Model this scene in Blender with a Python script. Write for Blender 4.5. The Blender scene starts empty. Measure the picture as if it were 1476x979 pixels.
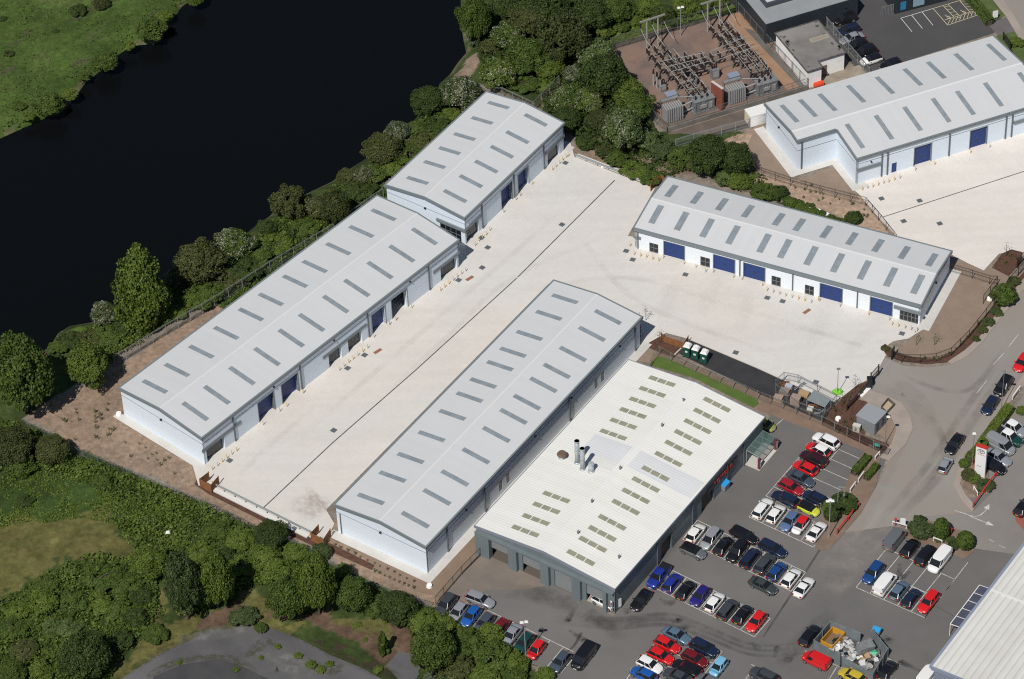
import bpy, bmesh, math, random
import numpy as np
from mathutils import Vector, Matrix
from mathutils.geometry import tessellate_polygon
random.seed(7)
RNG = np.random.default_rng(7)
S = bpy.context.scene
COL = S.collection
R = math.radians

# ------------------------------------------------------------------ camera solved from the photograph
FPX, PITCH, ROLL, CAMH, CY = 4957.13686, 0.735358309, -0.046756029, 372.426758, 412.0
PW, PH = 1476, 979
_fw = np.array([0, math.cos(PITCH), -math.sin(PITCH)])
_rt0 = np.array([1.0, 0, 0]); _up0 = np.cross(_rt0, _fw)
_c, _s = math.cos(ROLL), math.sin(ROLL)
_rt = _c*_rt0 + _s*_up0
_up = -_s*_rt0 + _c*_up0
CAM = np.array([0, -CY, CAMH])

def at(x, y, z=0.0):
    """photo pixel -> point of the place at height z"""
    d = (x-PW/2)*_rt - (y-PH/2)*_up + FPX*_fw
    t = (z-CAM[2])/d[2]
    return CAM + t*d

def at2(x, y, z=0.0):
    p = at(x, y, z); return (float(p[0]), float(p[1]))

def ppm(P):
    """photo pixels per metre at a point"""
    return FPX/float((np.array(P)-CAM) @ _fw)

cam = bpy.data.cameras.new('camera'); camo = bpy.data.objects.new('camera', cam); COL.objects.link(camo)
cam.sensor_width = 36; cam.lens = FPX/PW*36; cam.clip_start = 5; cam.clip_end = 12000
M = Matrix.Identity(4)
for i in range(3):
    M[i][0] = _rt[i]; M[i][1] = _up[i]; M[i][2] = -_fw[i]; M[i][3] = CAM[i]
camo.matrix_world = M
S.camera = camo

# ------------------------------------------------------------------ light
SUN_EL, SHADOW_AZ = 52.0, 62.3            # shadows run towards this math angle
w = bpy.data.worlds.new('World'); S.world = w; w.use_nodes = True
nt = w.node_tree; bg = nt.nodes['Background']
sky = nt.nodes.new('ShaderNodeTexSky'); sky.sky_type = 'NISHITA'; sky.sun_disc = False
sky.sun_elevation = R(SUN_EL)
_to_sun = R(SHADOW_AZ+180)
sky.sun_rotation = math.pi/2 - _to_sun
sky.air_density = 1.0; sky.dust_density = 0.6; sky.altitude = 300
nt.links.new(sky.outputs[0], bg.inputs[0]); bg.inputs[1].default_value = 0.055
sl = bpy.data.lights.new('sun', 'SUN'); sl.energy = 4.3; sl.angle = R(0.5); sl.color = (1.0, 0.955, 0.88)
so = bpy.data.objects.new('sun', sl); COL.objects.link(so)
_sd = Vector((math.cos(_to_sun)*math.cos(R(SUN_EL)), math.sin(_to_sun)*math.cos(R(SUN_EL)), math.sin(R(SUN_EL))))
so.rotation_euler = _sd.to_track_quat('Z', 'Y').to_euler(); so.location = (-60, -120, 200)
S.view_settings.view_transform = 'Standard'; S.view_settings.look = 'None'
S.view_settings.exposure = 0.0; S.view_settings.gamma = 1.0
S.render.engine = 'CYCLES'
S.cycles.max_bounces = 6; S.cycles.transparent_max_bounces = 8
S.cycles.use_denoising = False
S.cycles.filter_width = 1.15
S.cycles.sample_clamp_indirect = 4.0

# ------------------------------------------------------------------ materials
def lin(c): 
    c = c/255.0
    return c/12.92 if c <= 0.04045 else ((c+0.055)/1.055)**2.4
def P(r, g, b, k=0.8):
    """albedo from a photo pixel value of a fully lit surface"""
    return (lin(r)*k, lin(g)*k, lin(b)*k)
MATS = {}
def mat(name, col, rough=0.7, col2=None, scale=1.0, amount=1.0, detail=6, bump=0.0, bscale=None, metal=0.0,
        spec=0.5, coat=0.0, stretch=None, col3=None, scale3=0.1, objcol=False, thr=(0.35, 0.65)):
    if name in MATS: return MATS[name]
    detail = min(detail, max(1.0, math.log2(7/scale))); bscale = min(bscale, 4.0) if bscale else None
    m = bpy.data.materials.new(name); m.use_nodes = True; MATS[name] = m
    n, l = m.node_tree.nodes, m.node_tree.links
    b = n['Principled BSDF']
    b.inputs['Roughness'].default_value = rough; b.inputs['Metallic'].default_value = metal
    b.inputs['Specular IOR Level'].default_value = spec
    b.inputs['Coat Weight'].default_value = coat
    b.inputs['Base Color'].default_value = (*col, 1)
    if col2 or bump:
        tc = n.new('ShaderNodeTexCoord')
        src = tc.outputs['Object'] if objcol else n.new('ShaderNodeNewGeometry').outputs['Position']
        mp = n.new('ShaderNodeMapping'); mp.inputs['Rotation'].default_value = (.7,.5,.3); mp.inputs['Location'].default_value = (13.3,7.7,5.1)
        if stretch: mp.inputs['Scale'].default_value = stretch
        l.new(src, mp.inputs['Vector']); src = mp.outputs['Vector']
    if col2:
        t = n.new('ShaderNodeTexNoise'); t.inputs['Scale'].default_value = scale; t.inputs['Detail'].default_value = detail
        t.inputs['Roughness'].default_value = 0.6
        l.new(src, t.inputs['Vector'])
        mr = n.new('ShaderNodeMapRange'); mr.inputs[1].default_value = thr[0]; mr.inputs[2].default_value = thr[1]
        mr.inputs[4].default_value = amount
        l.new(t.outputs['Fac'], mr.inputs[0])
        mx = n.new('ShaderNodeMix'); mx.data_type = 'RGBA'
        mx.inputs[6].default_value = (*col, 1); mx.inputs[7].default_value = (*col2, 1)
        l.new(mr.outputs[0], mx.inputs[0])
        out = mx.outputs[2]
        if col3:
            t3 = n.new('ShaderNodeTexNoise'); t3.inputs['Scale'].default_value = scale3; t3.inputs['Detail'].default_value = 5
            l.new(src, t3.inputs['Vector'])
            mr3 = n.new('ShaderNodeMapRange'); mr3.inputs[1].default_value = 0.42; mr3.inputs[2].default_value = 0.68
            l.new(t3.outputs['Fac'], mr3.inputs[0])
            mx3 = n.new('ShaderNodeMix'); mx3.data_type = 'RGBA'
            l.new(out, mx3.inputs[6]); mx3.inputs[7].default_value = (*col3, 1); l.new(mr3.outputs[0], mx3.inputs[0])
            out = mx3.outputs[2]
        l.new(out, b.inputs['Base Color'])
    if bump:
        t2 = n.new('ShaderNodeTexNoise'); t2.inputs['Scale'].default_value = bscale or scale*4; t2.inputs['Detail'].default_value = 1
        l.new(src, t2.inputs['Vector'])
        bp = n.new('ShaderNodeBump'); bp.inputs['Strength'].default_value = bump; bp.inputs['Distance'].default_value = 0.1
        l.new(t2.outputs['Fac'], bp.inputs['Height']); l.new(bp.outputs[0], b.inputs['Normal'])
    return m

def ribmat(name, col, axis, period, depth, rough=0.5, col2=None, dark=0.9, spec=0.4, panel=None):
    """profiled metal sheet: ribs across one local axis, with panel-to-panel tone differences and faint dirt"""
    if name in MATS: return MATS[name]
    m = mat(name, col, rough, spec=spec)
    n, l = m.node_tree.nodes, m.node_tree.links
    b = n['Principled BSDF']
    tc = n.new('ShaderNodeTexCoord'); sx = n.new('ShaderNodeSeparateXYZ'); l.new(tc.outputs['Object'], sx.inputs[0])
    src = sx.outputs[axis]
    mu = n.new('ShaderNodeMath'); mu.operation = 'MULTIPLY'; mu.inputs[1].default_value = 2*math.pi/period; l.new(src, mu.inputs[0])
    si = n.new('ShaderNodeMath'); si.operation = 'SINE'; l.new(mu.outputs[0], si.inputs[0])
    mr = n.new('ShaderNodeMapRange'); mr.inputs[1].default_value = 0.55; mr.inputs[2].default_value = 0.95; l.new(si.outputs[0], mr.inputs[0])
    bp = n.new('ShaderNodeBump'); bp.inputs['Strength'].default_value = 1.0; bp.inputs['Distance'].default_value = depth
    l.new(mr.outputs[0], bp.inputs['Height']); l.new(bp.outputs[0], b.inputs['Normal'])
    # tone per sheet (1 m wide)
    fl = n.new('ShaderNodeMath'); fl.operation = 'FLOOR'
    dv = n.new('ShaderNodeMath'); dv.operation = 'DIVIDE'; dv.inputs[1].default_value = panel or 1.0; l.new(src, dv.inputs[0]); l.new(dv.outputs[0], fl.inputs[0])
    wn = n.new('ShaderNodeTexWhiteNoise'); wn.noise_dimensions = '1D'; l.new(fl.outputs[0], wn.inputs['W'])
    no = n.new('ShaderNodeTexNoise'); no.inputs['Scale'].default_value = 0.25; no.inputs['Detail'].default_value = 5; no.inputs['Roughness'].default_value = .65
    l.new(tc.outputs['Object'], no.inputs['Vector'])
    ad = n.new('ShaderNodeMath'); ad.operation = 'MULTIPLY_ADD'; ad.inputs[1].default_value = 0.35
    l.new(wn.outputs['Value'], ad.inputs[0]); l.new(no.outputs['Fac'], ad.inputs[2])
    mr2 = n.new('ShaderNodeMapRange'); mr2.inputs[1].default_value = 0.35; mr2.inputs[2].default_value = 1.0; l.new(ad.outputs[0], mr2.inputs[0])
    mx = n.new('ShaderNodeMix'); mx.data_type = 'RGBA'; mx.inputs[6].default_value = (*col, 1)
    c2 = col2 or tuple(c*dark for c in col)
    mx.inputs[7].default_value = (*c2, 1); l.new(mr2.outputs[0], mx.inputs[0])
    l.new(mx.outputs[2], b.inputs['Base Color'])
    return m

MAT_TRIM = mat('grey_trim', (0.17, 0.20, 0.215), 0.45)
MAT_ROOF = {a: ribmat('unit_roof_'+a, (0.555, 0.564, 0.572), 0, 0.333, 0.004, 0.55, dark=0.955) for a in 'x'}
MAT_WALL = ribmat('unit_wall', (0.67, 0.745, 0.83), 2, 0.2, 0.0025, 0.5, dark=0.96, panel=1.0)
MAT_WALLW = ribmat('unit_wall_white', (0.74, 0.785, 0.835), 2, 0.2, 0.0025, 0.5, dark=0.96, panel=1.0)
MAT_RIDGE = mat('ridge_cap', (0.61, 0.615, 0.62), 0.55)
MAT_RLIGHT = mat('rooflight', (0.25, 0.29, 0.315), 0.35, (0.20, 0.235, 0.255), 0.8, 1.0)
MAT_RLIGHT2 = mat('old_rooflight', (0.30, 0.30, 0.22), 0.45, (0.25, 0.255, 0.19), 0.8, 1.0)
MAT_BLUE = ribmat('blue_shutter', (0.017, 0.045, 0.185), 2, 0.1, 0.01, 0.45, dark=0.9)
MAT_DARKIN = mat('dark_frame', (0.03, 0.033, 0.036), 0.5)
MAT_GLASS = mat('dark_glass', (0.012, 0.014, 0.017), 0.06, spec=0.6)
MAT_FLASH = mat('flashing', (0.10, 0.115, 0.13), 0.5)
MAT_GALV = mat('galvanised', (0.33, 0.35, 0.36), 0.5, metal=0.3)
MAT_BLACKMETAL = mat('black_metal', (0.015, 0.016, 0.018), 0.45)
MAT_WHITE = mat('white_paint', (0.72, 0.72, 0.70), 0.6)
MAT_WHITED = mat('weathered_white_paint', (0.88, 0.88, 0.87), 0.7, (0.74, 0.72, 0.69), 0.5, 0.6)
MAT_YELLOW = mat('yellow_paint', (0.58, 0.42, 0.18), 0.55)
MAT_RED = mat('red_paint', (0.50, 0.03, 0.025), 0.45)
MAT_TIMBER = mat('brown_timber', (0.27, 0.115, 0.042), 0.8, (0.18, 0.075, 0.03), 1.5)
MAT_BRICK = mat('red_brick', (0.24, 0.065, 0.04), 0.9, (0.17, 0.05, 0.035), 3)
MAT_CONC = mat('pale_concrete', P(206,202,196,.82), 0.85, P(192,187,180,.8), 0.35, 1.0)
MAT_GREYSTEEL = mat('grey_steel', (0.20, 0.205, 0.21), 0.55, (0.15, 0.155, 0.16), 1.2)
MAT_PORC = mat('brown_porcelain', (0.030, 0.018, 0.015), 0.35)
MAT_ALU = mat('aluminium_tube', (0.42, 0.45, 0.44), 0.45, metal=0.3)
MAT_TRUNK = mat('bark', (0.09, 0.07, 0.05), 0.9, (0.05, 0.04, 0.03), 6)

# ------------------------------------------------------------------ mesh helpers
class MB:
    def __init__(s): s.v = []; s.f = []; s.m = []
    def add(s, vs, fs, mi=0):
        o = len(s.v); s.v += [tuple(map(float, v)) for v in vs]
        for f in fs: s.f.append(tuple(i+o for i in f)); s.m.append(mi)
    def box(s, x0, x1, y0, y1, z0, z1, mi=0):
        s.hexa([(x0,y0,z0),(x1,y0,z0),(x1,y1,z0),(x0,y1,z0),(x0,y0,z1),(x1,y0,z1),(x1,y1,z1),(x0,y1,z1)], mi)
    def hexa(s, v, mi=0):
        s.add(v, [(0,3,2,1),(4,5,6,7),(0,1,5,4),(1,2,6,5),(2,3,7,6),(3,0,4,7)], mi)
    def bar(s, a, b, wd, hg=None, mi=0):
        """square bar from a to b"""
        a = Vector(a); b = Vector(b); d = (b-a).normalized(); hg = hg or wd
        up = Vector((0,0,1)) if abs(d.z) < 0.95 else Vector((1,0,0))
        sd = d.cross(up).normalized(); up = sd.cross(d)
        q = [sd*(wd/2)*i+up*(hg/2)*j for i, j in ((-1,-1),(1,-1),(1,1),(-1,1))]
        s.hexa([a+q[0], a+q[1], a+q[2], a+q[3], b+q[0], b+q[1], b+q[2], b+q[3]], mi)
    def tube(s, a, b, r0, r1=None, n=8, mi=0):
        a = Vector(a); b = Vector(b); d = (b-a).normalized(); r1 = r0 if r1 is None else r1
        up = Vector((0,0,1)) if abs(d.z) < 0.95 else Vector((1,0,0))
        sd = d.cross(up).normalized(); up = sd.cross(d)
        vs = []
        for k in range(n):
            an = 2*math.pi*k/n; o = sd*math.cos(an)+up*math.sin(an); vs.append(a+o*r0)
        for k in range(n):
            an = 2*math.pi*k/n; o = sd*math.cos(an)+up*math.sin(an); vs.append(b+o*r1)
        fs = [(k, (k+1)%n, n+(k+1)%n, n+k) for k in range(n)]
        fs += [tuple(range(n-1,-1,-1)), tuple(range(n, 2*n))]
        s.add(vs, fs, mi)
    def prism(s, poly, z0, z1, mi=0):
        """poly: list of (x,y) any winding"""
        a = sum(poly[i][0]*poly[(i+1)%len(poly)][1]-poly[(i+1)%len(poly)][0]*poly[i][1] for i in range(len(poly)))
        if a < 0: poly = poly[::-1]
        n = len(poly)
        vs = [(x,y,z0) for x,y in poly]+[(x,y,z1) for x,y in poly]
        tris = tessellate_polygon([[Vector((x,y,0)) for x,y in poly]])
        fs = [(i, (i+1)%n, n+(i+1)%n, n+i) for i in range(n)]
        for t in tris:
            t = list(t)
            p = [poly[i] for i in t]
            ar = (p[1][0]-p[0][0])*(p[2][1]-p[0][1])-(p[2][0]-p[0][0])*(p[1][1]-p[0][1])
            if ar < 0: t = t[::-1]
            fs.append(tuple(n+i for i in t)); fs.append(tuple(t[::-1]))
        s.add(vs, fs, mi)
    def sheet(s, poly, z, mi=0):
        tris = tessellate_polygon([[Vector((x,y,0)) for x,y in poly]])
        fs = []
        for t in tris:
            t = list(t); p = [poly[i] for i in t]
            ar = (p[1][0]-p[0][0])*(p[2][1]-p[0][1])-(p[2][0]-p[0][0])*(p[1][1]-p[0][1])
            if ar < 0: t = t[::-1]
            fs.append(tuple(t))
        s.add([(x,y,z) for x,y in poly], fs, mi)
    def line(s, a, b, wd, z, mi=0):
        a = Vector((a[0],a[1])); b = Vector((b[0],b[1])); d = (b-a).normalized(); n_ = Vector((-d.y, d.x))*(wd/2)
        s.add([(*(a-n_),z), (*(b-n_),z), (*(b+n_),z), (*(a+n_),z)], [(0,1,2,3)], mi)
    def mesh(s, name, mats, smooth=False):
        me = bpy.data.meshes.new(name); me.from_pydata(s.v, [], s.f)
        for m in (mats if isinstance(mats, (list, tuple)) else [mats]): me.materials.append(m)
        if any(s.m): me.polygons.foreach_set('material_index', s.m)
        if smooth: me.polygons.foreach_set('use_smooth', [True]*len(s.f))
        me.update(); return me
    def build(s, name, mats, parent=None, smooth=False):
        return link(name, s.mesh(name, mats, smooth), parent)

def link(name, me, parent=None):
    o = bpy.data.objects.new(name, me); COL.objects.link(o)
    if parent: o.parent = parent
    return o
def tag(o, label, cat, group=None):
    o['label'] = label; o['category'] = cat
    if group: o['group'] = group
    return o
def thing(name, label, cat, loc=(0,0,0), rz=0.0, group=None):
    o = bpy.data.objects.new(name, None); COL.objects.link(o)
    o.location = tuple(map(float, loc)); o.rotation_euler = (0,0,rz); o.empty_display_size = 0.3
    return tag(o, label, cat, group)
def struct(name, mb, m):
    o = mb.build(name, m); o['kind'] = 'structure'; return o
def pxs(lst, z=0.0): return [at2(x, y, z) for x, y in lst]

def vnoise(x, y, sc, seed):
    """lattice noise 0..1"""
    r = np.random.default_rng(seed); T = r.random((256, 256))
    x = x/sc; y = y/sc
    xi = np.floor(x).astype(int); yi = np.floor(y).astype(int); fx = x-xi; fy = y-yi
    fx = fx*fx*(3-2*fx); fy = fy*fy*(3-2*fy)
    g = lambda a, b: T[a % 256, b % 256]
    return (g(xi,yi)*(1-fx)+g(xi+1,yi)*fx)*(1-fy)+(g(xi,yi+1)*(1-fx)+g(xi+1,yi+1)*fx)*fy
def fbm(x, y, sc, seed, o=4):
    t = 0; a = 0.5; n = 0
    for k in range(o): t = t+a*vnoise(x, y, sc/2**k, seed+k); n += a; a *= .55
    return t/n
def inpoly(x, y, poly):
    c = np.zeros(x.shape, bool); n = len(poly); j = n-1
    for i in range(n):
        xi, yi = poly[i]; xj, yj = poly[j]
        k = ((yi > y) != (yj > y)) & (x < (xj-xi)*(y-yi)/(yj-yi+1e-12)+xi)
        c ^= k; j = i
    return c
def polydist(x, y, poly):
    d = np.full(x.shape, 1e9); n = len(poly)
    for i in range(n):
        ax, ay = poly[i]; bx, by = poly[(i+1)%n]
        dx, dy = bx-ax, by-ay; L = dx*dx+dy*dy+1e-12
        t = np.clip(((x-ax)*dx+(y-ay)*dy)/L, 0, 1)
        d = np.minimum(d, np.hypot(x-ax-t*dx, y-ay-t*dy))
    return d
def npmesh(name, verts, faces, mats, midx=None, smooth=False):
    """faces: (n,k) array"""
    me = bpy.data.meshes.new(name); nv = len(verts); nf, k = faces.shape
    me.vertices.add(nv); me.vertices.foreach_set('co', np.ascontiguousarray(verts, dtype=np.float32).ravel())
    me.loops.add(nf*k); me.loops.foreach_set('vertex_index', np.ascontiguousarray(faces, dtype=np.int32).ravel())
    me.polygons.add(nf); me.polygons.foreach_set('loop_start', np.arange(0, nf*k, k, dtype=np.int32))
    me.polygons.foreach_set('loop_total', np.full(nf, k, dtype=np.int32))
    for m in mats: me.materials.append(m)
    if midx is not None: me.polygons.foreach_set('material_index', np.ascontiguousarray(midx, dtype=np.int32))
    if smooth: me.polygons.foreach_set('use_smooth', np.ones(nf, bool))
    me.update(calc_edges=True); return me
# ================================================================== THE SETTING
# ---- water outline (at water level) and the terrain
ZW = -1.4
river_px = [(-400,420),(-200,330),(-90,262),(-40,225),(0,200),(22,190),(45,180),(66,170),(84,166),(96,155),(108,140),(122,121),(140,106),(152,98),
            (166,82),(182,72),(200,65),(222,64),(234,57),(240,38),(252,24),(262,10),(276,0),(300,-18),(360,-60),(430,-110),
            (760,-230),(720,-120),(668,-40),(664,0),(664,30),(668,58),(672,76),(660,90),(648,108),(634,120),(625,140),(598,172),(580,190),(545,205),(528,228),(500,246),(478,262),
            (440,280),(402,298),(388,312),(370,324),(345,345),(300,362),(262,388),(232,408),(180,424),(160,452),(130,465),(100,470),(84,480),(72,500),(52,512),
            (30,510),(0,520),(-60,560),(-160,640),(-300,760),(-500,800)]
river = pxs(river_px, ZW)
def blob(px, amp=0): return pxs(px)
earth_px = [[(38,600),(60,584),(104,566),(140,548),(170,528),(240,484),(300,446),(318,440),(330,452),(310,640),(300,640),(470,740),(640,850),(655,830),(700,760),(780,680),(790,700),(700,790),(648,868),(622,872),(560,850),(505,822),(455,786),(380,768),(300,722),(200,678),(120,650),(78,622)],
            [(812,216),(830,214),(880,236),(948,268),(940,276),(880,252),(822,228)],
            [(852,192),(880,194),(884,222),(905,236),(885,240),(850,222),(842,206)],
            [(915,225),(960,222),(985,240),(1000,252),(960,252),(925,246)],
            [(1040,200),(1075,190),(1100,182),(1140,255),(1240,280),(1262,300),(1300,350),(1240,330),(1190,302),(1130,288),(1086,262),(1086,240),(1066,215)],
            [(655,108),(672,84),(686,74),(690,92),(676,112),(664,118)],
            [(780,140),(815,105),(822,110),(786,155)],
            [(815,100),(826,92),(832,104),(812,122)]]
dry_px = [[(-60,760),(40,752),(90,744),(140,740),(196,792),(190,806),(120,800),(60,830),(0,868),(-80,900)],
          [(180,765),(240,745),(262,758),(222,784),(196,786)],
          [(150,979),(210,925),(240,860),(232,840),(246,890),(300,885),(340,870),(370,850),(400,868),(420,896),(452,900),(480,886),(520,890),(560,890),(600,900),(600,930),(590,960),(560,958),(470,902),(380,912),(300,905),(240,940),(190,985)],
          [(236,835),(246,850),(232,900),(222,880)]]
bareveg_px = [[(300,885),(340,868),(352,880),(320,900),(290,905)],[(408,880),(480,915),(545,950),(596,985),(620,985),(580,955),(500,905),(440,890),(380,885)],[(560,900),(600,895),(600,935),(575,935)],
              [(40,955),(60,945),(66,950),(50,962)], [(452,890),(480,870),(482,900),(460,905)],[(520,905),(600,985),(640,985),(640,960),(590,940)]]
lush_px = [[(0,690),(30,672),(100,680),(160,700),(240,740),(190,760),(120,748),(60,752),(0,765)],
           [(180,62),(235,30),(240,0),(150,0),(100,60),(60,130),(20,160),(80,150),(150,88)]]
bright_px = [[(880,60),(880,36),(930,22),(1066,-20),(1066,14)],[(70,490),(110,470),(160,475),(130,500),(90,505)],[(1075,170),(1110,150),(1130,160)]]
G = 0.42
xs = np.arange(-112, 118, G); ys = np.arange(-98, 140, G)
X, Y = np.meshgrid(xs, ys, indexing='ij')
x = X.ravel(); y = Y.ravel()
ind = inpoly(x, y, river); dd = polydist(x, y, river); sd = np.where(ind, -dd, dd)
jx = (fbm(x, y, 3.0, 3)-.5)*2.4; jy = (fbm(x, y, 3.0, 11)-.5)*2.4
z = np.full(x.shape, -0.04)
bank = np.clip(1-(sd/2.6), 0, 1)
z = np.where(sd >= 0, z-(1.45-.05)*bank**1.5, -1.45-np.clip(-sd*.5, 0, 2.2))
earthm = np.zeros(x.shape, bool)
for p in earth_px: earthm |= inpoly(x+jx*.8, y+jy*.8, pxs(p))
site = inpoly(x, y, pxs([(30,604),(110,552),(170,505),(548,262),(690,120),(770,150),(840,205),(950,260),(1000,240),(1060,258),(1090,190),(940,190),(870,70),(1070,0),(1500,-100),(1700,1100),(620,1100),(800,985),(640,880),(620,875),(300,735)]))
lump = fbm(x, y, 6, 21)*0.5+fbm(x, y, 1.7, 5)*0.25
z = np.where(~site & (sd > 1.0), z+(lump-.25)*0.9*np.clip((sd-1)/3, 0, 1)*np.clip(polydist(x, y, pxs([(30,604),(110,552),(170,505),(548,262),(690,120),(770,150),(840,205),(950,260),(1000,240),(1060,258),(1090,190),(940,190),(870,70),(1070,0),(1500,-100),(1700,1100),(620,1100),(800,985),(640,880),(620,875),(300,735)]))/2, 0, 1), z)
oldt = inpoly(x, y, pxs([(130,1010),(175,968),(228,936),(256,924),(296,906),(344,898),(374,896),(402,902),(442,919),(480,939),(522,956),(556,955),(574,932),(612,942),(655,965),(720,1000),(760,1100),(100,1100)]))
z = np.minimum(z, np.where(site | oldt, -0.03, 9))
z = np.where(oldt & (z < -.03), -.03, z)
def C(*c): return np.array(c)
n1 = fbm(x*.8+y*.6, y*.8-x*.6, 5, 41, 3)[:,None]; n2 = fbm(x*.8+y*.6, y*.8-x*.6, 1.9, 51, 2)[:,None]; n3 = fbm(x*.5+y*.35, y*1.0-x*.7, 2.5, 61)[:,None]
col = C(.040,.058,.017)*(.55+.9*n1)*(.6+.8*n2)
far = (x < -20) & (y > 20) & (sd > 0) & (x+ (y-20)*.2 < -25) & ~inpoly(x, y, pxs([(0,520),(664,60),(664,-300),(1500,-300),(1500,900),(0,900)]))
n4 = fbm(x*.35+y*.25, y*.9-x*.9, 1.6, 91)[:,None]; n5 = fbm(x, y, 9, 95)[:,None]
cf = (C(.030,.058,.012)*(1-n4)+C(.070,.105,.024)*n4)*(.55+.9*n5)*(.8+.4*n1)*1.12
pale = np.clip((n5-.56)*6, 0, 1)*.5*n3
cf = cf*(1-pale)+C(.12,.11,.055)*pale
pur = np.clip((fbm(x*.4+y*.3, y-x*.8, 3.0, 97)[:,None]-.62)*9, 0, 1)*.6
cf = cf*(1-pur)+C(.075,.060,.045)*pur
col = np.where(far[:,None], cf, col)
def paint(polys, c, jit=1.0, soft=None):
    global col
    mk = np.zeros(x.shape, bool)
    for p in polys: mk |= inpoly(x+jx*jit, y+jy*jit, pxs(p))
    col = np.where(mk[:,None], c, col)
col = np.where(site[:,None], C(.205,.175,.145)*(.85+.3*n1)*(.88+.24*n2), col)
paint(lush_px[:1], C(.035,.062,.015)*(.6+.8*n1)*(.75+.5*n2))
paint(dry_px, (C(.072,.080,.024)*(1-n3)+C(.130,.112,.042)*n3)*(.7+.6*n2)*(.75+.5*n1), 3.2)
paint(bright_px, C(.075,.115,.022)*(.6+.8*n2))
paint([[(335,455),(306,430),(392,368),(472,314),(550,256),(568,298),(480,352),(400,406)]], C(.040,.062,.016)*(.6+.8*n1))
paint(bareveg_px, C(.10,.066,.045)*(.6+.8*n2), 1.6)
paint(earth_px[:1], ((C(.232,.172,.128)*(1-n5)+C(.275,.195,.142)*n5)*(.84+.32*n1)*(.9+.2*n2)), .6)
paint(earth_px[4:5], (C(.345,.25,.185)*(.86+.28*n1)*(.93+.14*n2)), .6)
paint(earth_px[1:4]+earth_px[5:], (C(.20,.148,.11)*(.7+.6*n1)*(.85+.3*n2)), .8)
mud = np.clip(1-np.abs(sd-.35)/.7, 0, 1)[:,None]*(n1 > .5)
col = col*(1-.6*mud)+C(.16,.12,.085)*.6*mud
nx, ny = X.shape
idx = np.arange(nx*ny).reshape(nx, ny)
F = np.stack([idx[:-1,:-1], idx[1:,:-1], idx[1:,1:], idx[:-1,1:]], -1).reshape(-1, 4)
V = np.stack([x, y, z], 1)
# outer skirt out to the horizon
nb = len(V); x0, x1, y0, y1 = xs[0], xs[-1], ys[0], ys[-1]; BIG = 4500
sk = np.array([[x0,y0,-.05],[x1,y0,-.05],[x1,y1,-.05],[x0,y1,-.05],[-BIG,-BIG,-.05],[BIG,-BIG,-.05],[BIG,BIG,-.05],[-BIG,BIG,-.05]])
V = np.vstack([V, sk]); F = np.vstack([F, nb+np.array([[4,5,1,0],[5,6,2,1],[6,7,3,2],[7,4,0,3]])])
col = np.vstack([col, np.tile(C(.045,.065,.02), (8,1))])
gm = bpy.data.materials.new('open_ground'); gm.use_nodes = True
n, l = gm.node_tree.nodes, gm.node_tree.links; b = n['Principled BSDF']; b.inputs['Roughness'].default_value = 0.95; b.inputs['Specular IOR Level'].default_value = .15
at_ = n.new('ShaderNodeVertexColor'); at_.layer_name = 'Col'
ge = n.new('ShaderNodeNewGeometry')
tl = n.new('ShaderNodeMapping'); tl.inputs['Rotation'].default_value = (.7,.5,.3); tl.inputs['Location'].default_value = (13.3,7.7,5.1); l.new(ge.outputs['Position'], tl.inputs['Vector'])
no = n.new('ShaderNodeTexNoise'); no.inputs['Scale'].default_value = 1.1; no.inputs['Detail'].default_value = 2.5; no.inputs['Roughness'].default_value = .7
l.new(tl.outputs[0], no.inputs['Vector'])
mr = n.new('ShaderNodeMapRange'); mr.inputs[1].default_value = .3; mr.inputs[2].default_value = .7; mr.inputs[3].default_value = .72; mr.inputs[4].default_value = 1.28
l.new(no.outputs['Fac'], mr.inputs[0])
mx = n.new('ShaderNodeVectorMath'); mx.operation = 'SCALE'; l.new(at_.outputs[0], mx.inputs[0]); l.new(mr.outputs[0], mx.inputs['Scale'])
l.new(mx.outputs[0], b.inputs['Base Color'])
bp = n.new('ShaderNodeBump'); bp.inputs['Strength'].default_value = .45; bp.inputs['Distance'].default_value = .16
no2 = n.new('ShaderNodeTexNoise'); no2.inputs['Scale'].default_value = 1.6; no2.inputs['Detail'].default_value = 2
l.new(tl.outputs[0], no2.inputs['Vector']); l.new(no2.outputs['Fac'], bp.inputs['Height']); l.new(bp.outputs[0], b.inputs['Normal'])
gme = npmesh('ground', V, F, [gm], smooth=True)
ca = gme.color_attributes.new('Col', 'FLOAT_COLOR', 'POINT')
ca.data.foreach_set('color', np.hstack([col, np.ones((len(col),1))]).astype(np.float32).ravel())
go = link('ground', gme); go['kind'] = 'structure'

wm = mat('river_water', (0.0034,0.0040,0.0044), 0.16, spec=0.13, bump=0.12, bscale=0.7)
mb = MB(); mb.sheet(pxs(river_px, ZW), ZW); mb2 = MB()
# widen the sheet a little under the banks so no gap opens at the edge
cx = sum(p[0] for p in river)/len(river); cy = sum(p[1] for p in river)/len(river)
xs0 = [p[0] for p in river]; ys0 = [p[1] for p in river]
struct('water', mb, wm)

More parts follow.
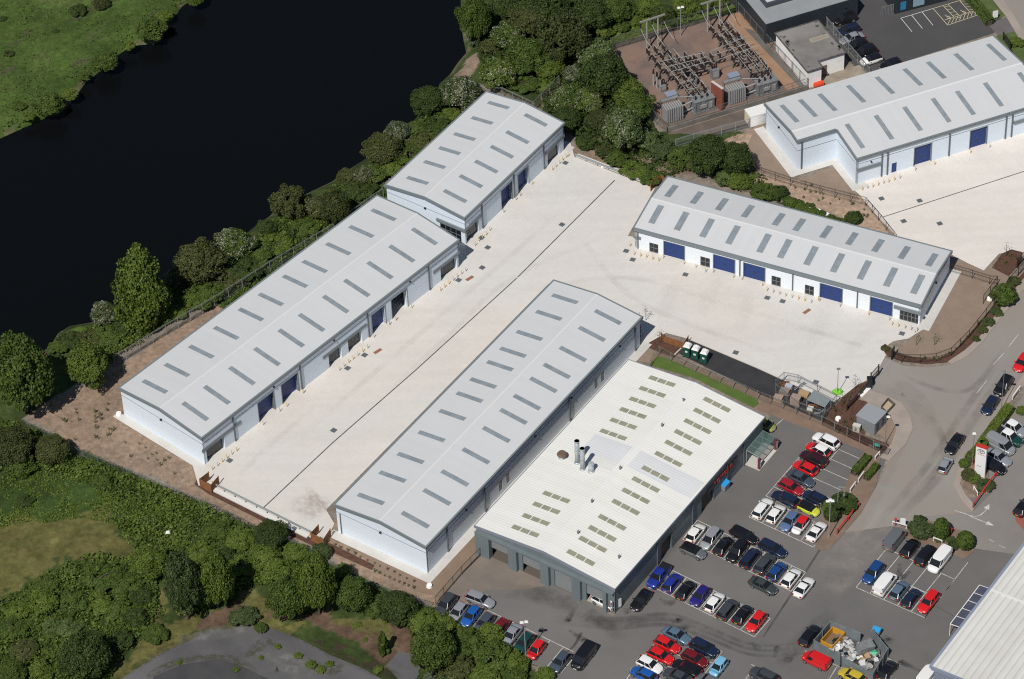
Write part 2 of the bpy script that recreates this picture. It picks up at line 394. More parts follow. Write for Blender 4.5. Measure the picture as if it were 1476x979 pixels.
# ---- hard surfaces, each a few mm above the one below
def sheet(name, px, z, m):
    mb = MB(); 
    for p in (px if isinstance(px[0], list) else [px]): mb.sheet(pxs(p), z)
    return struct(name, mb, m)
def concmat(name, c1, c2, c3, ang, joint, jx=5.0):
    m = mat(name, c1, 0.88, c2, 0.10, 0.9, 8, col3=c3, scale3=0.035, thr=(.35,.7))
    n, l = m.node_tree.nodes, m.node_tree.links; b = n['Principled BSDF']
    src = b.inputs['Base Color'].links[0].from_socket
    ge = n.new('ShaderNodeNewGeometry'); mp = n.new('ShaderNodeMapping'); mp.inputs['Rotation'].default_value = (0,0,-ang)
    l.new(ge.outputs['Position'], mp.inputs['Vector'])
    br = n.new('ShaderNodeTexBrick'); br.offset = 0; br.inputs['Scale'].default_value = 1; br.inputs['Mortar Size'].default_value = .035
    br.inputs['Brick Width'].default_value = jx; br.inputs['Row Height'].default_value = jx*.9; br.inputs['Color1'].default_value = (1,1,1,1); br.inputs['Color2'].default_value = (.975,.975,.98,1); br.inputs['Mortar'].default_value = (joint,joint,joint,1)
    l.new(mp.outputs[0], br.inputs['Vector'])
    fine = n.new('ShaderNodeTexNoise'); fine.inputs['Scale'].default_value = .9; fine.inputs['Detail'].default_value = 3; fine.inputs['Roughness'].default_value = .7
    tl = n.new('ShaderNodeMapping'); tl.inputs['Rotation'].default_value = (.7,.5,.3); tl.inputs['Location'].default_value = (3.3,7.7,5.1); l.new(ge.outputs['Position'], tl.inputs['Vector']); l.new(tl.outputs[0], fine.inputs['Vector'])
    fr = n.new('ShaderNodeMapRange'); fr.inputs[1].default_value = .25; fr.inputs[2].default_value = .75; fr.inputs[3].default_value = .955; fr.inputs[4].default_value = 1.03
    l.new(fine.outputs['Fac'], fr.inputs[0])
    # long faint tyre / trowel streaks
    mp2 = n.new('ShaderNodeMapping'); mp2.inputs['Rotation'].default_value = (.35,.2,-ang+.06); mp2.inputs['Scale'].default_value = (.03,.55,1)
    l.new(ge.outputs['Position'], mp2.inputs['Vector'])
    st = n.new('ShaderNodeTexNoise'); st.inputs['Scale'].default_value = 1; st.inputs['Detail'].default_value = 5
    l.new(mp2.outputs[0], st.inputs['Vector'])
    sr = n.new('ShaderNodeMapRange'); sr.inputs[1].default_value = .3; sr.inputs[2].default_value = .7; sr.inputs[3].default_value = .965; sr.inputs[4].default_value = 1.03
    l.new(st.outputs['Fac'], sr.inputs[0])
    m1 = n.new('ShaderNodeVectorMath'); m1.operation = 'MULTIPLY'; l.new(src, m1.inputs[0]); l.new(br.outputs['Color'], m1.inputs[1])
    m2 = n.new('ShaderNodeVectorMath'); m2.operation = 'SCALE'; l.new(m1.outputs[0], m2.inputs[0]); l.new(fr.outputs[0], m2.inputs['Scale'])
    m3 = n.new('ShaderNodeVectorMath'); m3.operation = 'SCALE'; l.new(m2.outputs[0], m3.inputs[0]); l.new(sr.outputs[0], m3.inputs['Scale'])
    l.new(m3.outputs[0], b.inputs['Base Color'])
    return m
YARD = concmat('yard_concrete', (.608,.572,.526), (.58,.55,.51), (.585,.572,.548), R(52), .95)
yard_px = [(286,700),(278,672),(290,648),(640,365),(662,330),(800,200),(822,205),(828,226),(944,272),(905,340),(930,345),(1345,455),(1332,474),(1310,488),(1288,492),(1272,503),(1277,512),(1252,558),(1218,570),(1200,580),(1180,572),(1090,533),(997,490),(960,480),(925,500),(920,470),(790,410),(470,735),(482,755),(470,780),(448,775),(308,704)]
sheet('yard', yard_px, 0.02, YARD)
UNITYARD2 = concmat('second_yard_concrete', (.655,.612,.568), (.62,.58,.535), (.675,.64,.60), R(20), .97)
sheet('yard', [(1224,268),(1240,250),(1480,175),(1560,150),(1560,420),(1476,372),(1462,362),(1440,366),(1418,390),(1396,380),(1350,356),(1318,348),(1292,340),(1270,318),(1250,294),(1238,280)], 0.02, UNITYARD2)

ASPH = mat('old_asphalt', (.132,.126,.123), 0.9, (.110,.106,.104), 0.12, .9, 8, bump=.3, bscale=9, col3=(.152,.145,.139), scale3=.05)
ASPHD = mat('car_park_asphalt', (.068,.066,.068), 0.9, (.056,.055,.057), 0.15, .9, 8, bump=.3, bscale=9)
NEWT = mat('new_tarmac', (.024,.024,.027), 0.8, (.034,.034,.036), 0.5, 1, 8, bump=.3, bscale=9)
ROADM = mat('road_asphalt', (.275,.253,.232), 0.92, (.215,.20,.187), 0.06, .95, 8, bump=.2, bscale=9, col3=(.255,.225,.195), scale3=.12)
PAVE = mat('pavement_asphalt', (.33,.28,.245), 0.9, (.27,.23,.20), 0.3, .9, 7)
MULCH = mat('bark_mulch', (.105,.048,.030), 0.95, (.06,.03,.02), 2.2, .9, 8, bump=.8, bscale=6)
SANDY = mat('sandy_gravel', (.245,.185,.142), 0.95, (.215,.16,.122), 0.5, .9, 9, bump=.3, bscale=7)
SUBG = mat('red_gravel', (.255,.152,.112), 0.95, (.125,.098,.088), 0.16, .95, 8, bump=.4, bscale=8, col3=(.20,.135,.108), scale3=.30, thr=(.36,.58))
SUBG2 = mat('orange_gravel', (.30,.185,.115), 0.95, (.26,.155,.10), 0.5, .9, 8, bump=.4, bscale=8)
LAWN = mat('mown_lawn', (.066,.112,.016), 0.9, (.084,.132,.024), 0.4, 1, 8, bump=.5, bscale=8)
VERGE = mat('verge_grass', (.085,.115,.03), 0.9, (.055,.085,.02), 0.8, 1, 8, bump=.6, bscale=6)
OLDT = mat('cracked_old_tarmac', (.098,.096,.099), 0.95, (.070,.068,.071), 0.22, .9, 9, bump=.4, bscale=5, col3=(.118,.115,.115), scale3=.09)
OLDT2 = mat('dark_old_tarmac', (.042,.041,.045), 0.9, (.06,.058,.06), 0.4, .9, 8, bump=.3, bscale=6)

# dealership plot and road (one asphalt sheet, then the paler road on top)
sheet('forecourt', [(640,872),(692,792),(720,780),(885,890),(1110,600),(1095,572),(1150,596),(1280,655),(1262,700),(1236,745),(1180,792),(1200,772),(1290,758),(1480,690),(1900,900),(1700,1100),(1300,1250),(900,1150),(800,980),(752,945),(700,912),(650,880)], 0.010, ASPH)
sheet('forecourt', [(632,872),(650,845),(692,798),(705,790),(795,842),(760,850),(700,850),(660,880)], 0.014, mat('dusty_asphalt', (.20,.165,.135), .95, (.15,.13,.115), .25, .9, 8))
road_px = [(1640,250),(1476,418),(1440,462),(1418,492),(1396,513),(1372,526),(1336,530),(1300,527),(1276,515),(1252,560),(1280,572),(1300,582),(1312,600),(1316,618),(1306,640),(1282,664),(1264,700),(1240,742),(1214,768),(1290,758),(1330,745),(1402,738),(1386,722),(1374,700),(1384,672),(1420,622),(1450,572),(1476,540),(1620,360)]
sheet('road', road_px, 0.016, ROADM)
sheet('road', [(1290,758),(1330,745),(1402,738),(1440,700),(1476,640),(1560,560),(1600,800),(1470,800),(1400,790),(1300,770)], 0.013, mat('entrance_asphalt', (.225,.208,.192), .9, (.185,.172,.16), .1, .9, 8))
def kerbed(name, px, m, h=0.12):
    mb = MB(); mb.prism(pxs(px), -0.02, h); return struct(name, mb, m)
# pavements with a real kerb step
sheet('forecourt', [(1424,696),(1430,650),(1462,590),(1478,566),(1600,560),(1600,760),(1476,745),(1440,712)], 0.0115, MATS['entrance_asphalt'])
kerbed('pavement', [(1252,562),(1280,572),(1300,582),(1312,600),(1316,618),(1306,640),(1282,664),(1268,660),(1285,640),(1292,620),(1284,600),(1262,585),(1240,575)], PAVE)
kerbed('pavement', [(1560,330),(1476,418),(1440,462),(1418,492),(1396,513),(1372,526),(1366,522),(1390,506),(1412,486),(1434,456),(1470,408),(1552,322)], PAVE)
kerbed('pavement', [(1620,365),(1476,540),(1450,572),(1420,622),(1384,672),(1374,700),(1386,722),(1402,738),(1406,730),(1392,714),(1384,698),(1390,676),(1424,628),(1456,580),(1484,548),(1628,372)], PAVE)
# planting beds
kerbed('planting_bed', [(1263,700),(1240,742),(1196,792),(1182,794),(1172,782),(1186,742),(1216,705),(1234,668),(1254,640),(1270,654)], mat('bed_soil', (.20,.145,.11), .95, (.16,.11,.08), .6, .9, 8), .10)
kerbed('planting_bed', [(1388,700),(1400,660),(1456,582),(1462,588),(1428,650),(1424,690),(1430,690),(1408,716)], MATS['bed_soil'], .10)
kerbed('planting_bed', [(1290,762),(1330,748),(1402,770),(1404,796),(1390,806),(1340,788),(1290,770)], MATS['bed_soil'], .10)
kerbed('planting_bed', [(1186,608),(1215,572),(1235,556),(1252,548),(1250,562),(1228,585),(1212,600),(1202,616)], MULCH, .08)
kerbed('planting_bed', [(1202,618),(1214,600),(1236,576),(1250,580),(1262,598),(1250,606),(1246,628),(1280,640),(1288,652),(1276,656),(1230,634)], MULCH, .08)
kerbed('planting_bed', [(1238,572),(1252,560),(1262,570),(1300,590),(1306,612),(1298,632),(1284,640),(1262,622),(1268,598)], SANDY, .05)
kerbed('planting_bed', [(1270,500),(1276,496),(1290,508),(1320,516),(1350,518),(1376,506),(1400,478),(1430,444),(1476,392),(1490,380),(1492,392),(1476,410),(1440,458),(1414,490),(1392,508),(1370,522),(1336,525),(1300,521),(1280,514)], MULCH, .09)
kerbed('planting_bed', [(1430,386),(1444,366),(1458,360),(1474,364),(1472,378),(1454,398)], MULCH, .08)
sheet('gravel_bed', [(1312,490),(1332,470),(1372,394),(1376,370),(1396,378),(1430,387),(1456,400),(1476,392),(1430,448),(1400,482),(1374,508),(1350,518),(1320,516),(1292,506)], 0.012, SANDY)
sheet('gravel_bed', [(1064,196),(1100,178),(1150,262),(1200,240),(1226,272),(1240,288),(1225,286),(1139,262),(1097,249)], 0.012, SANDY)
sheet('gravel_bed', [(925,498),(942,508),(940,524),(915,520),(905,516)], 0.012, SANDY)
sheet('mulch_strip', [[(283,692),(306,703),(450,777),(478,784),(470,795),(440,782),(300,712),(280,698)],[(478,784),(540,815),(536,822),(474,794)],[(926,478),(950,486),(986,502),(972,516),(950,508),(924,496)]], 0.015, MULCH)
sheet('gravel_bed', [(496,770),(615,836),(700,750),(780,672),(800,690),(700,790),(640,862),(600,852),(540,822)], 0.008, mat('brown_gravel', (.23,.165,.12), .95, (.20,.14,.10), .5, .9, 8))
# lawn, tarmac strip and the gravel margin along the dealership's north fence
sheet('gravel_bed', [(936,524),(948,506),(972,516),(1100,570),(1285,652),(1276,662),(1090,590),(1096,578),(960,514)], 0.013, mat('reddish_gravel', (.215,.145,.105), .95, (.17,.115,.085), .6, .9, 8))
sheet('lawn', [(935,526),(949,513),(965,518),(1080,570),(1092,576),(1094,582),(1086,588),(1000,545)], 0.018, LAWN)
sheet('tarmac_strip', [(976,508),(996,491),(1090,530),(1180,572),(1204,586),(1186,608),(1100,570),(990,516)], 0.024, NEWT)
mb = MB()
kp = pxs([(972,512),(995,490),(1090,530),(1180,571),(1200,581)])
for a, b_ in zip(kp[:-1], kp[1:]): mb.bar((*a,.06), (*b_,.06), .18, .16)
tag(mb.build('kerb_edging', mat('kerb_concrete', (.55,.52,.48), .85)), 'pale concrete kerb edging round the new black tarmac strip', 'kerb')
# the upper car park, street and verge
sheet('car_park', [(1164,-40),(1150,30),(1190,60),(1252,112),(1300,90),(1432,48),(1448,30),(1398,-10),(1360,-90)], 0.012, ASPHD)
kerbed('verge', [(1398,-12),(1424,34),(1450,22),(1420,-14)], VERGE, .05)
sheet('street', [(1432,-30),(1476,62),(1520,120),(1600,120),(1500,-80)], 0.014, ROADM)
kerbed('pavement', [(1418,-16),(1450,24),(1480,74),(1488,70),(1460,20),(1432,-20)], PAVE, .08)
kerbed('verge', [(1436,52),(1462,46),(1500,100),(1476,112)], VERGE, .05)
kerbed('pavement', [(1424,36),(1452,24),(1474,50),(1446,58)], mat('crossing_asphalt', (.13,.12,.115), .9, (.11,.10,.1), .4), .03)
# substation ground
sheet('substation_ground', [(878,72),(1062,18),(1072,14),(1166,128),(961,190),(946,166),(900,118)], 0.010, SUBG)
sheet('substation_ground', [(1046,26),(1066,18),(1166,128),(1140,136),(1102,92)], 0.014, SUBG2)
sheet('substation_path', [(1072,40),(1086,44),(1166,126),(1156,130)], 0.018, mat('grey_path', (.13,.12,.11), .9, (.10,.092,.085), .5))
sheet('substation_path', [(962,192),(1166,130),(1200,112),(1260,100),(1250,118),(1110,172),(970,212)], 0.014, mat('dirty_path', (.135,.105,.085), .95, (.10,.08,.066), .5))
# derelict tarmac in the bottom-left corner
sheet('old_tarmac', [(150,1000),(180,975),(230,942),(258,930),(298,912),(346,904),(372,902),(400,908),(440,925),(478,945),(520,962),(570,990),(700,1100),(100,1100)], 0.006, OLDT)
sheet('old_tarmac', [(205,1010),(222,975),(262,958),(318,950),(348,960),(400,985),(430,1030),(250,1080)], 0.010, OLDT2)
sheet('old_tarmac', [(556,960),(575,938),(610,948),(650,970),(690,990),(640,1020),(580,985)], 0.006, OLDT)
# ================================================================== BUILDINGS
def rect_fit(px4, h):
    """best rectangle through four eave corners P0..P3 (P0->P1 is the front)"""
    p = [np.array(at2(*q, h)) for q in px4]
    u = (p[1]-p[0])+(p[2]-p[3]); u /= np.linalg.norm(u); v = np.array([-u[1], u[0]])
    c = sum(p)/4
    L = (np.linalg.norm(p[1]-p[0])+np.linalg.norm(p[2]-p[3]))/2
    W = (np.linalg.norm(p[3]-p[0])+np.linalg.norm(p[2]-p[1]))/2
    return c-u*L/2-v*W/2, u, v, L, W
class Frame:
    def __init__(s, o, u): s.o = np.array(o); s.u = np.array(u); s.v = np.array([-u[1], u[0]]); s.rz = math.atan2(u[1], u[0])
    def lp(s, px, py, z=0.0):
        d = np.array(at2(px, py, z))-s.o; return float(d @ s.u), float(d @ s.v)
    def t(s, px, py, z=0.0): return s.lp(px, py, z)[0]
def wall_cols(mb, length, ops, top, place, th=0.3, mi=0):
    """a wall along one axis with real openings. ops: (a,b,z0,z1); top(t) = wall height; place(t,d,z) -> local point, d = depth inwards"""
    br = {0.0, length}
    for a, b, _, _ in ops: br |= {a, b}
    for k in top.breaks: br.add(k)
    br = sorted(k for k in br if -1e-6 <= k <= length+1e-6)
    for a, b in zip(br[:-1], br[1:]):
        if b-a < 1e-4: continue
        m = (a+b)/2; o = [q for q in ops if q[0] < m < q[1]]
        segs = []
        if not o: segs.append((0, None))
        else:
            if o[0][2] > 0.01: segs.append((0, o[0][2]))
            segs.append((o[0][3], None))
        for z0, z1 in segs:
            za = top(a) if z1 is None else z1; zb = top(b) if z1 is None else z1
            mb.hexa([place(a,0,z0), place(b,0,z0), place(b,th,z0), place(a,th,z0), place(a,0,za), place(b,0,zb), place(b,th,zb), place(a,th,za)], mi)
class Top:
    def __init__(s, pts): s.p = pts; s.breaks = [q[0] for q in pts]
    def __call__(s, t): return float(np.interp(t, [q[0] for q in s.p], [q[1] for q in s.p]))
def fix_normals(o):
    bm = bmesh.new(); bm.from_mesh(o.data); bmesh.ops.recalc_face_normals(bm, faces=bm.faces); bm.to_mesh(o.data); bm.free()

def roof_slab(mb, L, W, h, rise, th=0.16, y0=0.0, y1=None, x0=0, x1=None):
    y1 = W if y1 is None else y1; x1 = L if x1 is None else x1
    zz = lambda yy: h+rise*(1-abs(2*yy/W-1))
    ys_ = [y0]+([W/2] if y0 < W/2 < y1 else [])+[y1]
    for a, b in zip(ys_[:-1], ys_[1:]):
        mb.hexa([(x0,a,zz(a)-th),(x1,a,zz(a)-th),(x1,b,zz(b)-th),(x0,b,zz(b)-th),(x0,a,zz(a)),(x1,a,zz(a)),(x1,b,zz(b)),(x0,b,zz(b))])

def shed(name, label, px4, h, rise=0.95, front=(), gable0=(), flash=1.55, wall=MAT_WALL, roof=None, ov=0.3, trim=MAT_TRIM, ridge=MAT_RIDGE, gut=0.42, fth=.35, gw=.28):
    o, u, v, L, W = rect_fit(px4, h)
    fr = Frame(o, u); fr.L, fr.W, fr.h, fr.rise = L, W, h, rise
    root = thing(name, label, 'building', (*o, 0), fr.rz); fr.root = root
    mb = MB(); zt = h-0.17
    flat = Top([(0, zt), (L, zt)])
    wall_cols(mb, L-2*ov, [(a-ov, b-ov, c, d) for a, b, c, d in front], flat, lambda t,d,z: (t+ov, ov+d, z), th=fth)
    wall_cols(mb, L-2*ov, [], flat, lambda t,d,z: (t+ov, W-ov-d, z), th=.3)
    zg = lambda s_: h+rise*(1-abs(2*s_/W-1))-0.17
    gt = Top([(0, zg(ov)), (W/2-ov, zg(W/2)), (W-2*ov, zg(W-ov))])
    wall_cols(mb, W-2*ov, [(a-ov, b-ov, c, d) for a, b, c, d in gable0], gt, lambda t,d,z: (ov-.004+d, t+ov, z), th=.34)
    wall_cols(mb, W-2*ov, [], gt, lambda t,d,z: (L-ov+.004-d, t+ov, z), th=.3)
    wo = mb.build('wall', wall, root); fix_normals(wo)
    mb = MB(); roof_slab(mb, L, W, h, rise, y0=.06, y1=W-.06, x0=.05, x1=L-.05); ro = mb.build('roof', roof or MAT_ROOF['x'], root); fr.roof = ro
    mb = MB(); zr = h+rise
    mb.hexa([(0.02,W/2-.2,zr-.012),(L-.02,W/2-.2,zr-.012),(L-.02,W/2,zr+.02),(.02,W/2,zr+.02),(.02,W/2-.2,zr+.008),(L-.02,W/2-.2,zr+.008),(L-.02,W/2,zr+.04),(.02,W/2,zr+.04)])
    mb.hexa([(0.02,W/2,zr+.02),(L-.02,W/2,zr+.02),(L-.02,W/2+.2,zr-.012),(.02,W/2+.2,zr-.012),(.02,W/2,zr+.04),(L-.02,W/2,zr+.04),(L-.02,W/2+.2,zr+.008),(.02,W/2+.2,zr+.008)])
    mb.build('ridge_cap', ridge, ro)
    for yy in (0.0, W-gw):                      # gutters
        mb = MB(); mb.box(.002, L-.002, yy, yy+gw, h-gut, h+.075); mb.build('gutter', trim, root)
    for xx in (-.004, L+.004-gw*.9):                      # verge trims
        mb = MB(); hh = .44; vw = gw*.9
        zz = lambda yy: h+rise*(1-abs(2*yy/W-1))
        for a, b in ((0, W/2), (W/2, W)):
            mb.hexa([(xx,a,zz(a)-hh),(xx+vw,a,zz(a)-hh),(xx+vw,b,zz(b)-hh),(xx,b,zz(b)-hh),(xx,a,zz(a)+.09),(xx+vw,a,zz(a)+.09),(xx+vw,b,zz(b)+.09),(xx,b,zz(b)+.09)])
        mb.build('verge_trim', trim, root)
    if flash:
        z0 = h-flash
        mb = MB(); e = .012
        mb.box(ov-e-.012, ov-.006, ov, W-ov, z0, z0+.07); mb.box(L-ov+.006, L-ov+e+.012, ov, W-ov, z0, z0+.07)
        # front flashing, skipping openings above it
        cuts = sorted([(a, b) for a, b, c, d in front if d > z0-.05])
        t = ov
        for a, b in cuts+[(L-ov, L-ov)]:
            if a-t > .05: mb.box(t, a, ov-e-.01, ov-.004, z0, z0+.07)
            t = b
        mb.box(ov, L-ov, W-ov+.004, W-ov+e+.01, z0, z0+.07)
        mb.build('flashing', MAT_FLASH, wo)
    return fr
def rooflights(fr, pxs_, s0, s1, wd=1.0, m=None, bars=False, lift=.035):
    """a rooflight at each photo position, lying on the slope between depths s0..s1"""
    zz = lambda yy: fr.h+fr.rise*(1-abs(2*yy/fr.W-1))
    sm = (s0+s1)/2; proto = None
    for px, py in pxs_:
        t = fr.t(px, py, zz(sm))
        if proto is None:
            mb = MB(); a, b = wd/2, 0
            z0, z1 = zz(s0)-zz(sm), zz(s1)-zz(sm)
            mb.hexa([(-a,s0-sm,z0-.02),(a,s0-sm,z0-.02),(a,s1-sm,z1-.02),(-a,s1-sm,z1-.02),(-a,s0-sm,z0+lift),(a,s0-sm,z0+lift),(a,s1-sm,z1+lift),(-a,s1-sm,z1+lift)])
            if bars:
                for k in (1/3, 2/3):
                    y_ = (s0-sm)+(s1-s0)*k; z_ = z0+(z1-z0)*k
                    mb.box(-a, a, y_-.07, y_+.07, z_-.02, z_+lift+.03, 1)
            proto = mb.mesh('rooflight', [m or MAT_RLIGHT, MAT_WHITE] if bars else (m or MAT_RLIGHT))
        ob = link('rooflight', proto, fr.roof); ob.location = (t, sm, zz(sm))
def shutter(fr, a, b, zt, d=.34, m=None, name='shutter_door', zb=0.0):
    mb = MB(); y = .3+d-.06; mb.box(a, b, y, y+.05, zb, zt)
    o = mb.build(name, m or MAT_BLUE, fr.root)
    mb = MB(); mb.box((a+b)/2-.3, (a+b)/2+.3, y-.02, y-.003, 1.25, 1.5); mb.build('vision_panel', MAT_DARKIN, o)
    mb = MB()                                  # grey jambs and head, proud of the cladding
    for q in (a-.14, b): mb.box(q, q+.14, .27, .28+d, 0, zt+.1)
    mb.box(a, b, .27, .28+d, zt, zt+.1); mb.build('door_frame', MAT_TRIM, o)
    return o
def glazing(fr, a, b, z0, z1, nx=3, y=.42, parent=None, name='window', m=None):
    mb = MB(); f = .09
    mb.box(a, b, y, y+.08, z0, z0+f); mb.box(a, b, y, y+.08, z1-f, z1)
    for k in range(nx+1):
        q = a+(b-a-f)*k/nx; mb.box(q, q+f, y, y+.08, z0+f, z1-f)
    if z1-z0 > 1.6:
        zm = z0+(z1-z0)*.45; mb.box(a+f, b-f, y+.005, y+.075, zm, zm+f)
    o = mb.build(name, m or MATS.get('window_frame') or mat('window_frame', (.16,.175,.185), .45), parent or fr.root)
    mb = MB(); mb.box(a+.02, b-.02, y+.03, y+.05, z0+.02, z1-.02); mb.build('pane', MAT_GLASS, o)
    return o
def downpipe(fr, t, y=.2, z1=None):
    mb = MB(); mb.box(t-.09, t+.09, y-.1, y+.09, .05, (z1 or fr.h-.3)); mb.build('downpipe', MAT_FLASH, fr.root)
def canopy(fr, a, b, z0=2.75, z1=3.35, d=.1, y=.3):
    mb = MB(); mb.box(a, b, y-d, y-.004, z0, z1); o = mb.build('fascia_band', MAT_TRIM, fr.root)
    pass
def walllight(fr, x, y, z):
    mb = MB(); mb.box(x-.12, x+.12, y-.25, y, z-.1, z+.1); mb.build('wall_light', MAT_BLACKMETAL, fr.root)

def span(fr, pa, pb, s=0.0):
    a = fr.t(*pa); b = fr.t(*pb); return (min(a,b), max(a,b))
def pre(px4, h):
    o, u, v, L, W = rect_fit(px4, h); return Frame(o, u), L, W

HU = 5.9
# ---- the long unit by the river -------------------------------------------------
pxL = [(290.9,632.7),(663.3,345.7),(543,281.1),(169.1,559.9)]
f0, LL, LW = pre(pxL, HU)
doors = [span(f0,(378,610.5),(398.7,592.1)), span(f0,(411.7,584.4),(433.2,565.3)), span(f0,(538.6,482.1),(557.8,467.5)), span(f0,(569.8,461.7),(589.7,443.4))]
glz = [span(f0,(302.2,670.2),(328.3,648.8)), span(f0,(478.1,531.9),(496.5,518.1)), span(f0,(507.2,511.2),(525.6,495.1)), span(f0,(638.7,406.6),(660.5,388))]
glz[0] = (max(glz[0][0], .9), glz[0][1]); glz[3] = (glz[3][0], min(glz[3][1], LL-.45))
fL = shed('industrial_unit', 'longest grey-roofed unit, with blue and open shutter doors, beside the river fence', pxL, HU, 0.95,
          front=[(*d, 0, 4.0) for d in doors]+[(*g, 0, 2.75) for g in glz], fth=.8)
for i, d in enumerate(doors):
    if i < 3: shutter(fL, *d, 4.0, d=.75)
    else:
        mb = MB()
        for q in (d[0]-.14, d[1]): mb.box(q, q+.14, .27, .62, 0, 4.1)
        mb.box(d[0], d[1], .27, .62, 4.0, 4.1); o = mb.build('door_frame', MAT_TRIM, fL.root)
        mb = MB(); mb.box(d[0], d[1], .95, 1.05, 3.55, 3.99); mb.build('rolled_shutter', MAT_BLUE, o)
for g in glz: glazing(fL, *g, 0.02, 2.74, 4, y=.85)
canopy(fL, .02, fL.t(352,630)-0, 2.75, 3.4); canopy(fL, fL.t(470,538), fL.t(533,490)); canopy(fL, fL.t(629,415), LL-.02)
for q in ((343,638),(438,563),(535.6,488),(623.4,420.4)): downpipe(fL, fL.t(*q))
rooflights(fL, [(223.6,557.6),(254,533),(289.6,506.8),(325.9,480),(360.8,453),(390.2,431.6),(425,405.5),(453,384),(487,358.6),(520,333.5),(553,310)], LW*.60, LW*.885, .85)
rooflights(fL, [(280.5,592.5),(311.6,568.8),(347,540.7),(383.8,513.6),(418,486.5),(447,463.8),(482,437.5),(512,414),(546.5,389),(577,364.5),(610,340)], LW*.115, LW*.40, .85)
for t in (LL*.27, LL*.5, LL*.8): walllight(fL, t, .3, 4.9)
mb = MB(); mb.box(.0, .296, LW*.5-.15, LW*.5+.15, 4.3, 4.55); mb.build('wall_light', MAT_BLACKMETAL, fL.root)

# ---- the shorter unit behind it ----------------------------------------------------
pxB = [(669.4,315.4),(816.3,176.9),(699.1,131.8),(553.7,267.3)]
f0, BL, BW = pre(pxB, HU)
doors = [span(f0,(724.3,302.5),(739.7,288)), span(f0,(748.8,279.6),(763.4,265.8))]
glz = [(.55, f0.t(692.4,335)), span(f0,(792.5,239.7),(808.6,223.7))]
fB = shed('industrial_unit', 'short grey-roofed unit standing behind the far end of the longest unit, by the wood', pxB, HU, 0.95,
          front=[(*d, 0, 4.0) for d in doors]+[(*g, 0, 2.75) for g in glz], gable0=[(1.15, BW*.33, 0, 2.75)], fth=.8)
for d in doors: shutter(fB, *d, 4.0, d=.75)
for g in glz: glazing(fB, *g, .02, 2.74, 4, y=.7)
g0 = MB()
for k in range(5):
    yy = 1.15+(BW*.33-1.24)*k/4; g0.box(.38, .46, yy, yy+.09, .02, 2.74)
g0.box(.385, .455, 1.15, BW*.33, .02, .11); g0.box(.385, .455, 1.15, BW*.33, 2.65, 2.74); g0.box(.385,.455,1.15,BW*.33,1.3,1.4)
o = g0.build('window', MATS['window_frame'], fB.root); mb = MB(); mb.box(.41, .43, 1.15, BW*.33, .02, 2.74); mb.build('pane', MAT_GLASS, o)
canopy(fB, .02, fB.t(697,331)); canopy(fB, fB.t(788,243), BL-.02)
mb = MB(); mb.box(0, .294, .02, BW*.36, 2.75, 3.35); mb.build('fascia_band', MAT_TRIM, fB.root)
for q in ((697.5,330),(742.5,285.5),(787,245)): downpipe(fB, fB.t(*q))
rooflights(fB, [(601,260),(624,236.5),(645.5,216.5),(669,197),(691.5,172.5),(717.5,151.5)], BW*.60, BW*.86, .85)
rooflights(fB, [(655,282.5),(677.5,261),(700,240),(722,218.5),(744.5,197.5),(770.5,172.5)], BW*.13, BW*.40, .85)
mb = MB(); mb.box(.0, .296, BW*.5-.15, BW*.5+.15, 4.3, 4.55); mb.build('wall_light', MAT_BLACKMETAL, fB.root)

# ---- the middle unit beside the dealership -------------------------------------------
pxC = [(614,789.6),(927.1,457.4),(797.7,402.6),(479.9,728.3)]
f0, CL, CW = pre(pxC, HU)
HU_C = HU
def ct(px, py, z): return f0.t(px, py, z)
wins = []
for q in ((728.7,702.7),(739,691.2),(865.7,555),(874.6,545)):
    t = f0.t(q[0], q[1], 2.0); wins.append((t-.45, t+.45))
fC = shed('industrial_unit', 'middle grey-roofed unit whose long shaded side faces the white dealership roof', pxC, HU, 0.95,
          front=[(*a, .9, 2.9) for a in wins], ov=.3)
for a in wins: glazing(fC, *a, .9, 2.9, 1, y=.32)
for q in ((645,795),(700,738),(820.5,607),(918,507)): downpipe(fC, fC.t(*q))
rooflights(fC, [(817.5,432.4),(794.7,456.3),(766.6,485.3),(743,509.6),(724.2,529),(700.2,554),(680.3,574.2),(655.6,599.8),(625.4,630.6),(595.3,662),(569.6,689),(538,721)], CW*.60, CW*.88, .85)
rooflights(fC, [(871.7,455.4),(849,479.7),(820.8,508.3),(797.8,532.9),(778.7,553),(755,578),(735.5,598.5),(711.4,624.8),(682,655.6),(651.3,687.3),(625.4,714.6),(594.5,747.5)], CW*.12, CW*.40, .85)
for q in ((676,737),(796.5,640),(828.5,575.5),(896,500)):
    walllight(fC, fC.t(q[0], q[1], 4.6), .3, 4.6)
mb = MB(); mb.box(.0, .296, CW*.5-.15, CW*.5+.15, 4.3, 4.55); mb.build('wall_light', MAT_BLACKMETAL, fC.root)
mb = MB(); mb.box(.22, .296, CW-1.1, CW-.9, 0, 4.3); mb.build('downpipe', MAT_FLASH, fC.root)

